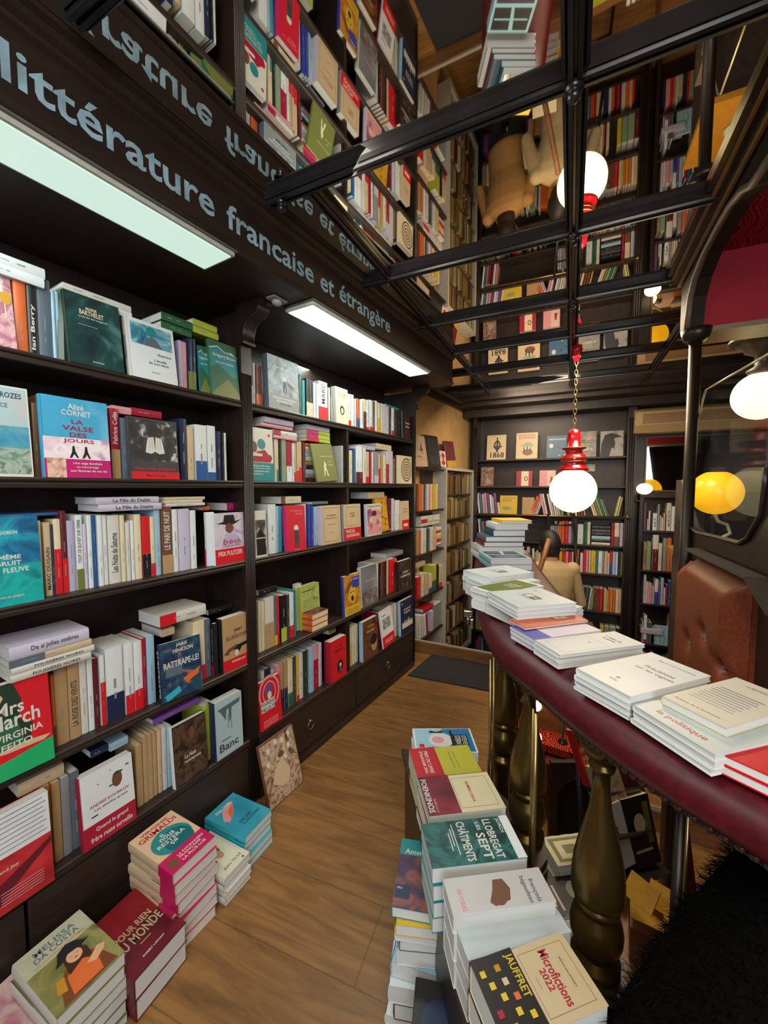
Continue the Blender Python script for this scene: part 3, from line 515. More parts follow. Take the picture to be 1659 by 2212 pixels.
# --- bottom shelf
face(C3, -330, 298, 670, 1010, ZS[4], -1.325, 'red', [('r', 0, 0, 1, 1, art('6a1418,a02024,c03038', 7, 1)), ('r', 0, .55, 1, 1, 'white')]+[('r', .45+.02*(i % 3), .6+.05*i, .97-.03*(i % 2), .606+.05*i, 'navy') for i in range(8)]+[('p', [(0, .2), (.5, .3), (1, .5), (1, .45), (.6, .2), (.5, .1), (0, .1)], 'maroon'), ('t', 'and Joy', .5, .4, .68, .44, 'offwhite')]+[('r', .5, .08+.03*i, .9, .088+.03*i, 'pink') for i in range(5)], 'red cover topped by white handwriting, leftmost on the bottom shelf', GA, .03, 4)
spine_row(C3, '243,298,470,ochre; 300,345,440,tan; 348,396,430,grey; 398,450,400,slate; 748,783,270,tan; 785,812,225,tan; 813,838,215,tan; 840,862,205,tan; 864,886,190,beige; 888,912,175,offwhite; 914,940,165,sky; 1112,1150,60,lime; 1152,1168,40,offwhite', ZS[4], XS, W5, GA)
face(C3, 462, 743, 380, 700, ZS[4], -1.345, 'white', [('t', 'ANDREÏ KOURKOV', .14, .52, .9, .57, 'crimson'), ('t', 'Les abeilles grises', .22, .45, .86, .49, 'darkgrey'), ('e', .68, .74, .1, .11, 'brown'), ('e', .7, .82, .1, .02, 'darkgrey'), ('r', .52, .68, .6, .7, 'darkgrey'), ('r', .86, .86, .93, .88, 'darkgrey'), ('r', .3, .8, .34, .81, 'darkgrey'), ('r', .55, .9, .58, .91, 'darkgrey'), ('r', .16, .39, .28, .41, 'darkgrey'), ('r', 0, 0, 1, .3, 'crimson'), ('t', 'Quand le grand', .22, .17, .84, .24, 'offwhite'), ('t', 'frère russe surveille', .12, .06, .92, .13, 'offwhite')], 'white cover with brown grenade-beehive and dark red band', GA, .03, 5, spinecol='crimson')
face(C3, 955, 1132, 130, 430, ZS[4], -1.35, 'black', [('r', .02, .02, .98, .98, art('1c1612,2a201a,5a4030,241a16', 18, 1)), ('e', .56, .78, .08, .09, 'brown'), ('t', 'La Nuit', .32, .4, .66, .46, 'offwhite'), ('t', 'recomposée', .3, .31, .8, .37, 'offwhite')], 'dark brown cover with faint figure titled La Nuit recomposée', GA, .022, 4, spinecol='white')
face(C3, 1178, 1322, 5, 250, ZS[4], -1.35, '9fb4bc', [('p', [(.1, .86), (.95, .9), (.9, .82), (.62, .8), (.55, .58), (.5, .56), (.5, .8), (.42, .8), (.38, .62), (.2, .8)], 'slate'), ('r', .46, .46, .475, .7, 'black'), ('r', .58, .42, .595, .7, 'black'), ('r', .2, .28, .55, .3, 'slate'), ('t', 'Banc', .12, .1, .82, .24, 'darkgrey')], 'pale blue-grey cover reading Banc beside the post, bottom shelf', GA, .04, 2, spinecol='navy', band=None)
lying(C3, 100, 350, [430, 500], ['beige'], 0, -1.39, 'bottom', GA, label='beige book lying over the ochre spines, bottom shelf'); lying(C3, 600, 705, [240, 285], ['sky'], 0, -1.39, 'bottom', GA, label='small white book lying behind the beehive cover')
lying(C3, 500, 598, [285, 325], ['navy'], 0, -1.40, 'bottom', GA, label='navy book lying behind the beehive cover'); lying(C3, 830, 1085, [80, 110], ['violet'], 0, -1.39, 'bottom', GA, label='purple book lying above the dark brown cover')
# ---------------------------------------------------------------- bookcase beyond the post
V1, V2, V3, V4, V5 = ('top shelf past the post', 'second shelf past the post', 'third shelf past the post', 'fourth shelf past the post', 'bottom shelf past the post')
spine_row(C4, '165,184,130,black/cream@.42; 188,210,175,lavender; 213,235,190,brown/orange@.3; 237,252,200,brown/orange@.3; 254,268,200,brown/orange@.3; 582,606,290,green; 611,636,320,cyan; 640,668,310,black/cream@.4; 672,702,320,black/cream@.4; 706,728,345,white; 730,748,350,white; 752,826,335,white/red@.36*MARC; 832,848,385,offwhite; 1003,1024,440,offwhite/red@.2; 1026,1050,445,white; 1053,1066,480,offwhite; 1072,1096,480,orange/blue@.35; 1100,1122,490,white; 1126,1150,485,cream/maroon@.6; 1151,1172,490,white/red@.12; 1180,1205,492,white/red@.15; 1207,1228,500,brown/red@.15; 1230,1250,498,white; 1252,1276,515,cream/yellow@.5; 1280,1296,520,offwhite; 1298,1314,530,lavender; 1316,1330,540,lavender; 1332,1344,545,offwhite; 1347,1364,550,navy; 1366,1388,560,white/red@.2; 1390,1402,570,navy; 1404,1420,575,black; 1424,1440,575,black; 1442,1458,575,black', ZS[0], XS, V1, GB)
face(C4, 322, 580, 145, 590, ZS[0], -1.355, 'slate', [('r', 0, 0, 1, 1, art('4c5660,76828c,a8b0b8,3c444c', 9, 1)), ('r', .02, .02, .98, .28, 'grey'), ('e', .52, .6, .07, .05, 'offwhite'), ('p', [(.47, .56), (.57, .56), (.6, .34), (.56, .34), (.53, .45), (.5, .34), (.46, .34)], 'black'), ('t', 'Laurent Seksik, Nelly Mann', .18, .77, .86, .81, 'white'), ('t', 'Visionnaire et viscéralement', .12, .2, .9, .24, 'white'), ('t', 'férocement beau', .25, .145, .78, .185, 'white'), ('t', 'Patti Smith', .35, .09, .7, .13, 'black')], 'grey cloudy cover with small leaping figure, top shelf past the post', GB, .035, 2, spinecol='slate')
face(C4, 895, 1000, 395, 680, ZS[0], -1.36, 'cream', [('t', 'LE PRINTEMPS', .15, .8, .85, .85, 'orange'), ('t', 'DES FOLLES', .2, .73, .8, .78, 'orange'), ('e', .5, .38, .18, .13, 'black'), ('e', .5, .37, .1, .08, 'cream')], 'cream cover with orange title and black oval portrait', GB, .03, 2, spinecol='offwhite')
face(C4, 1462, 1530, 600, 790, ZS[0], -1.36, 'black', [('p', [(.3, .1), (.48, .85), (.52, .85), (.7, .1), (.6, .1), (.5, .5), (.4, .1)], 'maroon'), ('t', 'Tangles', .3, .55, .9, .62, 'offwhite'), ('t', "d'amour", .35, .42, .85, .5, 'offwhite')], 'black cover with red tower at the right end of the top shelf', GB, .02, 2)
lying(C4, 1325, 1438, [540, 568], ['teal'], 0, XS, V1, GB, label='teal book lying above navy spines, top shelf past the post')
lying(C4, 575, 608, [215, 275], ['sky'], 0, -1.40, V1, GB, label='sky blue book behind the grey cloudy cover')
# second shelf
spine_row(C4, '368,388,825,cream; 390,408,825,cream/teal@.28; 410,428,830,black; 432,470,830,sage; 474,520,840,crimson/white@.38; 522,536,860,white; 538,560,860,beige/red@.25; 562,580,850,beige/red@.28; 582,606,845,beige/red@.36; 610,632,850,maroon; 946,962,880,offwhite; 964,980,900,cream; 982,998,905,beige; 1010,1036,920,cream; 1040,1058,905,blue; 1062,1088,885,white/maroon@.3; 1090,1120,885,white/maroon@.3; 1122,1148,900,offwhite; 1150,1178,930,beige/red@.2; 1180,1196,930,crimson; 1198,1216,935,white; 1220,1256,930,grey/lavender@.25; 1258,1274,950,beige/red@.5; 1276,1292,960,tan; 1294,1318,960,cream; 1321,1345,925,lavender/crimson@.6; 1347,1382,925,lavender; 1385,1398,990,olive; 1400,1416,965,maroon', ZS[1], XS, V2, GB)
face(C4, 178, 368, 735, 1175, ZS[1], -1.352, 'offwhite', [('r', 0, 0, 1, .35, 'teal'), ('e', .48, .7, .18, .1, 'teal'), ('e', .15, .64, .14, .1, 'brown'), ('p', [(.02, .42), (.3, .55), (.9, .5), (.95, .44), (.85, .36), (.1, .36)], 'crimson'), ('p', [(.35, .56), (.6, .6), (.78, .52), (.5, .5)], 'crimson'), ('r', .02, .47, .5, .52, 'offwhite'), ('t', 'MENCARELLI', .04, .535, .46, .57, 'crimson'), ('t', 'Mencarelli nous', .08, .27, .8, .305, 'offwhite'), ('t', 'le Vous parce que', .08, .22, .8, .255, 'offwhite'), ('t', 'connaissons tous', .08, .17, .75, .205, 'offwhite'), ('t', 'la douleur. »', .08, .12, .5, .155, 'offwhite'), ('e', .84, .88, .06, .03, 'red')], 'white cover with teal lower half and abstract figures, second shelf', GB, .022, 3)
face(C4, 735, 912, 875, 1180, ZS[1], -1.35, 'olive', [('p', [(.38, .14), (.42, .14), (.46, .28), (.5, .3), (.54, .14), (.6, .14), (.52, .38), (.56, .44), (.5, .54), (.44, .42)], 'cream'), ('t', "L'appel du mouillé", .35, .65, .9, .68, 'offwhite'), ('r', .74, .5, .77, .53, 'offwhite'), ('t', 'Nouvelles', .66, .42, .88, .45, 'offwhite')], 'plain olive green cover with small pale figure leaning before small books', GB, .012, 10, roll=4, spinecol='olive')
lying(C4, 640, 715, [862, 892, 915, 945, 975, 1010, 1045, 1080, 1120, 1155, 1185], ['orange', 'white', 'beige', 'sky', 'white', 'gold', 'navy', 'white', 'grey', 'maroon'], 0, -1.40, 'the little pile behind the olive cover', GB, depth=.1)
face(C4, 1432, 1540, 970, 1198, ZS[1], -1.36, 'cream', [('o', .56, .5, .4, .42, .1, 'black'), ('o', .56, .5, .31, .32, .12, 'brown'), ('o', .56, .5, .22, .22, .16, 'black'), ('o', .56, .5, .13, .13, .25, 'black'), ('e', .56, .5, .05, .05, 'brown'), ('t', 'OÙ VIVRE', .55, .88, .95, .93, 'brown')], 'cream cover with black concentric circles at the second shelf end', GB, .03, 1, spinecol='cream')
lying(C4, 290, 530, [650, 700], ['lavender'], 0, -1.385, V2, GB, label='lavender book topmost over the teal figures cover'); lying(C4, 250, 525, [702, 732], ['pink'], 0, -1.39, V2, GB, label='pink book just below the lavender one, second shelf')
lying(C4, 362, 560, [755, 802, 828], ['offwhite/crimson@.3', 'pink'], 0, -1.375, 'the pair right of the teal figures cover', GB)
lying(C4, 650, 845, [712, 752, 790, 825, 850], ['lavender', 'lime/magenta@.48', 'lime/magenta@.48', 'lime/red@.5'], 0, -1.385, 'the magenta and lime pile, second shelf', GB)
lying(C4, 1080, 1225, [878, 910], ['lavender'], 0, -1.40, V2, GB, label='lavender book lying above maroon framed spines'); lying(C4, 1238, 1368, [868, 915], ['cream'], 0, -1.40, V2, GB, label='cream book lying above beige spines, second shelf end')
# third shelf
spine_row(C4, '318,385,1380,white; 387,412,1395,sky; 414,440,1395,cyan; 605,640,1380,offwhite; 655,680,1380,royal; 682,702,1390,royal; 705,722,1400,sky; 724,742,1400,white; 1345,1366,1330,maroon; 1368,1390,1330,lavender; 1398,1416,1345,white; 1420,1438,1345,white', ZS[2], XS, V3, GB)
face(C4, 210, 310, 1432, 1800, ZS[2], -1.355, 'offwhite', [('r', .08, .04, .95, .8, art('28221e,6a645c,b8b4ac', 12)), ('e', .5, .7, .18, .1, 'darkgrey'), ('p', [(.1, .05), (.2, .5), (.5, .62), (.85, .45), (.9, .05)], 'black'), ('r', .1, .4, .9, .42, 'offwhite')], 'white cover with dark photograph of a man, left on the third shelf', GB, .02, 3)
face(C4, 480, 640, 1385, 1790, ZS[2], -1.35, 'red', [('r', 0, 0, 1, 1, 'c01c34'), ('t', 'Ce n était pas loin', .2, .86, .9, .9, 'pink'), ('t', 'du monde', .5, .8, .85, .84, 'pink'), ('e', .5, .5, .12, .07, 'offwhite'), ('p', [(.4, .46), (.6, .46), (.64, .25), (.6, .06), (.54, .06), (.52, .25), (.46, .06), (.4, .1), (.38, .3)], 'darkgrey'), ('t', 'GALLMEISTER', .35, .02, .65, .04, 'pink')], 'crimson cover with walking white-topped figure, third shelf', GB, .025, 5, roll=-2, spinecol='magenta')
face(C4, 778, 936, 1388, 1740, ZS[2], -1.352, 'beige', [('r', .1, .06, .9, .07, 'brown'), ('r', .1, .93, .9, .94, 'brown'), ('r', .1, .06, .11, .94, 'brown'), ('r', .89, .06, .9, .94, 'brown'), ('t', "Un ruisselet", .25, .72, .75, .77, 'crimson'), ('t', 'de temps perdu', .2, .64, .8, .69, 'crimson'), ('r', .3, .5, .7, .51, 'brown'), ('t', 'nrf', .44, .27, .56, .31, 'brown')], 'plain beige framed cover with red title, third shelf centre', GB, .035, 2, spinecol='lavender')
face(C4, 962, 1108, 1378, 1725, ZS[2], -1.352, 'beige', [('r', .14, .4, .86, .41, 'brown'), ('r', .14, .92, .86, .93, 'brown'), ('r', .14, .4, .15, .93, 'brown'), ('r', .85, .4, .86, .93, 'brown'), ('t', "L'AMOUR", .36, .72, .66, .77, 'brown'), ('t', 'LA MER', .38, .64, .64, .69, 'brown'), ('r', 0, 0, 1, .34, 'red'), ('t', 'PASCAL', .12, .2, .64, .3, 'offwhite'), ('t', 'QUIGNARD', .12, .07, .9, .17, 'offwhite')], 'beige cover with bright red lettered band just right of the divider', GB, .03, 2, spinecol='grey')
face(C4, 1255, 1362, 1320, 1640, ZS[2], -1.385, 'ochre', [('r', .05, .05, .95, .95, art('b88418,c89a28,6a4410', 12))], 'ochre yellow cover leaning behind the woman portrait cover', GB, .02, 6, roll=4, spinecol='ochre')
face(C4, 1160, 1282, 1375, 1665, ZS[2], -1.35, 'offwhite', [('r', .04, .04, .96, .85, art('4a2a5c,a05a80,d8a090,e0c8b0', 7)), ('e', .52, .56, .15, .15, 'beige'), ('p', [(.25, .05), (.35, .32), (.55, .42), (.8, .28), (.9, .05)], 'pink'), ('e', .5, .7, .17, .09, 'maroon'), ('t', 'Emmanuel Pierrat', .06, .9, .94, .96, 'darkgrey')], 'white bordered cover with purple and peach portrait of a woman', GB, .022, 2, spinecol='lavender')
face(C4, 1458, 1518, 1350, 1560, ZS[2], -1.36, 'beige', [('r', 0, 0, 1, .33, 'red'), ('r', .2, .6, .8, .62, 'brown'), ('r', .2, .7, .8, .72, 'brown'), ('r', .2, .1, .8, .2, 'offwhite')], 'narrow beige cover with red band at the third shelf end', GB, .03, 2)
lying(C4, 430, 602, [1312, 1372], ['cream/brown@.2'], 0, -1.385, V3, GB, label='cream and brown book lying above the white spines, third shelf'); lying(C4, 1170, 1312, [1275, 1330], ['beige'], 0, -1.40, V3, GB, label='beige book lying above the woman portrait cover')
lying(C4, 700, 825, [1355, 1380], ['slate'], 0, -1.40, V3, GB, label='slate book lying above royal blue spines')
# fourth shelf
spine_row(C5, '235,262,625,cream; 264,288,630,cream; 292,370,570,offwhite/tan@.5*; 373,394,580,slate/yellow@.2; 396,417,585,red; 427,474,575,black/lime@.3; 476,498,570,darkgrey; 501,540,555,white/red@.27; 542,554,530,teal; 1228,1256,300,offwhite; 1260,1276,280,black; 1278,1292,270,brown; 1294,1308,265,maroon; 1310,1326,265,black; 1328,1344,270,beige; 1348,1402,240,red/black@.0; 775,790,440,yellow; 792,812,440,orange; 814,834,450,lavender; 836,850,455,offwhite; 852,868,465,lime'.replace('@.5*', '@.5'), ZS[3], XS-.01, V4, GB)
lying(C5, 235, 398, [510, 565], ['black'], 0, -1.39, V4, GB, label='black book lying above cream spines, fourth shelf past the post')
face(C5, 560, 610, 470, 760, ZS[3], -1.44, 'offwhite', [('p', [(.3, .1), (.7, .1), (.6, .6), (.4, .6)], 'darkgrey')], 'white cover standing behind the orange-spined pile', GB, .02, 2)
face(C5, 600, 762, 480, 760, ZS[3], -1.42, 'lime', [('r', .05, .05, .95, .95, art('8f9e4c,a8b468,7c8c40', 8)), ('r', .1, .86, .7, .88, 'darkgrey')]+[('r', .12, .3+.05*i, .88, .31+.05*i, 'olive') for i in range(8)], 'lime green cover standing behind the orange-spined pile', GB, .035, 3, spinecol='lime')
for i in range(3):
    z = ZS[3]+.001+.031*i; p = onx(500+714/3.95, 1140+895/3.95, -1.352)
    M = Matrix.Translation((-1.352+.002*i, p.y-.002*i, z+.0148)) @ Matrix.Rotation(math.radians(0), 4, 'Z') @ Matrix(((0, 0, 1, 0), (0, 1, 0, 0), (-1, 0, 0, 0), (0, 0, 0, 1)))
    # spine faces -Y, head of the book towards the wall
    M = Matrix.Translation((-1.355, p.y+.001*i-.02, z+.0148)) @ Matrix(((0, 0, -1, 0), (0, 1, 0, 0), (1, 0, 0, 0), (0, 0, 0, 1)))
    book('book', .0285, .13, .18, M, 'orange' if i < 2 else 'orange', None, PAGESC, [('r', 0, 0, 1, 1, art('141a20,2a2c30,8a3a2c,40505c', 14, 2)), ('t', 'BERLIN', .15, .5, .85, .62, 'offwhite')] if i == 2 else None, [('tv', 'Katharina Hagena', .35, .2, .65, .8, 'offwhite')], label=['lowest', 'middle', 'topmost'][i]+' orange-spined paperback in the flat pile on the fourth shelf', group=GB)
face(C5, 970, 1104, 395, 715, ZS[3], -1.35, 'gold', [('r', 0, 0, 1, 1, art('8a4a1c,b87828,d0a030', 7)), ('p', [(.1, .55), (.3, .8), (.7, .88), (.9, .6), (.5, .7)], 'brown'), ('e', .5, .5, .22, .22, 'yellow'), ('e', .5, .4, .08, .07, 'black'), ('e', .42, .56, .04, .02, 'black'), ('e', .58, .56, .04, .02, 'black'), ('r', .52, .66, .96, .93, 'royal'), ('r', .58, .86, .9, .88, 'offwhite'), ('r', 0, 0, 1, .22, 'yellow')]+[('r', .1, .04+.05*i, .9, .055+.05*i, 'brown') for i in range(3)], 'yellow cover of a shouting face with blue label, fourth shelf', GB, .022, 3, spinecol='royal')
face(C5, 1118, 1250, 320, 640, ZS[3], -1.362, 'grey', [('r', 0, .4, 1, 1, art('50545a,6c7078,8a8e94', 5, .4)), ('r', 0, .0, 1, .4, art('3a3430,6a605c,8f8880', 22)), ('r', .2, .62, .85, .64, 'pink')], 'grey stormy cover beside the shouting face cover', GB, .03, 3, spinecol='offwhite')
face(C5, 1430, 1538, 270, 500, ZS[3], -1.358, 'black', [('r', 0, 0, 1, 1, art('1c1614,2c221e,5a4c44', 20)), ('t', 'SWEET', .3, .55, .75, .62, 'offwhite'), ('t', 'HARMONY', .15, .42, .9, .5, 'offwhite')], 'black and brown textured cover at the fourth shelf end', GB, .03, 1, spinecol='black')
lying(C5, 1330, 1470, [205, 245], ['grey'], 0, -1.43, V4, GB, label='grey book lying above red spine, fourth shelf end')
# bottom shelf
spine_row(C5, '386,424,1110,pink/red@.25; 427,452,1130,tan/navy@.45; 454,480,1120,tan/navy@.45; 485,528,1105,cream/green@.28; 531,556,1080,darkgrey; 559,579,1075,yellow/red@.13; 582,618,1065,offwhite; 622,660,1030,forest; 666,704,1020,sky; 707,746,975,pink/crimson@.68; 749,778,950,lavender; 988,1008,820,brown/red@.2; 1010,1028,820,cream/yellow@.6; 1031,1056,800,offwhite; 1058,1084,790,cream; 1252,1268,700,crimson; 1345,1362,640,cream; 1364,1382,640,cream; 1386,1404,640,offwhite; 1406,1424,640,offwhite', ZS[4], XS-.005, V5, GB)
face(C5, 262, 435, 1275, 1640, ZS[4], -1.345, 'red', [('r', 0, 0, 1, .22, 'red')]+[('o', .45, .72, .5-.09*i, .36-.06*i, .14, ['pink', 'red'][i % 2]) for i in range(4)]+[('e', .42, .78, .2, .12, 'purple'), ('e', .45, .66, .1, .08, 'offwhite'), ('r', .02, .36, .7, .58, 'offwhite'), ('t', 'POURQUOI', .03, .47, .74, .56, 'black'), ('t', 'PAS LA VIE', .03, .37, .74, .45, 'black')]+[('r', .1, .05+.05*i, .8, .07+.05*i, 'pink') for i in range(3)], 'red cover with purple curly hair reading POURQUOI PAS LA VIE', GB, .02, 4)
spine_row(C5, '262,290,1200,offwhite; 292,345,1180,navy; 348,372,1210,white', ZS[4], XS-.02, V5, GB)
face(C5, 850, 985, 935, 1260, ZS[4], -1.35, 'red', [('t', 'MON PÈRE', .3, .8, .7, .84, 'black'), ('t', 'FREEDOM', .25, .68, .75, .74, 'black'), ('e', .58, .3, .18, .16, 'black'), ('e', .6, .34, .06, .05, 'white'), ('p', [(.5, .18), (.55, .3), (.65, .3), (.7, .16)], 'purple')], 'bright red thick cover with small seated black figure, bottom shelf', GB, .045, 1, spinecol='crimson')
face(C5, 1125, 1250, 770, 1035, ZS[4], -1.35, 'brown', [('r', 0, 0, 1, 1, art('4a2c1c,6a4024,3a2016', 6)), ('e', .75, .35, .2, .22, 'tan'), ('e', .72, .44, .22, .14, '2c1a12'), ('t', 'Willkin', .3, .78, .8, .86, 'ochre'), ('t', 'Nouvelles', .25, .68, .75, .73, 'offwhite')], 'brown cover with profile of a man, bottom shelf right', GB, .03, 1, spinecol='sky')
face(C5, 1300, 1398, 690, 930, ZS[4], -1.345, 'white', [('r', .15, .48, .8, .76, art('303030,8a8a8a,c0c0c0', 14)), ('r', .15, .84, .5, .86, 'darkgrey'), ('r', 0, 0, 1, .3, 'red'), ('r', .2, .1, .85, .12, 'offwhite'), ('r', .2, .16, .85, .18, 'offwhite')], 'white cover with black and white photo and red band, tilted', GB, .012, 6, roll=4)
face(C5, 1448, 1555, 600, 830, ZS[4], -1.352, 'navy', [('t', 'NOWE NOT', .25, .68, .8, .74, 'offwhite'), ('t', 'TOKYO', .25, .58, .75, .65, 'offwhite'), ('p', [(.1, .18), (.1, .34), (.2, .36), (.25, .3), (.3, .44), (.36, .3), (.45, .42), (.5, .3), (.6, .46), (.66, .3), (.75, .4), (.8, .3), (.92, .36), (.92, .18)], 'offwhite'), ('r', .1, .88, .2, .92, 'yellow')], 'navy cover with white skyline reading TOKYO, bottom shelf end', GB, .025, 2, spinecol='sky')
lying(C5, 835, 892, [860, 900], ['olive'], 0, -1.40, V5, GB, label='olive book lying behind the bright red cover')
g = Geo()
for (x, y) in [(548, 870), (742, 920), (553, 1042), (553, 1205), (750, 1172), (565, 1425), (755, 1335), (757, 1452), (892, 1352)]:
    pass
# the big illustrated book leaning against the drawers on the floor
BP = [onz(594, 1760, 0.0), onz(643, 1716, 0.0)]
p0 = Vector((-1.262, 1.125, 0.0)); hb = .30
M = Matrix.Translation((-1.25, 1.13, 0.0)) @ Matrix.Rotation(math.radians(-15), 4, 'Y') @ Matrix.Translation((-.008, 0, 0.0))
book('book', .014, .21, .275, M, 'brown', None, None, [('r', .02, .02, .98, .98, art('3c281c,8a6a50,b8a08c,6a4c38', 16, 2))]+[('p', [(a, b), (a+.07, b+.02), (a+.05, b+.1), (a-.02, b+.08)], 'offwhite') for a, b in [(.2, .8), (.42, .86), (.6, .82), (.75, .68), (.62, .55), (.8, .86), (.15, .6)]]+[('e', .45, .66, .07, .05, 'beige'), ('p', [(.2, .34), (.3, .5), (.4, .58), (.55, .62), (.66, .46), (.7, .34), (.6, .2), (.4, .22)], 'beige'), ('p', [(.48, .6), (.62, .78), (.68, .9), (.72, .88), (.66, .7), (.56, .56)], 'beige'), ('e', .53, .68, .09, .05, 'brown')], label='large sepia illustrated book leaning against the drawers on the floor', group='books on the floor by the bookcase', hard=True)
# ---------------------------------------------------------------- far left: kerb, mat, cream wall shelves, glazed cabinet
g = Geo(); g.prism([G(-1.33, 3.08, 0), G(-.467, 3.075, 0), G(-.467, 3.10, 0), G(-1.30, 3.10, 0)], (0, 0, .094), OAK)
g.prism([G(-1.30, 3.085, .094), G(-.475, 3.08, .094), G(-.475, 3.10, .094), G(-1.30, 3.105, .094)], (0, 0, .008), mat('9a9488', .4))
tag(g.build('floor_kerb'), 'oak board kerb standing across the end of the aisle', 'kerb')
g = Geo(); a = [onz(x, y, .006) for x, y in [(880,1462),(1056,1496),(1062,1438),(924,1414)]]; a[0] = Vector((-1.315, 2.53, .0)); a[1] = Vector((-.66, 2.63, 0)); a[2] = Vector((-.78, 3.02, 0)); a[3] = Vector((-1.31, 2.955, 0))
g.prism([Vector((p.x, p.y, .0005)) for p in a], (0, 0, .008), grain('black_mat_fibre', '17161a', '2b2a2e', .95, (60, 60, 60), .4)); tag(g.build('door_mat'), 'black rectangular mat on the oak floor before the kerb', 'mat')
C6 = (840, 760, 3.0727); XC = -1.50; GC = 'books on the small wall shelves'
ZC = [1.575, 1.195, .812, .42, .04]
r = empty('wall_shelves', Matrix.Translation((-1.57, 3.3, .04))); tag(r, 'narrow dark wall shelves between the bookcases and the white cabinet', 'shelf')
for z in ZC:
    g = Geo(); g.box(-1.598, -1.478, 3.0, 3.60, z-.018, z, WOOD); o = g.build('shelf'); o.parent = r; o.matrix_parent_inverse = r.matrix_world.inverted()
g = Geo(); g.box(-1.598, -1.60, 3.30, 3.60, .04, 1.555, WOODV); o = g.build('back_panel'); o.parent = r; o.matrix_parent_inverse = r.matrix_world.inverted()
spine_row(C6, '185,194,880,brown; 196,220,876,orange; 222,230,880,beige; 232,240,876,black; 242,251,880,grey; 253,262,878,white; 264,276,880,pink; 278,290,880,cream; 293,314,884,yellow; 316,326,876,cream', ZC[1], XC, 'upper wall shelf', GC)
spine_row(C6, '186,200,1180,tan; 201,214,1185,orange; 216,232,1170,white; 234,248,1172,offwhite; 251,262,1170,darkgrey; 264,273,1175,slate; 275,296,1165,offwhite; 298,314,1172,beige', ZC[2], XC, 'middle wall shelf', GC)
lying(C6, 216, 338, [1085, 1105, 1127, 1150], ['white', 'offwhite/red@.3', 'offwhite'], 0, XC, 'the pile, middle wall shelf', GC)
lying(C6, 318, 347, [1165, 1185, 1203, 1222, 1242, 1262, 1280], ['white', 'red', 'offwhite', 'yellow', 'red', 'white'], 0, XC, 'the narrow pile by the cabinet', GC, depth=.1)
spine_row(C6, '187,212,1495,red; 215,236,1470,cream; 239,262,1470,beige; 266,287,1475,cream/blue@.25; 289,318,1412,lime/green@.38; 321,331,1410,black; 334,360,1418,beige/red@.2', ZC[3], XC, 'fourth wall shelf', GC)
lying(C6, 188, 246, [1395, 1428], ['beige'], 0, XC, 'wall', GC, label='beige box-like book above the red spine, fourth wall shelf')
spine_row(C6, '188,202,1740,offwhite; 205,218,1745,white; 221,234,1745,offwhite; 237,250,1745,white; 253,264,1735,crimson', ZC[4], XC, 'lowest wall shelf', GC, tilt=-8)
spine_row(C6, '276,296,1720,lavender; 300,350,1670,grey; 353,368,1690,lime', ZC[4], XC, 'lowest wall shelf', GC)
lying(C6, 232, 300, [1690, 1712], ['red'], 0, XC, 'wall', GC, label='small red book on the lowest wall shelf pile')
face(C6, 176, 268, 560, 760, ZC[0], -1.50, 'beige', [('r', .05, .05, .95, .95, art('b89c80,cbb098,a88c78', 8)), ('t', 'du', .3, .3, .5, .36, 'darkgrey'), ('p', [(.5, .5), (.6, .8), (.7, .5), (.65, .5)], 'brown')], 'pale beige cover leaning first on the top wall shelf', GC, .02, 8, roll=3)
face(C6, 262, 352, 562, 770, ZC[0], -1.50, 'black', [('r', .1, .1, .9, .9, art('141416,26262a,3c3a3c', 10))], 'glossy black cover leaning on the top wall shelf', GC, .03, 8, roll=3)
g = None
face(C6, 348, 383, 660, 772, 1.602, -1.50, 'offwhite', [('p', [(.5, .95), (.9, .7), (.5, .5), (.1, .7)], 'red'), ('p', [(.5, .5), (.9, .25), (.5, .05), (.1, .25)], 'red'), ('t', 'ART', .25, .45, .75, .55, 'black')], 'small white and red diamond pattern cover on the cabinet', GC, .015, 6)
face(C6, 392, 452, 600, 775, 1.602, -1.50, 'maroon', [('r', 0, 0, 1, .25, 'gold')], 'dark brown cover with yellow strip on the cabinet', GC, .02, 8, roll=4)
# glazed cabinet
CWH = mat('b3ada4', .5, var=.06)
r = empty('glass_cabinet', Matrix.Translation((-1.56, 4.05, -.45))); tag(r, 'tall off-white cabinet with glass doors holding old leather books', 'cabinet')
def ch(g, name, parent):
    o = g.build(name); o.parent = parent; o.matrix_parent_inverse = parent.matrix_world.inverted(); return o
g = Geo(); x0, x1, a, b, z0, z1 = -1.598, -1.47, 3.63, 4.47, -.45, 1.60
g.box(x0, x1, a, a+.028, z0, z1, CWH); g.box(x0, x1, b-.03, b, z0, z1, CWH); g.box(x0, x1, a+.028, b-.03, z1-.028, z1, CWH); g.box(x0, x1, a+.028, b-.03, z0, z0+.05, CWH); ch(g, 'carcass', r)
ZK = [-.40, -.10, .20, .50, .80, 1.08, 1.33]
g = Geo()
for z in ZK[1:]: g.box(x0+.01, x1-.02, a+.028, b-.03, z-.012, z, mat('5c4a38', .6))
ch(g, 'shelves', r)
for k, (c, d) in enumerate(((a+.03, (a+b)/2-.003), ((a+b)/2+.003, b-.032))):
    g = Geo(); g.box(x1-.010, x1-.006, c, d, z0+.052, z1-.03, GLASS); dr = ch(g, 'glass_door', r)
    g = Geo(); yk = d-.03 if k == 0 else c+.03; g.sphere((x1+.004, yk, .35), .009, mat('a0a0a0', .3, .9), 10, 6); g.box(x1-.006, x1+.0, yk-.003, yk+.003, .347, .353, mat('a0a0a0', .3, .9)); o = ch(g, 'knob', dr)
g = Geo(); rnd = random.Random(3)
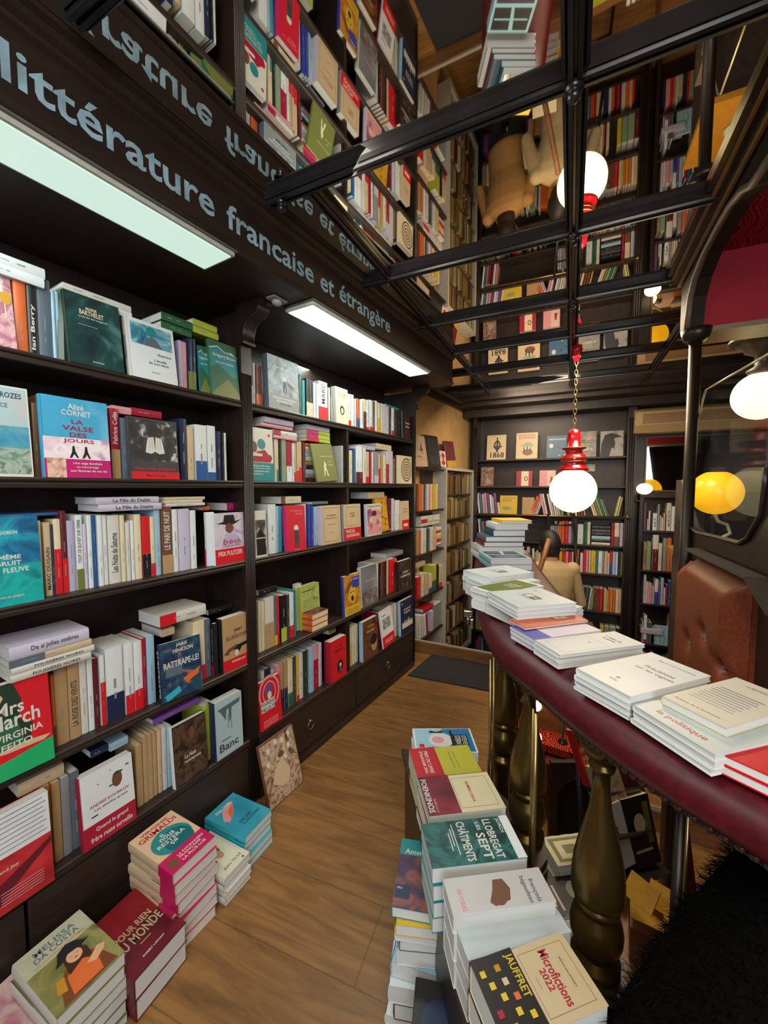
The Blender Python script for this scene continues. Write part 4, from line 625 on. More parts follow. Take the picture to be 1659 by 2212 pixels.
for z in ZK:
    y = a+.035
    while y < b-.06:
        t = rnd.uniform(.014, .034); h = rnd.uniform(.17, .235); g.box(-1.592, -1.50+rnd.uniform(-.008, .008), y, y+t-.001, z+.001, z+h, C(rnd.choice(['brown', 'tan', 'beige', 'ochre', 'maroon', 'olive', 'cream', 'tan', 'brown']))); y += t
tag(g.build('antique_books'), 'rows of old brown and tan books behind the cabinet glass', 'books', kind='stuff')
# ---------------------------------------------------------------- back wall
VB = 4.72
bz = [onv(1300, y, VB-.02).z for y in (986, 1050, 1116, 1178, 1240, 1321, 1402)]
UL, UR = uv_(onv(1028, 1110, VB))[0], uv_(onv(1348, 1110, VB))[0]
r = empty('bookcase', Matrix.Translation(G((UL+UR)/2, 4.75, LOW)) @ Matrix.Rotation(A5, 4, 'Z')); tag(r, 'tall dark built-in bookcase covering the back wall behind the globe lamp', 'bookcase')
def gch(g, name, parent):
    g2 = g.build(name, None); g2.matrix_world = GM; g2.parent = parent; g2.matrix_parent_inverse = parent.matrix_world.inverted(); return g2
g = Geo(); g.box(UL, UR, 4.85, 4.868, LOW, 2.22, WOOD); gch(g, 'back_panel', r)
for z in bz: g = Geo(); g.bbox(UL, UR, VB-.03, 4.85, z-.022, z, WOOD, .004); gch(g, 'shelf', r)
for u, w in ((UL-.03, .05), (UR, .075)):
    g = Geo(); g.box(u, u+w, VB-.06, 4.87, LOW, 2.22, WOODV)
    for k in (.25, .5, .75): g.lathe([(w*.1, LOW+.05), (w*.1, 2.1)], (u+w*k, VB-.06, 0), WOODV, 8)
    gch(g, 'pilaster', r)
g = Geo()
um = uv_(onv(1172, 1150, VB))[0]; um2 = uv_(onv(1243, 1150, VB))[0]
g.box(um2-.012, um2+.012, VB-.02, 4.85, bz[4], bz[3]-.024, WOODV); g.box(um2-.012, um2+.012, VB-.02, 4.85, bz[3], bz[2]-.024, WOODV); gch(g, 'divider', r)
GD = 'books on the back wall'; C7 = (1000, 860, 4.366); C8 = (1250, 1000, 4.0562)
def bface(crop, x0, x1, yt, z, cover, front, label, t=.02, V=VB, group=GD, lean=6, spinecol=None, w=None):
    ox, oy, s = crop; ua = pxU(ox+x0/s, V, z); ub = pxU(ox+x1/s, V, z); h = onv(ox+(x0+x1)/2/s, oy+yt/s, V).z-z
    # front cover (+x) faces the room (-GY): rotate by -90 about z
    M = Matrix.Translation(G(ua, V, z)) @ Matrix.Rotation(A5-math.pi/2, 4, 'Z') @ Matrix.Rotation(math.radians(-lean), 4, 'Y') @ Matrix.Translation((-t/2, 0, 0))
    return book('book', t, ub-ua, h, M, cover, None, None, front, None, label=label, group=group, spinecol=spinecol)
bface(C7, 222, 400, 345, bz[0], 'beige', [('r', 0, 0, 1, 1, 'c8b490'), ('t', '1868', .2, .08, .92, .3, 'black'), ('e', .55, .58, .18, .2, 'darkgrey'), ('e', .55, .58, .1, .12, 'beige'), ('p', [(.5, .3), (.6, .3), (.58, .9), (.52, .9)], 'black'), ('r', .35, .5, .8, .55, 'black'), ('t', 'Pagnard', .2, .92, .45, .95, 'black')], 'cream cover with black emblem reading 1868, back wall top shelf', .04)
bface(C7, 497, 700, 322, bz[0], 'beige', [('r', 0, 0, 1, 1, 'c4ab86'), ('t', 'ATLAS DES VINS', .13, .88, .88, .94, 'crimson'), ('t', 'DE FRANCE', .13, .76, .88, .86, 'crimson'), ('p', [(.15, .5), (.35, .56), (.55, .66), (.75, .58), (.85, .48), (.5, .46)], 'sage'), ('e', .55, .25, .24, .12, 'brown'), ('r', .35, .25, .4, .45, 'black'), ('r', .5, .3, .55, .48, 'black'), ('r', .65, .25, .7, .44, 'black')], 'beige wine atlas cover with red title, back wall top shelf', .035)
bface(C7, 785, 975, 352, bz[0], 'blue', [('r', 0, 0, 1, 1, '28557c'), ('t', 'MIGRATIONS', .14, .8, .95, .88, 'offwhite'), ('e', .24, .55, .1, .1, 'offwhite'), ('p', [(.5, .5), (.6, .55), (.68, .44)], 'black'), ('p', [(.75, .4), (.85, .44), (.9, .34)], 'black'), ('r', .6, .1, .7, .13, 'offwhite')], 'blue cover with white moon reading MIGRATIONS', .02)
bface(C7, 1060, 1255, 310, bz[0], 'grey', [('r', 0, 0, 1, 1, art('6c6a68,827e7a,9a9690', 6)), ('t', 'OISEAUX', .2, .26, .85, .36, 'offwhite'), ('e', .62, .72, .12, .05, 'pink'), ('e', .38, .64, .1, .05, 'slate'), ('r', .2, .56, .9, .575, 'brown')], 'grey cover with two small birds on a twig', .02)
bface(C7, 1292, 1510, 305, bz[0], 'grey', [('r', 0, 0, 1, 1, art('8a8682,a29e98,74706c', 6)), ('p', [(0, 0), (.05, .5), (.2, .85), (.5, .92), (.85, .8), (.95, .78), (.6, .7), (.66, .5), (.6, .3), (.5, .35), (.4, 0)], 'black')], 'grey cover with a black horse head', .02)
bface(C7, 165, 285, 648, bz[1], 'brown', [('r', .02, .02, .98, .98, art('2a201c,7a5c4c,b0948a', 14, 1))], 'dark brown photograph cover leaning left on back wall second shelf', .02)
bface(C7, 500, 650, 686, bz[1], 'crimson', [('r', .32, .02, .78, .98, 'cream'), ('e', .62, .5, .12, .15, 'brown'), ('e', .62, .5, .07, .09, 'cream')], 'red box cover with cream middle, back wall second shelf', .05)
bface(C7, 718, 872, 680, bz[1], 'pink', [('r', .48, .02, .95, .98, 'c8b0a8'), ('p', [(.65, .2), (.85, .2), (.8, .6), (.7, .6)], 'crimson')], 'pink box cover with red vase, back wall second shelf', .05)
spine_row(C7, '148,162,872,white; 168,184,905,slate; 190,208,905,lilac; 212,232,895,pink; 236,256,893,purple; 262,280,912,white; 284,298,930,lavender; 301,325,895,purple; 330,350,985,cream', bz[2], 0, 'third back shelf', GD, V=VB, tilt=-6, mind=.05)
bface(C7, 345, 508, 918, bz[2], 'yellow', [('t', "L'UNIQUE", .2, .82, .85, .9, 'olive'), ('t', 'PALETTE', .15, .68, .7, .78, 'olive'), ('e', .4, .3, .25, .1, 'sage')], 'yellow square cover on the third back shelf', .02)
bface(C7, 556, 668, 935, bz[2], 'tan', [('r', 0, 0, 1, 1, 'a8875a')], 'plain tan cover on the third back shelf', .02)
spine_row(C7, '625,640,915,orange; 644,656,920,orange; 660,672,940,pink; 678,690,950,offwhite; 694,704,950,lilac', bz[2], 0, 'third back shelf middle', GD, V=VB, tilt=20, mind=.05)
spine_row(C7, '760,782,900,pink; 786,800,900,white; 830,846,900,white; 850,862,900,lavender; 870,884,905,white; 890,905,910,offwhite; 910,922,930,beige; 930,950,940,sage; 985,1010,1000,sage; 1030,1050,990,beige; 1060,1080,1000,cream; 1090,1110,1000,brown; 1116,1136,985,brown; 1145,1160,970,tan', bz[2], 0, 'third back shelf under the globe', GD, V=VB, tilt=-12, mind=.05)
spine_row(C7, '1235,1252,965,offwhite; 1256,1272,950,beige; 1278,1300,935,olive; 1304,1322,940,sage; 1326,1344,935,green; 1348,1362,950,sage; 1366,1378,960,slate', bz[2], 0, 'third back shelf right', GD, V=VB, tilt=-18, mind=.05)
spine_row(C7, '1432,1446,925,cream; 1452,1466,935,lime', bz[2], 0, 'third back shelf end', GD, V=VB, tilt=10, mind=.05)
spine_row(C7, '155,168,1140,white; 172,184,1160,slate; 190,204,1165,grey; 210,226,1165,crimson; 232,246,1160,maroon; 252,270,1160,white; 276,290,1170,pink', bz[3], 0, 'fourth back shelf left', GD, V=VB, tilt=-5, mind=.05)
spine_row(C7, '822,838,1205,lilac; 841,857,1205,lavender; 861,884,1140,grey; 888,900,1205,pink; 902,926,1165,orange; 929,954,1160,orange; 958,990,1142,red; 993,1020,1145,lilac; 1023,1040,1165,slate; 1062,1074,1155,darkgrey; 1078,1130,1190,white; 1132,1146,1160,green; 1148,1168,1150,green; 1171,1198,1150,offwhite; 1396,1420,1140,crimson; 1425,1470,1145,cream/brown@.4; 1476,1505,1160,lilac', bz[3], 0, 'fourth back shelf', GD, V=VB, mind=.05)
def blying(crop, x0, x1, ys, cols, V, where, z0=None, group=GD):
    ox, oy, s = crop; xm = ox+(x0+x1)/2/s; zs = [onv(xm, oy+y/s, V).z for y in ys]
    if z0 is not None: d = z0-zs[-1]; zs = [z+d for z in zs]
    ym = oy+ys[-1]/s; ua = onv(ox+x0/s, ym, V).dot(GX); ub = onv(ox+x1/s, ym, V).dot(GX)
    for i, c in enumerate(cols):
        t = zs[i]-zs[i+1]-.0008
        M = Matrix.Translation(G(ua, V, zs[i+1]+t/2)) @ Matrix.Rotation(A5, 4, 'Z') @ Matrix(((0, 0, 1, 0), (0, 1, 0, 0), (-1, 0, 0, 0), (0, 0, 0, 1)))
        book('book', t, .12, ub-ua, M, c, None, None, None, dashes(0), label='%s book lying %s of %s' % (c, ['on top', 'second', 'third', 'fourth', 'fifth', 'sixth', 'seventh'][i], where), group=group)
blying(C7, 1212, 1388, [1180, 1212, 1245, 1275, 1305, 1335, 1358], ['black', 'darkgrey', 'black', 'sky', 'black', 'cream'], VB, 'the flat pile, fourth back shelf', bz[3]+.001)
spine_row(C7, '905,932,1405,yellow; 936,960,1405,red; 964,990,1405,pink; 994,1020,1420,red; 1024,1048,1425,white', bz[4], 0, 'fifth back shelf beside the man', GD, V=VB, mind=.05)
spine_row(C8, '-18,-2,740,orange; 10,33,790,white; 36,58,752,red; 60,82,765,pink; 86,101,762,cream; 104,145,765,yellow; 149,165,755,teal; 169,203,750,white; 205,219,775,grey; 222,250,758,beige; 253,265,790,cream; 267,290,762,red/royal@.5; 293,320,768,sky; 323,338,775,white; 341,360,775,navy; 363,377,755,olive', bz[4], 0, 'fifth back shelf right', GD, V=VB, mind=.05)
spine_row(C8, '12,26,1065,slate; 28,44,1070,forest; 46,60,1075,slate; 62,76,1080,darkgrey; 78,92,1100,offwhite; 95,118,1110,sage', bz[5], 0, 'sixth back shelf', GD, V=VB, tilt=6, mind=.05)
spine_row(C8, '123,134,1075,brown; 135,148,1075,brown; 149,162,1075,brown; 163,178,1075,brown; 180,208,1100,red; 216,240,1112,beige; 242,253,1130,yellow; 255,270,1090,orange; 273,292,1092,gold; 296,318,1095,orange; 321,344,1105,cream; 347,369,1105,beige', bz[5], 0, 'sixth back shelf right', GD, V=VB, mind=.05)
spine_row(C8, '182,215,1380,yellow; 220,262,1390,sage; 266,318,1390,sage; 322,360,1405,maroon', bz[6], 0, 'lowest visible back shelf', GD, V=VB, mind=.05)
spine_row(C8, '-95,-80,840,red; -76,-62,850,brown; -58,-44,850,offwhite; -40,-26,850,maroon', bz[5], 0, 'sixth back shelf by the ladder', GD, V=VB, tilt=-8, mind=.05)
# brass picture rail and ladder
g = Geo(); BR = mat('9c8350', .3, .85); BRASS = mat('7c6434', .22, .9, scale=8); p0 = onv(1026, 1112, 4.63); p1 = onv(1356, 1117, 4.63); g.tube([p0, p1], .009, BR, 10); g.sphere(p1, .018, BR, 12, 8)
for x in (1100, 1250): p = onv(x, 1114, 4.63); g.tube([p, p+GY*.06], .006, BR, 6)
tag(g.build('ladder_rail'), 'brass rail running across the back bookcase at chest height', 'rail')
r = empty('library_ladder', Matrix.Translation(G(-.1, 4.35, LOW))); tag(r, 'slim black library ladder leaning on the brass rail behind the man', 'ladder')
la, lb = onv(1184, 1110, 4.6), onv(1237, 1110, 4.6); la2, lb2 = onv(1196, 1330, 4.3), onv(1256, 1330, 4.3)
dd = (la2-la); k = (LOW-la.z)/dd.z; fa = la+dd*k; dd2 = (lb2-lb); fb = lb+dd2*((LOW-lb.z)/dd2.z)
for a_, b_ in ((la, fa), (lb, fb)):
    g = Geo(); g.tube([a_, b_], .013, BEAM, 8); ch(g, 'ladder_rail', r)
for i in range(7):
    q = .06+i*.135; g = Geo(); g.tube([la.lerp(fa, q), lb.lerp(fb, q)], .01, BEAM, 8); ch(g, 'rung', r)
# right shelf unit on the back wall
VR = 4.72; rz = [onv(1425, y, VR).z for y in (1146, 1233, 1306, 1393)]
UA, UB = uv_(onv(1386, 1150, VR))[0], uv_(onv(1462, 1150, VR))[0]+.25
r = empty('bookcase', Matrix.Translation(G((UA+UB)/2, 4.75, LOW))); tag(r, 'narrow dark bookcase right of the back pilaster, under the wall mirror', 'bookcase')
for z in rz: g = Geo(); g.bbox(UA, UB, VR-.02, 4.86, z-.02, z, WOOD, .003); gch(g, 'shelf', r)
g = Geo(); g.box(UA-.03, UA, VR-.04, 4.868, LOW, 1.33, WOODV); gch(g, 'side_panel', r)
g = Geo(); g.box(UB, UB+.03, VR-.04, 4.868, LOW, 1.33, WOODV); gch(g, 'side_panel', r)
g = Geo(); g.box(UA-.03, UB+.03, VR-.05, 4.868, 1.30, 1.33, WOOD); gch(g, 'top', r)
spine_row(C8, '564,590,345,purple; 598,607,490,offwhite; 610,624,420,offwhite; 649,684,442,white*ART; 688,705,362,grey; 708,720,460,beige; 723,739,480,offwhite; 742,755,440,beige; 766,804,350,offwhite*MOROZOV; 808,845,380,white', rz[0], 0, 'top of the narrow back bookcase', 'books on the narrow back bookcase', V=VR, maxd=.36, mind=.05)
spine_row(C8, '562,589,697,tan*AMERICAINES; 592,628,695,sage; 642,690,612,offwhite/maroon@.6; 694,725,706,offwhite; 733,765,662,grey; 769,803,660,orange; 805,822,720,lilac; 825,843,770,pink', rz[1], 0, 'second shelf of narrow back bookcase', 'books on the narrow back bookcase', V=VR, maxd=.36, mind=.05)
spine_row(C8, '564,585,982,lavender; 587,598,1040,white; 600,638,1060,pink; 641,659,1090,lilac; 663,691,1022,white/royal@.5; 694,709,1050,violet; 713,740,1010,sky; 743,755,1095,white; 758,775,1070,crimson; 779,811,1035,blue; 818,834,1050,lavender', rz[2], 0, 'third shelf of narrow back bookcase', 'books on the narrow back bookcase', V=VR, maxd=.36, mind=.05)
spine_row(C8, '550,561,1390,lavender; 566,592,1340,white/magenta@.12; 598,612,1400,slate; 616,634,1400,slate; 790,820,1345,offwhite', rz[3], 0, 'fourth shelf of narrow back bookcase', 'books on the narrow back bookcase', V=VR, maxd=.36, mind=.05)
bface(C8, 662, 780, 1430, rz[3], 'sky', [('r', .05, .05, .95, .95, art('5c90a8,9cc0d0,7aa8bc', 9, 2, 'wave'))], 'pale blue swirling cover low on the narrow back bookcase', V=VR, group='books on the narrow back bookcase')
blying(C8, 548, 738, [1285, 1335], ['lavender'], VR-.002, 'the narrow back bookcase, below its third shelf', rz[3]+.10, group='books on the narrow back bookcase')
# mirror and air conditioner above it
r = empty('wall_mirror', Matrix.Translation(G(1.2, 4.85, 1.35))); tag(r, 'large frameless mirror on the back wall under the air conditioner', 'mirror')
g = Geo(); g.box(UA+.02, 2.2, 4.845, 4.865, 1.36, onv(1400, 938, 4.66).z-.01, mat('6c5028', .4)); gch(g, 'backing', r); g = Geo(); g.box(UA+.035, 2.19, 4.84, 4.846, 1.372, onv(1400, 938, 4.66).z-.02, MIRROR); gch(g, 'glass', r)
g = Geo(); AC = mat('b59a72', .45, var=.05); ua = uv_(onv(1372, 900, 4.6))[0]
P = [(4.85, 2.16), (4.61, 2.16), (4.55, 2.20), (4.55, 2.30), (4.59, 2.35), (4.85, 2.35)]
P = [(4.86, onv(1400, 934, 4.65).z), (4.63, onv(1400, 934, 4.6).z), (4.58, onv(1400, 918, 4.6).z), (4.57, onv(1400, 890, 4.6).z), (4.62, onv(1400, 884, 4.6).z), (4.86, onv(1400, 872, 4.65).z)]
g.prism([G(ua, v, z) for v, z in P][::-1], GX*1.9, AC); r = g.build('air_conditioner'); tag(r, 'cream wall air conditioner above the mirror on the back wall', 'air conditioner')
z0, z1 = P[2][1], P[3][1]; g = Geo(); g.prism([G(ua+.06, 4.579, z0+.01), G(ua+.06, 4.5715, z1-.02), G(ua+1.85, 4.5715, z1-.02), G(ua+1.85, 4.579, z0+.01)], -GY*.004, mat('8f7048', .4)); ch(g, 'front_grille', r)
g = Geo(); p = onv(1392, 1056, 4.73); BULB = mat('ffe6b0', .3, emit=3, var=.0, name='lit_sconce'); g.sphere(p, .07, BULB, 16, 10, (1, 1, .8)); r = empty('wall_sconce', Matrix.Translation(p)); tag(r, 'small lit brass wall lamp beside the back mirror', 'lamp'); o = g.build('shade'); o.parent = r; o.matrix_parent_inverse = r.matrix_world.inverted()
g = Geo(); g.tube([p+Vector((0, 0, -.06)), p+Vector((0, 0, -.1)), p+GX*-.05+Vector((0, 0, -.13)), p+GX*-.08+GY*.06+Vector((0, 0, -.09)), p+GX*-.06+GY*.13+Vector((0, 0, -.07))], .008, BR, 8); ch(g, 'arm', r)

# small framed notice on the back wall
g = Geo(); p = onv(1267, 1003, 4.84); q = onv(1285, 1018, 4.84); g.prism([p, Vector((p.x, p.y, q.z)), Vector((q.x, q.y, q.z)), Vector((q.x, q.y, p.z))], -GY*.006, mat('a8a498', .5)); tag(g.build('wall_notice'), 'tiny framed notice on the back wall right of the globe', 'sign')
# ---------------------------------------------------------------- globe pendant
GD_ = 2.63; gc = onD(1237, 1060, GD_); K = GD_/FOC
RED = mat('a81420', .18, spec=.7); GLOBE = mat('fff2b8', .3, emit=1.9, var=.0, name='lit_globe')
r = empty('pendant_lamp', Matrix.Translation(gc)); tag(r, 'white globe pendant with glossy red turned cap hanging from a chain', 'lamp')
g = Geo(); g.sphere(gc, 47*K, GLOBE, 32, 20, z1=.93); ch(g, 'globe', r)
g = Geo(); T = lambda rr, y: (rr*K, (1060-y)*K)
g.lathe([T(31, 1017), T(28, 1011), T(24, 1007), T(22, 1003), T(25, 998), T(26, 992), T(25, 987), T(21, 983), T(17, 980), T(16, 974), T(22, 971), T(23, 969), T(20, 967), T(13, 966), T(13, 945), T(12, 936), T(8, 930), T(3, 927), T(1, 926)], gc, RED, 28); cap = ch(g, 'lamp_cap', r)
g = Geo(); g.lathe([T(25.5, 999), T(26.3, 998), T(25.5, 997)], gc, BR, 24); g.lathe([T(26.3, 991), T(27, 990), T(26.2, 989)], gc, BR, 24); g.lathe([T(24, 970), T(24.6, 969), T(24, 968)], gc, BR, 24); ch(g, 'brass_rings', r)
g = Geo(); zt = gc.z+(1060-926)*K; zb = CEIL-.10; n = 15
for i in range(n):
    zc = zt+(zb-zt)*(i+.5)/n; hh = (zb-zt)/n*.62; ax = GX if i % 2 else GY
    g.tube([Vector((gc.x, gc.y, zc))+ax*(.009*math.cos(a_))+Vector((0, 0, hh*math.sin(a_))) for a_ in [2*math.pi*k/10 for k in range(10)]], .0022, BR, 5, True)
ch(g, 'chain', r)
g = Geo(); g.lathe([(.006, -.105), (.014, -.10), (.034, -.03), (.036, -.022), (.030, -.018), (.034, -.004), (.03, 0)], (gc.x, gc.y, CEIL-.036), RED, 24); ch(g, 'ceiling_canopy', r)

# second globe on the right with dark stepped mount
gc2 = onD(1643, 855, 1.9); R2 = .112; r = empty('ceiling_globe', Matrix.Translation(gc2)); tag(r, 'white globe lamp cut by the right edge under a dark stepped mount', 'lamp')
g = Geo(); g.sphere(gc2, R2, GLOBE, 28, 18, z1=.95); ch(g, 'globe', r)
g = Geo(); h = 2.10-gc2.z; g.lathe([(.05, R2*.9), (.06, R2+.01), (.03, R2+.03), (.03, R2+.08), (.07, R2+.10), (.075, R2+.12), (.10, R2+.13), (.105, R2+.15), (.13, R2+.16), (.135, h), (.12, h+.0)], gc2, WOOD, 28); ch(g, 'mount', r)

# ---------------------------------------------------------------- right alcove: red valance, patterned soffit, partition with glass and tufted leather
REDF = mat('8c1422', .85, var=.12, scale=300)
TIG = art('3a060a,b01820,c02028,1a0406,a8141c', 7, 4, 'wave')
TIGO = art('2c0806,d8401c,e04c22,c83a1a,30100a', 9, 4, 'wave')
VV = 2.12; za, zb = onv(1505, 712, VV).z, onv(1545, 547, VV).z
g = Geo(); g.M = GM; g.box(.48, 1.7, VV, VV+.03, za, zb+.05, REDF); tag(g.build('valance'), 'plain red fabric panel above the right alcove', 'valance')
g = Geo(); g.M = GM; g.box(.48, 1.7, .5, VV, zb, zb+.02, TIG); tag(g.build('soffit_panel'), 'red and black striped fabric ceiling of the right alcove', 'fabric')
g = Geo(); g.M = GM; g.box(.50, 1.7, VV-.02, VV+.16, za-.02, za, mat('6c583c', .5)); struct(g, 'trim_alcove')
r = empty('brass_post', Matrix.Translation(G(.45, 2.1, LOW))); tag(r, 'dark brass post rising behind the glass partition to the red valance', 'post')
pc = onu(1500, 800, .455); PB = mat('2a2018', .38, .5)
g = Geo(); g.lathe([(.0225, LOW+.03), (.0225, za-.03)], (pc.x, pc.y, 0), PB, 18); ch(g, 'shaft', r)
g = Geo(); g.lathe([(.03, za-.06), (.045, za-.045), (.05, za-.03), (.055, za-.005)], (pc.x, pc.y, 0), PB, 18); ch(g, 'capital', r)
g = Geo(); g.lathe([(.05, LOW), (.05, LOW+.02), (.03, LOW+.04)], (pc.x, pc.y, 0), PB, 18); ch(g, 'foot', r)
U0 = .47
def uz(px, py, u=U0): p = onu(px, py, u); return (p.dot(GY), p.z)
outer = [uz(1461, 1037), uz(1478, 1037), uz(1481, 1095), uz(1494, 1139), uz(1509, 1151), uz(1560, 1163), uz(1600, 1174), uz(1619, 1163), uz(1648, 1111), uz(1656, 1049), uz(1659, 1010)]
va = outer[0][0]; vb = outer[-1][0]-.25
poly = outer+[(vb, outer[-1][1]), (vb, .52), (va, .52)]
r = empty('partition', Matrix.Translation(G(U0, 1.9, .52))); tag(r, 'dark wooden partition on the right with rounded glass window', 'partition')
g = Geo()
# split the concave outline into strips along v
for i in range(len(outer)-1):
    (v1, z1), (v2, z2) = outer[i], outer[i+1]
    if abs(v1-v2) < 1e-4: continue
    g.prism([G(U0, v1, .52), G(U0, v1, z1), G(U0, v2, z2), G(U0, v2, .52)], GX*.03, WOODV)
g.prism([G(U0, outer[-1][0], .52), G(U0, outer[-1][0], outer[-1][1]), G(U0, vb, outer[-1][1]), G(U0, vb, .52)], GX*.03, WOODV)
ch(g, 'panel', r)
g = Geo(); g.tube([G(U0-.004, v, z) for v, z in outer[1:]], .007, WOODV, 8); ch(g, 'window_bead', r)
gl = [uz(1480, 1036), uz(1512, 862), uz(1518, 843), uz(1659, 760)]
g = Geo(); g.prism([G(U0+.008, v, z) for v, z in [outer[2], outer[3], outer[4], outer[5], outer[6], outer[7], outer[8], (gl[3][0], outer[8][1]), gl[3], gl[2], gl[1], (outer[1][0], outer[1][1])]], GX*.006, GLASS); ch(g, 'glass_pane', r)
g = Geo(); g.tube([G(U0+.010, v, z) for v, z in [outer[1], gl[1], gl[2], gl[3]]], .0035, mat('c9b890', .2, .3), 6); ch(g, 'glass_edge', r)
g = Geo(); g.prism([G(.47, va, LOW), G(.47, va, .52), G(.47, va-.1, .52), G(.47, va-.1, LOW)], GX*.03, WOODV); ch(g, 'leg', r)
# tufted leather panel fixed to the partition
UL_ = .405
LTH = grain('brown_leather', '6a2e1c', '84422a', .38, (30, 30, 30), .12, 3, .35)
cor = [uz(1462, 1408, UL_), uz(1606, 1560, UL_), uz(1606, 1320, UL_), uz(1585, 1262, UL_), uz(1480, 1200, UL_), uz(1462, 1212, UL_), uz(1455, 1290, UL_)]
r = empty('leather_panel', Matrix.Translation(G(.48, 1.8, .7))); tag(r, 'buttoned brown leather back panel below the glass partition', 'upholstered panel')
vmin, vmax = uz(1612, 1400, U0-.02)[0], max(c[0] for c in cor)
def ztop(v):
    a = [uz(1606, 1320, UL_), uz(1585, 1262, UL_), uz(1480, 1200, UL_), uz(1463, 1212, UL_)]
    if v <= a[0][0]: return a[0][1]
    for (v1, z1), (v2, z2) in zip(a, a[1:]):
        if v <= v2: return z1+(z2-z1)*(v-v1)/(v2-v1)
    return a[-1][1]
tuft = [uz(1480, 1382, UL_), uz(1512, 1366, UL_), uz(1545, 1440, UL_)]
NV, NZ = 56, 56; vs = []; fs = []; zlow = .50
for j in range(NZ+1):
    for i in range(NV+1):
        s_ = i/NV; v = vmin+(vmax-vmin)*s_; zt_ = ztop(v); q = j/NZ; z = zlow+(zt_-zlow)*q
        e = min(1, s_*9, (1-s_)*16, (1-q)*9, q*8+.3); dome = math.sin(min(1, e)*math.pi/2)
        d = .055*dome
        for tv, tz in tuft:
            rr = math.hypot(v-tv, z-tz); d -= .050*math.exp(-(rr/.017)**2)+.012*math.exp(-(rr/.04)**2); d -= .012*math.exp(-((z-tz)-(v-tv)*.2)**2/.0002-((v-tv)/.06)**2)
        vs.append(G(U0-.01-max(d, .003), v, z))
for j in range(NZ):
    for i in range(NV): a_ = j*(NV+1)+i; fs.append((a_, a_+NV+1, a_+NV+2, a_+1))
g = Geo(); g.add(vs, fs, LTH, True)
g.prism([G(U0-.012, vmin, zlow), G(U0-.012, vmax, zlow), G(U0-.012, vmax, ztop(vmax)), G(U0-.012, (vmin+vmax)/2, ztop((vmin+vmax)/2)), G(U0-.012, vmin, ztop(vmin))], GX*.012, LTH); ch(g, 'cushion', r)
for i, (tv, tz) in enumerate(tuft): g = Geo(); g.sphere(G(U0-.035, tv, tz), .010, LTH, 12, 8); ch(g, 'button', r)
MLD = mat('2c241e', .75, spec=.12); m1, m2, m3 = uz(1472, 1186, UL_), uz(1600, 1250, UL_), uz(1648, 1330, UL_)
g = Geo()
for (pa, pb) in ((m1, m2), (m2, m3)):
    d0 = G(0, pa[0], pa[1]); d1 = G(0, pb[0], pb[1]); dr = (d1-d0).normalized(); nn = GX.cross(dr)*-1
    prof = [(U0-.01, -.014), (UL_+.03, -.014), (UL_+.015, -.006), (UL_+.005, 0), (UL_+.01, .006), (U0-.01, .008)]
    g.prism([d0+GX*u+nn*w*(-1 if nn.z < 0 else 1) for u, w in prof], d1-d0, MLD)
ch(g, 'moulding', r)
# amber lamp seen through the glass
p = onD(1546, 1064, 2.75); AMB = mat('e8a818', .3, emit=.85, var=.03, name='amber_shade')
r = empty('amber_lamp', Matrix.Translation(p)); tag(r, 'large amber dome lamp glowing behind the glass partition', 'lamp')
g = Geo(); g.sphere(p, 47*2.75/FOC, AMB, 28, 18, z1=.93); ch(g, 'shade', r)
g = Geo(); g.tube([p+Vector((0, 0, -.15)), p+Vector((.02, 0, -.2)), p+Vector((.07, 0, -.22)), p+Vector((.09, 0, -.28)), p+Vector((.04, 0, -.32)), p+Vector((-.02, 0, -.36)), p+Vector((-.03, 0, -.40))], .012, mat('8a9a80', .4), 8); g.lathe([(.06, -.42), (.06, -.40), (.02, -.39)], p, mat('8a9a80', .4), 16); ch(g, 'stand', r)
r = empty('side_counter', Matrix.Translation((p.x, p.y, LOW))); tag(r, 'ochre topped counter behind the glass partition under the amber lamp', 'counter')
zc = p.z-.425; g = Geo(); gp = uv_(p); g.M = GM; g.box(gp[0]-.22, gp[0]+.7, gp[1]-.25, gp[1]+.3, zc-.04, zc, mat('9a6a1c', .4)); ch(g, 'top', r)
g = Geo(); g.M = GM; g.box(gp[0]-.18, gp[0]+.66, gp[1]-.2, gp[1]+.28, LOW, zc-.04, WOOD); ch(g, 'body', r)
for i in range(3):
    z = zc+.001+.026*i; M = Matrix.Translation(G(gp[0]+.18, gp[1]-.12+.01*i, z+.0125)) @ Matrix.Rotation(A5+.1*i, 4, 'Z') @ Matrix(((0, 0, 1, 0), (0, 1, 0, 0), (-1, 0, 0, 0), (0, 0, 0, 1)))
    book('book', .024, .14, .2, M, ['beige', 'cream', 'tan'][i], label=['lowest', 'middle', 'topmost'][i]+' book of the pile beside the amber lamp', group='books behind the partition')
# ---------------------------------------------------------------- padded railing
MAR = grain('maroon_leather', '36070f', '520e1a', .42, (14, 14, 14), .10, 4, .35)
_o = [onz(x, y, .924) for x, y in [(1045,1366), (1060,1400), (1080,1435), (1113,1464), (1151,1497), (1208,1547), (1266,1597), (1348,1660), (1405,1701), (1463,1741), (1530,1785), (1597,1828), (1700,1895)]]
E = [Vector((-.80, 2.55, 0)), Vector((-.70, 2.2, 0)), Vector((-.60, 1.88, 0)), Vector((-.50, 1.58, 0))]+[Vector((p.x, p.y, 0)) for p in _o]+[Vector((_o[-1].x+.2, _o[-1].y-.06, 0))]
def nrm(i):
    t = (E[min(i+1, len(E)-1)]-E[max(i-1, 0)]).normalized(); return Vector((-t.y, t.x, 0))
SEC = [(.010, .920), (-.006, .928), (-.012, .945), (-.007, .968), (.012, .986), (.045, .998), (.08, 1.0), (.26, 1.0), (.30, .994), (.325, .975), (.33, .945), (.32, .920)]
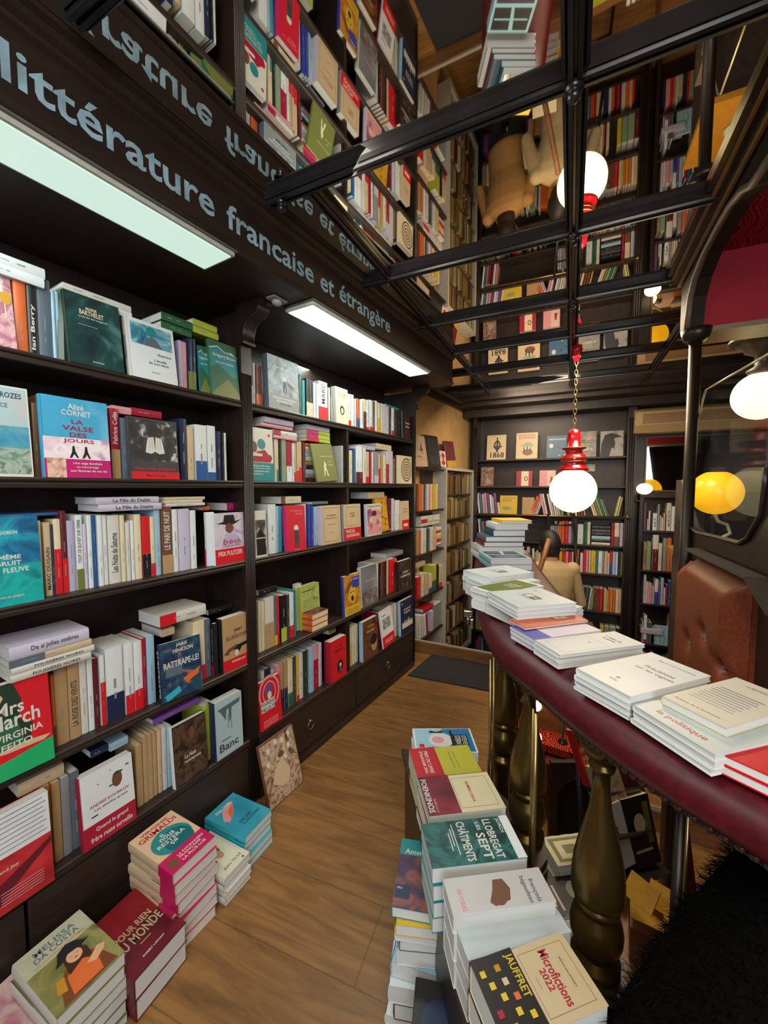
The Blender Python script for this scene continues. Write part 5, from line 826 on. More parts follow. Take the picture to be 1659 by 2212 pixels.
def sweep(g, sec, m, sm=True, rng=None):
    ids = rng or range(len(E)); vs = []; fs = []; n = len(sec)
    for i in ids:
        N_ = nrm(i)
        for d, z in sec: vs.append(E[i]+N_*d+Vector((0, 0, z)))
    L_ = len(list(ids))
    for j in range(L_-1):
        for k in range(n): fs.append((j*n+k, j*n+(k+1) % n, (j+1)*n+(k+1) % n, (j+1)*n+k))
    fs.append(tuple(range(n))); fs.append(tuple((L_-1)*n+k for k in range(n-1, -1, -1))); g.add(vs, fs, m, sm)
r = empty('railing', Matrix.Translation((-.15, .95, .4))); tag(r, 'curved railing with maroon leather top rail on turned bronze balusters', 'railing')
g = Geo(); sweep(g, SEC, MAR, True); ch(g, 'padded_rail', r)
g = Geo(); sweep(g, [(.03, .895), (.03, .921), (.30, .921), (.30, .895)], WOOD, False); ch(g, 'rail_board', r)
g = Geo()
for i in range(len(E)-1):
    n = max(1, int((E[i+1]-E[i]).length/.0135))
    for k in range(n):
        p = E[i].lerp(E[i+1], k/n)+nrm(i).lerp(nrm(i+1), k/n)*.004; g.sphere(p+Vector((0, 0, .922)), .0082, mat('4a4038', .3, .8), 8, 5)
g.build('nail_trim'); o = bpy.data.objects['nail_trim']; o.parent = r; o.matrix_parent_inverse = r.matrix_world.inverted(); tag(o, 'row of dark round upholstery nails', kind='stuff')
BZ = mat('66512a', .30, .85, var=.2, scale=6); BZ2 = mat('6a5428', .24, .9, var=.15, scale=8)
PR = [(.05, 0), (.05, .03), (.030, .05), (.028, .34), (.04, .37), (.046, .40), (.047, .405), (.047, .418), (.028, .422), (.029, .432), (.042, .445), (.050, .468), (.051, .485), (.046, .508), (.035, .522), (.034, .530), (.043, .533), (.044, .545), (.038, .549), (.038, .555), (.050, .558), (.051, .566), (.050, .60), (.047, .63), (.040, .665), (.030, .705), (.021, .745), (.017, .79), (.0165, .825), (.024, .829), (.025, .835), (.018, .840), (.020, .848), (.032, .856), (.041, .872), (.043, .893)]
bal = [(1303, .80), (1146, 1.10), (1092, 1.42), (1112, 1.78), (1480, .66)]
for x, D in bal[:4]:
    p = onD(x, 1053+.5*FOC/D, D); g = Geo(); sc = 1.0; g.lathe([(a_*sc, z) for a_, z in PR], (p.x, p.y, 0), BZ, 32); ch(g, 'baluster', r)
for x, D, rr in [(1059.5, 1.22, .0045), (1067, 1.24, .0045), (1151, .95, .0035), (1157, .93, .0055), (1468, .70, .0085), (1486, .72, .003)]:
    p = onD(x, 1053+.6*FOC/D, D); g = Geo(); g.lathe([(rr, .40 if D > .7 else .0), (rr, .87)], (p.x, p.y, 0), BR if rr < .007 else PB, 12); ch(g, 'brass_rod', r)
g = Geo(); p = onz(1032, 1335, .96); CH = mat('a8a8a8', .12, 1.0)
g.M = Matrix.Translation((-.455, 1.40, .93)) @ Matrix.Rotation(math.radians(20), 4, 'Z'); g.bbox(-.035, .0, -.012, .012, -.008, .016, CH, .003); g.bbox(-.012, .002, -.02, .02, -.05, -.012, CH, .003); g.tube([(-.02, 0, -.008), (-.016, 0, -.04)], .005, CH, 8); ch(g, 'chrome_catch', r)
# ledge under the balusters
_b1 = onD(1303, 1053+.9*FOC/.8, .8); _b2 = onD(1146, 1053+.9*FOC/1.1, 1.1)
LG = [Vector((-.69, 1.28, 0)), Vector((-.244, .687, 0)), Vector((-.10, .50, 0)), Vector((.05, .38, 0)), Vector((.30, .36, 0)), Vector((.34, .50, 0)), Vector((.12, .70, 0)), Vector((_b1.x+.055, _b1.y+.01, 0)), Vector((_b1.x+.02, _b1.y+.055, 0)), Vector((_b1.x-.05, _b1.y+.03, 0)), onz(1205, 1985, .4), onz(1165, 1880, .4), Vector((_b2.x+.05, _b2.y-.02, 0)), Vector((_b2.x+.03, _b2.y+.05, 0)), Vector((-.45, 1.34, 0))]
g = Geo(); g.prism([Vector((p.x, p.y, .38)) for p in LG], (0, 0, .02), WOOD); r = g.build('railing_ledge'); tag(r, 'low dark ledge below the railing carrying the piles of new novels', 'ledge')
cx_, cy_ = sum(p.x for p in LG)/len(LG), sum(p.y for p in LG)/len(LG)
g = Geo(); g.prism([Vector((p.x+(cx_-p.x)*.04, p.y+(cy_-p.y)*.04, 0)) for p in LG], (0, 0, .38), WOODV); ch(g, 'base', r)
# ---------------------------------------------------------------- flat piles located from their top covers
GR = 'journals and books on the padded rail'
def quad(BL, BR, TR, z, w=None, h=None, TL=None):
    a, b = onz(*BL, z), onz(*BR, z)
    if TL: d = onz(*TL, z); c = b+(d-a)
    else: c = onz(*TR, z); d = a+(c-b)
    up = ((d-a)).normalized(); W_ = w or (b-a).length; H_ = h or (d-a).length
    rt = Vector((up.y, -up.x, 0)); ctr = (a+c)/2; return ctr, rt, up, W_, H_
def pile(q, z, ts, cover, front, label, group, z0=None, jit=.004, covers=None, spine=None, band=None, pages=None, skew=.03, hard=False, spinecol=None, labels=None, backspine=None):
    """pile of flat books; ts = thicknesses from the top down; lowest rests on z0"""
    ctr, rt, up, w, h = q; zz = z; n = len(ts)
    if z0 is not None:
        k = (z-z0)/sum(ts); ts = [t*k for t in ts]
    for i, t in enumerate(ts):
        zz -= t; an = random.uniform(-skew, skew) if i else 0; c_, s_ = math.cos(an), math.sin(an)
        R_ = Vector((rt.x*c_-rt.y*s_, rt.x*s_+rt.y*c_, 0)); U_ = Vector((-R_.y, R_.x, 0)); o_ = ctr+(Vector((random.uniform(-jit, jit), random.uniform(-jit, jit), 0)) if i else Vector())
        base = o_-R_*(w/2)-U_*(h/2)
        M = Matrix(((0, R_.x, U_.x, base.x), (0, R_.y, U_.y, base.y), (1, 0, 0, zz+t/2-.0002), (0, 0, 0, 1)))
        cv = covers[i % len(covers)] if covers else cover
        pos = ['topmost', 'second', 'third', 'fourth', 'fifth', 'sixth', 'seventh', 'eighth', 'ninth', 'tenth'][i] if i < n-1 or n == 1 else 'lowest'
        lab = label if n == 1 else ('%s of the %s pile' % (pos, label) if i else 'topmost of the %s pile' % label)
        book('journal' if group == GR else 'book', t-.0006, w, h, M, cv, band if (i == 0 or covers is None) else None, pages, front if i == 0 else None, spine, label=(labels[i] if labels else lab), group=group, hard=hard, spinecol=spinecol, cat='journal' if group == GR else 'book'); K_ = (FOC/max(.3, (ctr-CC).dot(CF)))**2; AREA[BOOKS[-1]] = w*h*K_*.7 if i == 0 else t*(w+h)*K_*.6
GF = 'books piled on the floor by the bookcase'; GL = 'novels piled on the railing ledge'; GR = 'journals and books on the padded rail'
pile(quad((121,2200),(271,2055),(173,1965),.20), .20, [.036, .036, .034, .034, .034, .026], 'olive', [('r', 0, 0, 1, 1, art('2c3018,5a5c2c,8a8450,3a3c1c', 6, 1)), ('r', 0, .66, 1, 1, art('8f927c,a8a890,7c8068', 5, .3)), ('t', 'MELISSA', .22, .84, .82, .92, 'slate'), ('t', 'DA COSTA', .18, .75, .82, .83, 'slate'), ('t', 'LES DOULEURS FANTÔMES', .14, .69, .86, .73, 'ochre'), ('p', [(.12, .02), (.25, .3), (.4, .42), (.62, .44), (.8, .34), (.9, .02)], '6b3c1c'), ('p', [(.28, .06), (.34, .3), (.46, .38), (.62, .36), (.74, .2), (.7, .05)], 'orange'), ('p', [(.38, .3), (.42, .55), (.5, .62), (.66, .6), (.74, .46), (.72, .3), (.6, .36)], '3a2014'), ('e', .56, .48, .11, .085, 'c89a78'), ('p', [(.3, .5), (.36, .56), (.42, .66), (.56, .7), (.68, .66), (.76, .58), (.84, .56), (.7, .53), (.5, .56), (.38, .5)], 'black'), ('r', .5, .49, .54, .495, 'black'), ('r', .59, .49, .63, .495, 'black'), ('e', .565, .445, .025, .008, 'crimson'), ('p', [(.6, .26), (.82, .36), (.92, .32), (.86, .26), (.7, .2)], 'c89a78'), ('p', [(.14, .2), (.22, .36), (.32, .34), (.26, .16)], 'ochre')], 'orange-dressed woman in black hat', GF, z0=.0006, spinecol='offwhite')
pile(quad((280,2110),(411,2000),(298,1926),.121, w=.155, h=.235), .121, [.06, .06], 'maroon', [('r', 0, 0, 1, 1, art('2c0810,5a0f1c,7c1420', 4, 1)), ('r', 0, .5, 1, 1, art('5c0c18,8c141e,6a101a', 5, 1)), ('t', 'POUR RIEN', .2, .5, .85, .6, 'beige'), ('t', 'AU MONDE', .08, .34, .92, .48, 'beige'), ('r', .4, .28, .6, .29, 'beige'), ('t', 'ROBERT LAFFONT', .3, .12, .7, .145, 'offwhite')], 'dark red Pour rien au monde', GF, z0=.0006, hard=True)
pile(quad((379,1892),(458,1803),(366,1748),.262, w=.145, h=.225), .262, [.033]*8, 'beige', [('r', 0, 0, 1, 1, 'c8a888'), ('e', .52, .52, .42, .26, 'teal'), ('e', .6, .45, .3, .24, '0f5c66'), ('t', 'VIRGINIE', .18, .9, .82, .95, 'crimson'), ('t', 'GRIMALDI', .08, .79, .92, .88, 'crimson'), ('t', 'IL', .42, .66, .52, .72, 'offwhite'), ('t', 'nous', .34, .58, .66, .65, 'offwhite'), ('t', 'RESTERA', .2, .49, .82, .56, 'offwhite'), ('t', 'ça', .42, .41, .58, .48, 'offwhite')], 'cream and teal Il nous restera ça', GF, z0=.0006, jit=.007, skew=.06, band=('b01450', 0, .3, [('t', 'LA ROMANCIÈRE', .3, .6, .92, .75, 'offwhite'), ('t', 'FRANÇAISE', .3, .4, .8, .55, 'offwhite'), ('t', 'LA PLUS LUE', .3, .2, .85, .35, 'offwhite'), ('e', .15, .45, .1, .3, 'brown')]))
pile(quad((481,1897),(535,1838),(458,1796),.10, h=.2), .10, [.025]*4, 'offwhite', [('r', 0, 0, 1, 1, 'c4c2b0'), ('t', 'JEAN TEULÉ', .2, .1, .85, .18, 'brown'), ('e', .45, .58, .2, .16, 'brown'), ('e', .5, .45, .12, .1, 'tan'), ('e', .8, .05, .03, .02, 'black')], 'white cover with brown insect drawing', GF, z0=.0006)
pile(quad((530,1815),(583,1743),(503,1708),.13, w=.14, h=.205), .13, [.026]*5, 'cyan', [('r', 0, 0, 1, 1, art('1c6c8c,2a8aa4,3c9cb0', 5, 1)), ('p', [(.2, .5), (.5, .62), (.75, .85), (.6, .9), (.3, .78), (.12, .6)], 'pink'), ('p', [(.3, .55), (.5, .62), (.68, .8), (.4, .72)], 'orange'), ('t', 'PIALOUX', .2, .82, .7, .9, 'offwhite'), ('t', 'DES VIES', .3, .3, .7, .36, 'navy'), ('t', 'À DÉCOUVERT', .3, .22, .9, .28, 'navy')], 'bright blue cover with pink cloud', GF, z0=.0006, jit=.006)
pile(quad((10,2290),(130,2215),(15,2130),.12, w=.14, h=.2), .12, [.03]*4, 'pink', [('r', 0, 0, 1, 1, art('5c4060,b07080,c8a8a0,7c3040', 8, 1))], 'pink patterned cover cut by bottom left corner', GF, z0=.0006)
# ledge piles, cover heads towards the railing
def lq(TL, TR, BR_, BL_, z, w=None, h=None): return quad(BL_, BR_, TR, z, w, h)
pile(lq((1015,1574),(1037,1621),(893,1622),(887,1577),.50, .135, .215), .50, [.034]*3, 'white', [('r', .03, .03, .97, .97, '8fb4c4'), ('r', .03, .5, .97, .97, '1c6c9c'), ('e', .5, .45, .3, .2, 'offwhite'), ('e', .5, .4, .14, .1, 'pink'), ('r', .1, .62, .9, .66, 'black'), ('r', .28, .66, .72, .9, 'black'), ('t', 'STEVE', .32, .8, .68, .88, 'offwhite'), ('t', 'STERN', .32, .69, .68, .78, 'offwhite'), ('p', [(.1, .5), (.16, .4), (.1, .3), (.2, .26), (.22, .5)], 'black'), ('p', [(.9, .5), (.84, .4), (.9, .3), (.8, .26), (.78, .5)], 'black'), ('r', .66, .08, .8, .16, 'red')], 'blue and white cover with black-hatted man', GL, z0=.4006)
pile(lq((1019,1619),(1044,1658),(901,1673),(879,1627),.515, .13, .205), .515, [.026]*4, 'lime', [('r', 0, 0, 1, 1, 'b0a838'), ('t', 'Tiens ferme ta couronne', .2, .68, .8, .71, 'olive'), ('t', 'Sauvagement', .2, .6, .8, .64, 'olive')], 'yellow cover with red prize band', GL, z0=.4006, band=('a81828', 0, .42, [('r', 0, 0, 1, .9, 'b01c2c'), ('t', 'PRIX DU LIVRE', .12, .52, .9, .66, 'offwhite'), ('t', 'ÉTRANGER 2022', .12, .34, .9, .48, 'offwhite')]))
pile(lq((1026,1668),(1095,1744),(929,1763),(902,1682),.545), .545, [.029]*5, 'cream', [('r', 0, 0, 1, 1, 'c8bb98'), ('r', .1, .44, .9, .445, 'brown'), ('r', .1, .93, .9, .935, 'brown'), ('r', .1, .44, .107, .935, 'brown'), ('r', .893, .44, .9, .935, 'brown'), ('t', 'NUMÉRO DEUX', .22, .62, .78, .67, 'crimson')], 'cream novel with dark red half jacket', GL, z0=.4006, band=('5c1020', 0, .42, [('r', 0, .2, 1, 1, art('2c0810,6a1424,8c2434', 8, 1)), ('t', 'FOENKINOS', .06, .04, .94, .22, 'offwhite'), ('t', 'Gallimard', .6, .28, .94, .34, 'pink')]))
pile(lq((1091,1756),(1144,1851),(938,1875),(906,1780),.555), .555, [.035]*4, 'teal', [('r', 0, 0, 1, 1, art('0a1a1c,14403e,2c6460,0e2c2c', 10, 2)), ('t', 'JORDI', .05, .84, .4, .89, 'offwhite'), ('t', 'LLOBREGAT', .05, .69, .95, .78, 'offwhite'), ('t', 'LES', .1, .6, .3, .64, 'offwhite'), ('t', 'SEPT', .36, .56, .95, .66, 'offwhite'), ('t', 'CHÂTIMENTS', .05, .38, .95, .5, 'offwhite'), ('r', .0, .80, .0001, .81, 'white'), ('r', 0, .9, 1, 1, 'white')]+[('r', .1+.1*i, .32-.03*(i % 3), .5+.1*(i % 4), .33-.03*(i % 3), 'offwhite') for i in range(4)], 'dark teal Les Sept Châtiments', GL, z0=.4006)
pile(lq((1144,1873),(1208,1945),(985,1976),(951,1900),.56), .56, [.03, .045, .045], 'white', [('r', 0, 0, 1, 1, 'b5b0b0'), ('p', [(.2, .58), (.5, .62), (.8, .58), (.92, .42), (.8, .38), (.5, .44), (.2, .48)], 'brown'), ('e', .72, .48, .2, .07, 'brown'), ('t', 'françois', .3, .82, .95, .88, 'slate'), ('t', 'bégaudeau', .2, .74, .95, .8, 'slate'), ('t', 'ma cruauté', .35, .1, .95, .16, 'pink')], 'white novel with small brown bear figure', GL, z0=.4006)
pile(quad((1003,2077),(1080,2110),(1240,2030),.535, .135, .21), .50, [.03]*3, 'white', [('r', 0, 0, 1, 1, 'b8c0c6')], 'blank white cover between the novels', GL, z0=.4006) if False else None
pile(lq((1221,2014),(1326,2164),(1108,2262),(1004,2090),.56), .56, [.05, .05, .055], 'cream', [('r', 0, 0, 1, 1, 'bba684'), ('r', .1, .46, .9, .464, 'brown'), ('r', .1, .93, .9, .934, 'brown'), ('r', .1, .46, .105, .934, 'brown'), ('r', .895, .46, .9, .934, 'brown'), ('t', 'RÉGIS JAUFFRET', .3, .82, .7, .845, 'brown'), ('t', 'Microfictions', .14, .66, .86, .75, 'crimson'), ('t', '2022', .36, .58, .64, .645, 'crimson'), ('r', .42, .52, .58, .523, 'brown')], 'beige Microfictions novel with black windowed jacket', GL, z0=.4006, band=('201814', 0, .43, [('t', 'JAUFFRET', .04, .74, .6, .96, 'yellow'), ('tv', 'Gallimard', .0, .0, .001, .001, 'offwhite')]+[('r', a_, b_, a_+.09, b_+.12, c_) for a_, b_, c_ in [(.12, .46, 'ochre'), (.3, .2, 'yellow'), (.3, .5, 'beige'), (.46, .34, 'yellow'), (.5, .6, 'orange'), (.62, .12, 'crimson'), (.66, .5, 'yellow'), (.74, .75, 'yellow'), (.8, .3, 'ochre'), (.88, .55, 'slate'), (.14, .1, 'yellow'), (.86, .08, 'beige')]]))
pile(lq((1208,1945),(1226,2013),(1003,2077),(982,1972),.53), .53, [.04, .045, .045], 'white', [('r', 0, 0, 1, 1, 'b0babf')], 'blank white cover beside the Microfictions novel', GL, z0=.4006)
# floor pile beside the ledge
qa = quad((862,1960),(945,1960),None,.33, .125, .2, TL=(880,1826))
qa = (qa[0]+Vector((-.005, 0, 0)),)+qa[1:]
pile(qa, .33, [.03, .03, .028, .028, .05, .045, .05, .045, .03], 'teal', [('r', 0, 0, 1, 1, art('141c2c,4a3048,8a4a3c,2a3c5c', 8, 2)), ('r', 0, .74, 1, 1, 'teal'), ('t', 'Amsterdam', .12, .76, .98, .84, 'offwhite'), ('r', .02, .12, .34, .3, 'navy'), ('t', 'DU', .06, .24, .16, .27, 'offwhite')], 'guidebook to Amsterdam', 'books piled on the floor beside the ledge', z0=.0006, covers=['teal', 'yellow', 'white', 'slate', 'white', 'sky', 'white', 'maroon', 'white'], jit=.012, skew=.12)
qb = (onz(960, 2190, .2)+Vector((0.0, -.03, 0)), qa[1], qa[2], .12, .17)
pile(qb, .20, [.05, .05, .05, .05], 'black', [('e', .5, .5, .35, .3, 'navy')], 'black-covered books at the bottom edge', 'books piled on the floor beside the ledge', z0=.0006)
# ---------------------------------------------------------------- on the padded rail
def rp(TL, TR, BR_, BL_, z, ts, cover, front, label, **k):
    pile(quad(BL_, BR_, TR, z, k.pop('w', None), k.pop('h', None)), z, ts, cover, front, label, GR, z0=k.pop('z0', 1.0006), **k)
STAMP = [('r', 0, 0, 1, 1, 'b4bcc0'), ('r', .32, .45, .68, .62, 'black'), ('r', .35, .47, .5, .6, 'offwhite'), ('r', .53, .49, .65, .58, 'grey'), ('r', .1, .8, .3, .81, 'slate'), ('r', .3, .4, .7, .41, 'slate')]
rp((1411,1394),(1534,1460),(1360,1505),(1247,1442), 1.045, [.012, .012, .012, .008], 'white', [('r', 0, 0, 1, 1, 'b7babb'), ('t', 'Précisions', .36, .62, .86, .68, 'darkgrey'), ('t', 'sur les vagues', .3, .53, .94, .59, 'darkgrey'), ('t', 'Marie Darrieussecq', .3, .86, .9, .89, 'slate'), ('e', .5, .2, .03, .02, 'slate'), ('t', 'P.O.L', .45, .12, .58, .15, 'slate')], 'white paperback Précisions sur les vagues')
rp((1326,1359),(1397,1391),(1214,1414),(1153,1383), 1.035, [.008, .012, .014], 'white', [('r', 0, 0, 1, 1, 'b3b6b8'), ('r', .1, .08, .9, .085, 'grey'), ('r', .1, .6, .9, .605, 'grey'), ('r', .1, .08, .107, .6, 'grey'), ('r', .893, .08, .9, .6, 'grey'), ('t', "L'usage de", .25, .78, .75, .82, 'darkgrey'), ('t', 'la parole', .3, .72, .7, .76, 'darkgrey'), ('e', .5, .5, .02, .015, 'slate')], 'white paperback with thin printed frame', jit=.008)
rp((1217,1322),(1270,1340),(1133,1357),(1099,1337), 1.04, [.006], 'orange', [('r', 0, 0, 1, 1, 'b4522c')]+[('r', .08+.13*((i*5) % 7), .06+.08*(i % 10), .12+.13*((i*5) % 7), .07+.08*(i % 10), 'beige') for i in range(22)]+[('r', .15, .6, .62, .8, 'beige'), ('t', 'GRIMACES', .22, .68, .55, .72, 'brown')], 'orange speckled booklet with cream label on the rail', z0=1.034)
rp((1235,1335),(1296,1362),(1150,1382),(1106,1352), 1.033, [.008, .012, .012], 'lavender', [('r', 0, 0, 1, .35, 'royal'), ('r', 0, .25, 1, 1, 'b8b0c0')], 'white and blue journals under the orange booklet')
rp((1181,1266),(1231,1302),(1103,1312),(1068,1277), 1.075, [.014, .012, .012], 'white', STAMP, 'white journal with black stamp picture', z0=1.04)
rp((1190,1290),(1245,1312),(1112,1334),(1064,1298), 1.039, [.010, .014, .014], 'white', [('r', 0, 0, 1, 1, 'b4bcc0')], 'white journals beneath the stamp picture ones', jit=.006)
rp((1126,1252),(1164,1266),(1061,1286),(1029,1266), 1.07, [.016, .02, .03], 'white', [('r', .06, .06, .94, .94, '5c6826'), ('t', 'ALCOOLS', .3, .6, .75, .68, 'offwhite'), ('t', 'POÈMES', .3, .5, .7, .57, 'offwhite')], 'white bordered green cover')
rp((1114,1222),(1131,1237),(1032,1249),(1024,1230), 1.08, [.02, .02, .04], 'white', STAMP, 'far white journal with small stamp picture')
rp((1131,1240),(1148,1250),(1038,1262),(1024,1251), 1.062, [.015, .02, .025], 'white', STAMP, 'middle white journal on the far rail', w=.14)
rp((1700,1500),(1760,1580),(1552,1628),(1362,1522), 1.035, [.012, .012, .010], 'white', [('r', 0, 0, 1, 1, 'a9b2b2'), ('t', 'la politique', .2, .07, .8, .15, 'crimson')], 'pale paperback La politique')
rp((1564,1456),(1745,1512),(1582,1563),(1419,1510), 1.050, [.014], 'cream', [('r', 0, 0, 1, 1, 'b8b2a6'), ('t', 'LA RELIGION DE L AVENIR', .3, .86, .95, .9, 'brown'), ('t', 'Éditions de la Sorbonne', .1, .08, .8, .11, 'brown')]+[('r', .1+.02*(i % 3), .25+.05*i, .8-.03*(i % 2), .262+.05*i, 'grey') for i in range(9)], 'cream back cover with printed paragraph lying on La politique', z0=1.0355)
rp((1690,1560),(1760,1640),(1720,1700),(1596,1622), 1.03, [.014, .014], 'red', [('r', 0, 0, 1, 1, 'b0141c')], 'red paperback at the right edge of the rail', w=.14, h=.12)
# tall pile of albums at the far end of the rail
q0 = quad((1035,1224),(1140,1224),None,1.0, .25, .24, TL=(1040,1200)); ce = onD(1080, 1200, 2.28); ce.z = 0; rt_ = Vector((.857, .515, 0)); up_ = Vector((-.515, .857, 0))
zz = 1.0005
cf_ = onD(1088, 1200, 2.02); cf_.z = 0
for i in range(2):
    base = cf_-rt_*.10-up_*.125; M = Matrix(((0, rt_.x, up_.x, base.x), (0, rt_.y, up_.y, base.y), (1, 0, 0, 1.0145+.0284*i), (0, 0, 0, 1)))
    book('album', .028, .20, .23, M, '7fa4ae', None, None, [('r', .06, .55, .94, .95, 'black'), ('r', .06, .10, .94, .48, '2a2234'), ('p', [(.45, .55), (.52, .55), (.6, .95), (.5, .95)], '7fa4ae'), ('r', .1, .74, .9, .77, '7fa4ae'), ('e', .5, .3, .3, .12, 'purple')], None, label=['lower', 'upper'][i]+' pale blue album with dark pictures before the tall album pile', group='albums piled at the far rail end', cat='album'); BOOKS.pop()
for i, (t, w_, off, c_, nm) in enumerate([(.036, .25, -.02, 'white', 'thick white'), (.034, .25, -.02, 'offwhite', 'thick pale'), (.028, .22, -.01, 'maroon', 'dark maroon-edged'), (.030, .22, .0, 'slate', 'slate blue'), (.036, .18, .02, '1c4450', 'dark teal'), (.034, .18, .035, 'white', 'broad white'), (.018, .17, .06, 'yellow', 'yellow')]):
    o_ = ce+rt_*off; base = o_-rt_*(w_/2)-up_*.10
    M = Matrix(((0, rt_.x, up_.x, base.x), (0, rt_.y, up_.y, base.y), (1, 0, 0, zz+t/2), (0, 0, 0, 1))); zz += t+.0004
    book('album', t, w_, .20, M, c_, None, None, None, None, label=nm+' album in the tall pile at the far end of the rail', group='albums piled at the far rail end', hard=True, cat='album'); BOOKS.pop()
# ---------------------------------------------------------------- lower level beyond the railing
r = empty('bench', Matrix.Translation(onz(1215, 1600, -.35))); tag(r, 'bench with orange and black striped seat on the lower floor', 'bench')
a = [onz(x, y, -.35) for x, y in [(1120,1590),(1300,1648),(1290,1606),(1120,1560)]]
g = Geo(); g.prism([p-Vector((0, 0, .05)) for p in a], (0, 0, .05), TIGO); ch(g, 'seat', r)
g = Geo(); g.prism([Vector((p.x, p.y, LOW)) for p in [a[0].lerp(a[3], .08), a[1].lerp(a[2], .08), a[2], a[3]]], (0, 0, .40), mat('1a1616', .6)); ch(g, 'base', r)
g = Geo(); dn = (a[2]-a[1]).normalized(); g.prism([Vector((a[3].x, a[3].y, LOW)), Vector((a[2].x, a[2].y, LOW)), Vector((a[2].x, a[2].y, -.08)), Vector((a[3].x, a[3].y, -.08))], dn*.03, OAK); ch(g, 'back', r)
g = Geo(); p = onz(1215, 1604, -.349); g.lathe([(.03, 0), (.03, .008), (.008, .014), (.006, .30)], p, BEAM, 14); tag(g.build('rod_stand'), 'thin black rod with round foot standing on the striped bench', 'stand')
for x, y, z in [(1159, 1525, -.16), (1158, 1592, -.20)]:
    D = (EYE-z)*FOC/(y-1053); p = onD(x, y, D); g = Geo(); g.sphere(p, .035, BULB, 14, 9); g.tube([p, p-Vector((0, 0, .25))], .006, BR, 6); tag(g.build('candle_lamp'), 'small warm glowing bulb %s behind the second brass rod' % ('upper' if y < 1560 else 'lower'), 'lamp')
# dark cupboard with an arched opening under the bench
g = Geo(); a0 = onD(1190, 1700, 2.3); a1 = onD(1318, 1700, 2.3); ex = (a1-a0).normalized(); L_ = (a1-a0).length; dn_ = CF.copy(); dn_.z = 0; dn_.normalize()
pr = [(0, LOW), (0, -.20), (L_, -.20), (L_, LOW), (L_*.88, LOW)]+[(L_*(.5+.38*math.cos(math.pi*k/10)), -.42+.12*math.sin(math.pi*k/10)) for k in range(11)]+[(L_*.12, LOW)]
for k in range(len(pr)): pass
pv = [Vector((a0.x, a0.y, 0))+ex*u+Vector((0, 0, z)) for u, z in pr]
for s0, s1, z0_, z1_ in ((0, .12, LOW, -.20), (.88, 1, LOW, -.20)): g.prism([Vector((a0.x, a0.y, 0))+ex*(L_*u)+Vector((0, 0, z)) for u, z in ((s0, z0_), (s1, z0_), (s1, z1_), (s0, z1_))], dn_*.03, mat('2a2624', .5))
for k in range(10):
    u0_, u1_ = .5-.38*math.cos(math.pi*k/10), .5-.38*math.cos(math.pi*(k+1)/10); h0_, h1_ = -.42+.12*math.sin(math.pi*k/10), -.42+.12*math.sin(math.pi*(k+1)/10)
    g.prism([Vector((a0.x, a0.y, 0))+ex*(L_*u)+Vector((0, 0, z)) for u, z in ((u0_, h0_), (u1_, h1_), (u1_, -.20), (u0_, -.20))], dn_*.03, mat('2a2624', .5))
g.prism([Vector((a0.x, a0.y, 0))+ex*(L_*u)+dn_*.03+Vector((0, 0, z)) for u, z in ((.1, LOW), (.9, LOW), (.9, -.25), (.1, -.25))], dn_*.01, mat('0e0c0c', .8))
tag(g.build('arched_cupboard'), 'dark cupboard with a black arched opening before the striped bench', 'cupboard')
a = [onD(1192, 1700, 2.2), onD(1300, 1700, 2.2)]
g = Geo(); RW = mat('6a1018', .6)
p = onz(1168, 1900, LOW); g.box(p.x-.06, p.x+.06, p.y+.45, p.y+.55, LOW, -.42, RW); tag(g.build('red_screen'), 'dark red upright screen beside the striped bench', 'screen')
# display table with books, visible between the balusters
TZ = -.06
tp = [onz(x, y, TZ) for x, y in [(1185,2150),(1390,2150),(1400,1850),(1195,1850)]]
tc = sum(tp, Vector())/4; r = empty('display_table', Matrix.Translation((tc.x, tc.y, LOW))); tag(r, 'wooden display table covered with books on the lower floor', 'table')
g = Geo(); g.prism([p-Vector((0, 0, .03)) for p in tp], (0, 0, .03), OAK); ch(g, 'table_top', r)
for p in tp: q = p.lerp(tc, .1); g = Geo(); g.box(q.x-.025, q.x+.025, q.y-.025, q.y+.025, LOW, TZ-.03, OAK); ch(g, 'leg', r)
GT = 'books on the lower display table'
def tb(px, py, yaw, n, t, w, h, cover, front, label, z=TZ, lean=None):
    c_ = onz(px, py, z); rt = Vector((math.cos(yaw), math.sin(yaw), 0)); up = Vector((-rt.y, rt.x, 0))
    pile((c_, rt, up, w, h), z+.0005+n*t, [t]*n, cover, front, label, GT)
tb(1230, 1880, -.9, 4, .022, .12, .17, 'cream', [('r', .1, .1, .9, .9, 'olive'), ('r', .2, .2, .8, .8, 'cream'), ('r', .35, .35, .65, .65, 'olive')], 'small green-framed cover')
tb(1225, 1965, -.9, 2, .025, .14, .2, 'black', [('e', .4, .7, .25, .16, 'sage'), ('r', .2, .3, .8, .34, 'offwhite'), ('r', .2, .2, .7, .24, 'offwhite')], 'black cover with pale figure')
tb(1248, 2080, -.9, 3, .025, .14, .2, 'navy', [('t', 'LACTÉ', .2, .6, .8, .7, 'offwhite'), ('t', 'BRASSERIE', .1, .46, .9, .54, 'offwhite')], 'navy cover with white capitals')
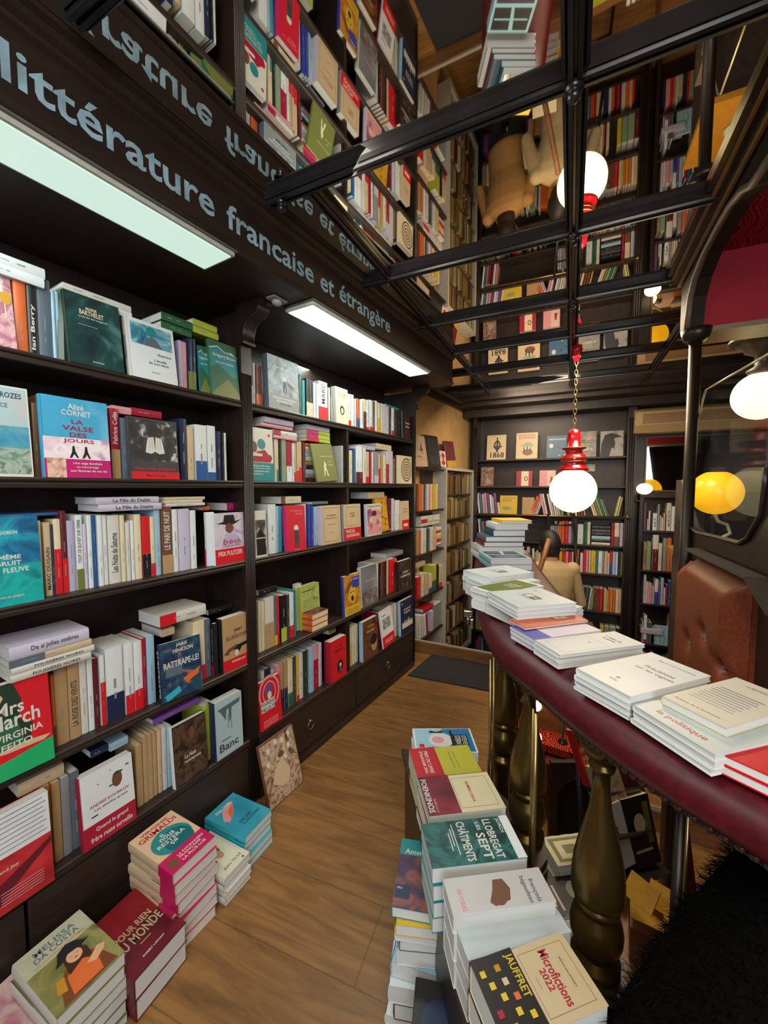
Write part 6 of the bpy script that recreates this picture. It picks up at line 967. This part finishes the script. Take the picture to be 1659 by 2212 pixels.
# leaning covers at right
def leanbook(px, py, D, t, w, h, yaw, tilt, cover, front, label, pages=None):
    M = Matrix.Translation(onD(px, py, D)) @ Matrix.Rotation(yaw, 4, 'Z') @ Matrix.Rotation(tilt, 4, 'Y'); return book('book', t, w, h, M, cover, None, pages or PAGESC, front, None, label=label, group=GT)
rack = onD(1395, 1790, 1.72)
r = empty('book_rack', Matrix.Translation((rack.x, rack.y, LOW))); tag(r, 'dark iron rack of leaning books behind the near baluster', 'rack')
A_ = onD(1352, 1915, 1.36); B_ = onD(1450, 1885, 1.46)
dv = (B_-A_).normalized(); up = Vector((0, 0, 1)); nv = dv.cross(up).normalized()
for k, zf in enumerate((0, .12, .24)):
    g = Geo(); a0 = A_+up*zf-nv*(.06*k); b0 = B_+up*zf-nv*(.06*k); g.prism([a0, b0, b0-nv*.10, a0-nv*.10], (0, 0, -.012), BEAM); ch(g, 'rack_shelf', r)
for p in (A_-nv*.1, B_-nv*.1): g = Geo(); g.tube([Vector((p.x, p.y, LOW)), p+up*.45-nv*.12], .009, BEAM, 8); ch(g, 'rack_upright', r)
def on_rack(s, k, w, h, t, cover, front, label, yaw=0):
    a0 = A_.lerp(B_, s)+up*(.12*k+.001)-nv*(.06*k+.05)
    ex = nv; ey = dv; ez = up
    M0 = Matrix(((ex.x, ey.x, 0, a0.x), (ex.y, ey.y, 0, a0.y), (0, 0, 1, a0.z), (0, 0, 0, 1)))
    if ex.dot(CF) > 0: M0 = Matrix(((-ex.x, -ey.x, 0, a0.x), (-ex.y, -ey.y, 0, a0.y), (0, 0, 1, a0.z), (0, 0, 0, 1)))
    M = M0 @ Matrix.Rotation(math.radians(-20), 4, 'Y') @ Matrix.Rotation(yaw, 4, 'X'); return book('book', t, w, h, M, cover, None, PAGESC, front, None, label=label, group=GT)
on_rack(.0, 2, .13, .2, .03, 'red', [('r', 0, 0, 1, 1, 'd03a1c'), ('t', 'FANTÔME', .1, .75, .9, .87, 'cream'), ('t', 'PHILIPPE', .1, .55, .9, .65, 'cream'), ('t', 'PETIT', .1, .4, .7, .5, 'cream')], 'red cover with cream capitals, highest on the iron rack', .12)
on_rack(.5, 2, .12, .19, .035, 'crimson', None, 'crimson book right of the red one on the iron rack')
on_rack(.1, 1, .14, .21, .045, 'beige', [('r', .05, .05, .95, .95, art('8a6a4c,c8b08c,e0d0b0', 10))], 'thick beige book in the middle of the iron rack', .1)
on_rack(.55, 1, .13, .2, .03, 'maroon', None, 'dark red book on the middle of the iron rack')
on_rack(.35, 0, .15, .22, .04, 'black', [('e', .5, .6, .2, .15, 'cream'), ('r', .2, .2, .8, .24, 'cream'), ('r', .7, .3, .9, .9, 'olive')], 'black cover with cream drawing low on the iron rack', -.1)
on_rack(-.1, 0, .13, .2, .03, 'white', [('t', 'M.R', .2, .5, .7, .65, 'black')], 'white cover lowest left on the iron rack')
YC = mat('c89410', .5)
for i in range(4):
    a0 = onD([1385,1435,1398,1440][i], [1928,1945,1968,1985][i], 1.22); g = Geo(); g.M = Matrix.Translation(a0) @ Matrix.Rotation(-.5+.25*i, 4, 'Z') @ Matrix.Rotation(.7-.15*i, 4, 'X'); g.box(-.042, .042, -.036, .036, -.003, .003, YC); tag(g.build('yellow_card'), ['upper left', 'upper right', 'lower left', 'lower right'][i]+' yellow card in the cluster left of the fur coat', 'card', 'yellow cards')
p = onD(1418, 2010, 1.22); g = Geo(); g.box(p.x-.07, p.x+.07, p.y-.05, p.y+.07, LOW, p.z+.02, mat('6a3a20', .5)); tag(g.build('card_box'), 'brown wooden box holding the yellow cards', 'box')
# lower stair and red board at the far right
g = Geo(); sp = onz(1580, 1880, LOW)
r = empty('low_steps', Matrix.Translation(sp)); tag(r, 'light wooden steps on the lower floor right of the railing', 'stairs')
for i in range(4):
    g = Geo(); g.M = Matrix.Translation((sp.x, sp.y+.12, 0)) @ Matrix.Rotation(A5, 4, 'Z'); g.box(-.4, .8, .26*i, .26*i+.30, LOW+.001, LOW+.17*(i+1), OAK); g.box(-.4, .8, .26*i-.006, .26*i, LOW+.17*(i+1)-.03, LOW+.17*(i+1), mat('a8a090', .4)); ch(g, 'step', r)
a0 = onD(1478, 1770, 1.5); g = Geo(); g.prism([onD(1478, 1765, 1.45), onD(1486, 1765, 1.45), onD(1512, 1985, 1.45), onD(1478, 1985, 1.45)], CF*.02, RW); tag(g.build('red_board'), 'narrow dark red board leaning beside the thick brass rod', 'board')
# things the mirror ceiling shows below
g = Geo(); c_ = G(-.36, 3.22, 0); r = empty('picture_display', Matrix.Translation(Vector((c_.x, c_.y, LOW)))); tag(r, 'pale blue display stand with dark pictures beyond the rail end', 'display stand')
g.M = Matrix.Translation((c_.x, c_.y, 0)) @ Matrix.Rotation(.5, 4, 'Z'); g.box(-.16, .16, -.09, .09, LOW, .06, mat('7c9ca4', .5)); ch(g, 'body', r)
g = Geo(); g.M = Matrix.Translation((c_.x, c_.y, 0)) @ Matrix.Rotation(.5, 4, 'Z')
g.box(-.14, .14, -.094, -.0905, -.20, .02, mat('16181c', .4)); g.box(-.14, .14, -.094, -.0905, -.46, -.24, mat('2c2434', .4)); ch(g, 'pictures', r)
GM_ = 'books on the low table behind the rail'
q_ = G(.32, 3.38, 0); r = empty('low_table', Matrix.Translation((q_.x, q_.y, LOW))); tag(r, 'low wooden table behind the railing seen only in the ceiling mirror', 'table')
g = Geo(); g.box(q_.x-.35, q_.x+.35, q_.y-.2, q_.y+.2, -.30, -.27, OAK); ch(g, 'table_top', r)
for sx in (-1, 1):
    for sy in (-1, 1): g = Geo(); g.lathe([(.02, LOW), (.026, LOW+.1), (.018, LOW+.3), (.024, -.30)], (q_.x+sx*.3, q_.y+sy*.15, 0), OAK, 12); ch(g, 'leg', r)
for i in range(9):
    M = Matrix.Translation((q_.x-.02+.032*i, q_.y-.08, -.269)) @ Matrix.Rotation(A5, 4, 'Z') @ Matrix.Rotation(math.radians(-8), 4, 'Y'); book('book', .022, .14, .2, M, ['lavender', 'white', 'pink', 'offwhite', 'white', 'lilac', 'cream', 'white', 'sage'][i], label='%s book standing %s in the row on the low table' % (['lavender', 'white', 'pink', 'off-white', 'white', 'lilac', 'cream', 'white', 'sage'][i], ['first', 'second', 'third', 'fourth', 'fifth', 'sixth', 'seventh', 'eighth', 'ninth'][i]), group=GM_)
pile((Vector((q_.x-.22, q_.y, 0)), Vector((1, 0, 0)), Vector((0, 1, 0)), .15, .22), -.2395, [.03], 'lime', [('r', .2, .4, .8, .6, 'olive')], 'lime green book lying on the low table', GM_)
# trolley of books next to the man
t_ = onD(1150, 1330, 3.2); r = empty('book_trolley', Matrix.Translation((t_.x, t_.y, LOW))); tag(r, 'wooden trolley with sloping side board left of the man', 'trolley')
g = Geo(); g.M = Matrix.Translation((t_.x, t_.y, 0)) @ Matrix.Rotation(A5+.1, 4, 'Z'); g.box(-.17, .17, -.22, .22, LOW+.1, .10, OAK); ch(g, 'body', r)
g = Geo(); s1, s2 = onD(1186, 1165, 3.1), onD(1156, 1262, 3.0); nn = (s2-s1).normalized(); g.tube([s1, s1.lerp(s2, .5), s2, s2+nn*.35], .02, OAK, 8); ch(g, 'side_board', r)
for i, (c_, nm) in enumerate([('pink', 'pink'), ('yellow', 'yellow'), ('red', 'red'), ('gold', 'gold'), ('offwhite', 'off-white'), ('magenta', 'magenta'), ('cream', 'cream')]):
    zt_ = .1006+.05*i; M0 = Matrix.Translation((t_.x, t_.y, 0)) @ Matrix.Rotation(A5+.1+.1*math.sin(i*2), 4, 'Z')
    R_ = M0.to_3x3() @ Vector((1, 0, 0)); pile((Vector((t_.x, t_.y-.02, 0)), R_, Vector((-R_.y, R_.x, 0)), .17, .23), zt_+.045, [.045], c_, [('r', .2, .5, .8, .6, 'white')], nm+' book in the pile on the wooden trolley beside the man', 'books on the trolley')
# ---------------------------------------------------------------- people
SKIN = mat('a06c50', .55, var=.06); HAIR = mat('1a1412', .6)
def body_mesh(g, mats, rule, name, parent, vox=.011, sub=2):
    me = bpy.data.meshes.new('tmp'); me.from_pydata([tuple(v) for v in g.v], [], g.f); o = bpy.data.objects.new('tmp', me); COL.objects.link(o)
    m = o.modifiers.new('r', 'REMESH'); m.mode = 'VOXEL'; m.voxel_size = vox; s = o.modifiers.new('s', 'SMOOTH'); s.iterations = 5; s.factor = .5
    bpy.context.view_layer.update(); dg = bpy.context.evaluated_depsgraph_get(); me2 = bpy.data.meshes.new_from_object(o.evaluated_get(dg)); bpy.data.objects.remove(o); bpy.data.meshes.remove(me)
    me2.materials.clear()
    for q in mats: me2.materials.append(q)
    for p in me2.polygons: p.use_smooth = True; p.material_index = rule(p.center)
    b = bpy.data.objects.new(name, me2); COL.objects.link(b); b.parent = parent; return b
def person(loc, yaw, label, top, trousers, hair, arm_l, arm_r, H=1.71, lean=0, hairlen=0):
    """stands at loc, facing local +Y"""
    r = empty('person', Matrix.Translation(loc) @ Matrix.Rotation(yaw, 4, 'Z') @ Matrix.Scale(1.05, 4)); tag(r, label, 'person')
    g = Geo(); m = top; L = lambda x, y, z: Vector((x, y+lean*max(0, z-.9)*1.0, z))
    def loft(secs):
        n = 20; vs = []; fs = []
        for c_, rx, ry in secs:
            for k in range(n): a_ = 2*math.pi*k/n; vs.append(c_+Vector((rx*math.cos(a_), ry*math.sin(a_), 0)))
        for j in range(len(secs)-1):
            for k in range(n): fs.append((j*n+k, j*n+(k+1) % n, (j+1)*n+(k+1) % n, (j+1)*n+k))
        fs.append(tuple(range(n-1, -1, -1))); fs.append(tuple((len(secs)-1)*n+k for k in range(n))); g.add(vs, fs, m, True)
    loft([(L(0, 0, .84), .15, .11), (L(0, 0, .92), .175, .125), (L(0, 0, 1.02), .17, .12), (L(0, 0, 1.12), .165, .115), (L(0, .0, 1.25), .19, .125), (L(0, 0, 1.36), .205, .12), (L(0, -.005, 1.42), .185, .10), (L(0, -.01, 1.455), .12, .075), (L(0, -.005, 1.48), .062, .06), (L(0, .0, 1.54), .056, .06)])
    hd = L(0, .02, 1.60); g.sphere(hd, .1, m, 24, 16, (.76, .95, 1.18)); g.sphere(hd+Vector((0, .03, -.045)), .07, m, 16, 12, (.8, .85, .95))
    g.sphere(hd+Vector((0, .1, -.015)), .016, m, 10, 8, (.8, 1.1, 1.6))     # nose
    for s in (-1, 1): g.sphere(hd+Vector((s*.078, .0, -.01)), .024, m, 10, 8, (.4, .8, 1.3))
    for s in (-1, 1):
        g.tube([L(s*.09, 0, .90), L(s*.095, .01, .50), L(s*.10, 0, .09)], [.088, .058, .042], m, 14); g.sphere(L(s*.10, .05, .04), .05, m, 14, 8, (.9, 2.3, .8))
    hands = []
    for s, (el, wr) in ((-1, arm_l), (1, arm_r)):
        sh = L(s*.185, 0, 1.40); el = Vector(el); wr = Vector(wr); g.sphere(sh, .062, m, 14, 10); g.tube([sh, el, wr], [.056, .045, .032], m, 12); d = (wr-el).normalized(); pc_ = wr+d*.05; g.sphere(pc_, .042, m, 12, 8, (.9, .9, .9))
        side = d.cross(Vector((0, 0, 1))); side = side.normalized() if side.length > .1 else Vector((1, 0, 0))
        for k in range(4):
            b0 = pc_+side*(.018*(k-1.5))+d*.02; ln = [.066, .078, .072, .056][k]; g.tube([b0, b0+d*ln*.6, b0+d*ln*.85+Vector((0, 0, -ln*.35))], [.0105, .0095, .008], m, 8)
        b0 = pc_-side*.03; g.tube([b0, b0-side*.02+d*.02, b0-side*.022+d*.05], [.0115, .0105, .009], m, 8)
    wl = [Vector(arm_l[1]), Vector(arm_r[1])]
    def rule(c_):
        if c_.z > 1.475: return 0
        for w_ in wl:
            if (c_-w_).length < .13 and c_.z < 1.45:
                el = Vector(arm_l[0] if w_ == wl[0] else arm_r[0]); 
                if (c_-w_).dot(w_-el) > -.0: return 0
        if c_.z < .075: return 3
        return 1 if c_.z > .90 else 2
    body_mesh(g, [SKIN, top, trousers, mat('16120f', .5)], rule, 'body', r, .0085)
    g = Geo(); g.sphere(hd+Vector((0, -.012, .012)), .108, hair, 24, 14, (.80, .94, 1.13), z0=-.25)
    g.sphere(hd+Vector((0, -.035, -.02)), .098, hair, 20, 12, (.80, .72, 1.1))
    if hairlen: g.sphere(hd+Vector((0, -.05, -.12)), .09, hair, 18, 12, (.9, .6, 1.6))
    g.build('hair', r)
    g = Geo()
    for s in (-1, 1): g.sphere(hd+Vector((s*.03, .088, .01)), .008, mat('e0d8d0', .3), 8, 6); g.sphere(hd+Vector((s*.03, .0945, .01)), .004, HAIR, 6, 4)
    g.build('eyes', r)
    g = Geo(); g.tube([hd+Vector((-.022, .092, -.055)), hd+Vector((0, .098, -.054)), hd+Vector((.022, .092, -.055))], .004, mat('8c4a40', .5), 6); g.build('mouth', r)
    return r
BEI = grain('beige_sweater_knit', 'a08a64', 'bba57c', .9, (60, 60, 60), .4); TANC = grain('tan_wool_coat', '8c6638', 'a87c48', .9, (40, 40, 40), .4)
hp = onD(1192, 1180, 3.5)
person((hp.x, hp.y, LOW), A5+.35, 'person with short dark hair in a beige sweater seen from behind, looking down', BEI, mat('22242c', .8), HAIR, ((-.27, .04, 1.10), (-.20, .26, 1.16)), ((.27, .04, 1.10), (.20, .26, 1.16)), lean=.06)
hp2 = onD(1078, 1240, 3.95)
person((hp2.x, hp2.y, LOW), A5-.3, 'person in a tan coat beyond the album pile, seen in the ceiling mirror', TANC, mat('1c1c20', .8), mat('2a1a12', .6), ((-.27, .0, 1.12), (-.22, .22, 1.05)), ((.27, .0, 1.12), (.22, .22, 1.05)), lean=.05, hairlen=1)
# ---------------------------------------------------------------- black fur coat in the near corner
FUR = mat('060505', .9, spec=.08); g = Geo()
ax = [onD(1950, 1860, .62), onD(1745, 2105, .60), onD(1535, 2370, .58), onD(1430, 2550, .56)]
g.tube(ax, [.135, .135, .128, .12], FUR, 20); g.sphere(onD(1900, 2250, .72), .26, FUR, 20, 14, (1, .8, 1.3))
sleeve = []
me = bpy.data.meshes.new('tmp'); me.from_pydata([tuple(v) for v in g.v], [], g.f); o = bpy.data.objects.new('tmp', me); COL.objects.link(o)
m = o.modifiers.new('r', 'REMESH'); m.mode = 'VOXEL'; m.voxel_size = .016; s = o.modifiers.new('s', 'SMOOTH'); s.iterations = 6
bpy.context.view_layer.update(); me2 = bpy.data.meshes.new_from_object(o.evaluated_get(bpy.context.evaluated_depsgraph_get())); bpy.data.objects.remove(o)
rnd = random.Random(5); g2 = Geo(); g2.add([tuple(v.co) for v in me2.vertices], [tuple(p.vertices) for p in me2.polygons], FUR, True)
vs = []; fs = []
for p in me2.polygons:
    if (p.center-CC).dot(CF) > .85: continue
    for k in range(5):
        c_ = p.center+Vector((rnd.uniform(-.008, .008), rnd.uniform(-.008, .008), rnd.uniform(-.008, .008))); n_ = (p.normal+Vector((rnd.uniform(-.7, .7), rnd.uniform(-.7, .7), rnd.uniform(-.9, .4)))).normalized(); l_ = rnd.uniform(.010, .026); s_ = n_.cross(Vector((rnd.random(), rnd.random(), rnd.random()))).normalized(); b_ = len(vs); bend = Vector((rnd.uniform(-.3, .3), rnd.uniform(-.3, .3), -.5))*l_*.5
        vs += [c_-s_*.0012-n_*.005, c_+s_*.0012-n_*.005, c_+n_*l_*.55+s_*.0007, c_+n_*l_*.55-s_*.0007, c_+n_*l_+bend]; fs += [(b_, b_+1, b_+2, b_+3), (b_+3, b_+2, b_+4)]
g2.add(vs, fs, FUR, False); bpy.data.meshes.remove(me2)
tag(g2.build('fur_coat'), 'shaggy black fur coat sleeve filling the bottom right corner', 'coat')
# rest of the books far below eye level, too small to single out
g = Geo(); rnd = random.Random(11)
for z, u0, u1 in [(bz[6], UL+.02, um+.55), (bz[5], UL+.02, um+.2), (bz[4], UL+.02, um), (bz[6]-.32, UL+.02, UR-.02), (rz[3]-.33, UA+.02, UB-.02)]:
    u = u0
    while u < u1-.03:
        t = rnd.uniform(.015, .035); h = rnd.uniform(.17, .24); g.M = GM; g.box(u, u+t-.001, VB+.005, VB+.12, z+.001, z+h, C(rnd.choice(['white', 'cream', 'red', 'orange', 'beige', 'navy', 'pink', 'sage', 'blue', 'yellow', 'offwhite']))); u += t
for z in (bz[6]-.34,): g.box(UL, UR, VB, 4.85, z, z+.018, WOOD)
g.M = Matrix.Identity(4)
# of all the books in view the 300 that show largest stay single; the smaller, farther ones are this one mass
bpy.context.view_layer.update()
for b in BOOKS: AREA.setdefault(b, 900)
rank = sorted(BOOKS, key=lambda b: -AREA[b]); keep = set(rank[:318])
for b in rank[318:]:
    for c in list(b.children):
        mw = c.matrix_world; me = c.data
        for p in me.polygons: g.add([mw @ me.vertices[i].co for i in p.vertices], [tuple(range(len(p.vertices)))], me.materials[p.material_index])
        bpy.data.objects.remove(c); bpy.data.meshes.remove(me)
    bpy.data.objects.remove(b)
BOOKS = rank[:318]
tag(g.build('shelved_books'), 'mass of small far books on the back wall and distant shelves', 'books', kind='stuff')

# ---------------------------------------------------------------- labels: make repeats name their place
seen = {}
for b in BOOKS: seen.setdefault(b['label'].lower(), []).append(b)
ORD = 'first second third fourth fifth sixth seventh eighth ninth tenth eleventh twelfth thirteenth fourteenth'.split()
bpy.context.view_layer.update()
for k, L_ in seen.items():
    if len(L_) > 1:
        L_.sort(key=lambda o: (o.matrix_world.translation-CC).dot(CR)/max(.1, (o.matrix_world.translation-CC).dot(CF)))
        for i, o in enumerate(L_): o['label'] = '%s of such from left: %s' % (ORD[min(i, 13)], o['label'])
WN = [('offwhite', 'off-white'), ('darkgrey', 'dark grey'), (' sky ', ' pale blue '), ('forest ', 'dark green '), ('sage ', 'sage green ')]
for o in bpy.data.objects:
    if 'label' in o.keys():
        s_ = ' '+o['label']+' '
        for a, b in WN: s_ = s_.replace(a, b)
        o['label'] = s_.strip(); w = o['label'].split()
        if len(w) > 16: o['label'] = o['label'].replace('of such from left:', 'such,').replace(' book ', ' ', 1); w = o['label'].split()
        if len(w) > 16: o['label'] = ' '.join(w[:16])
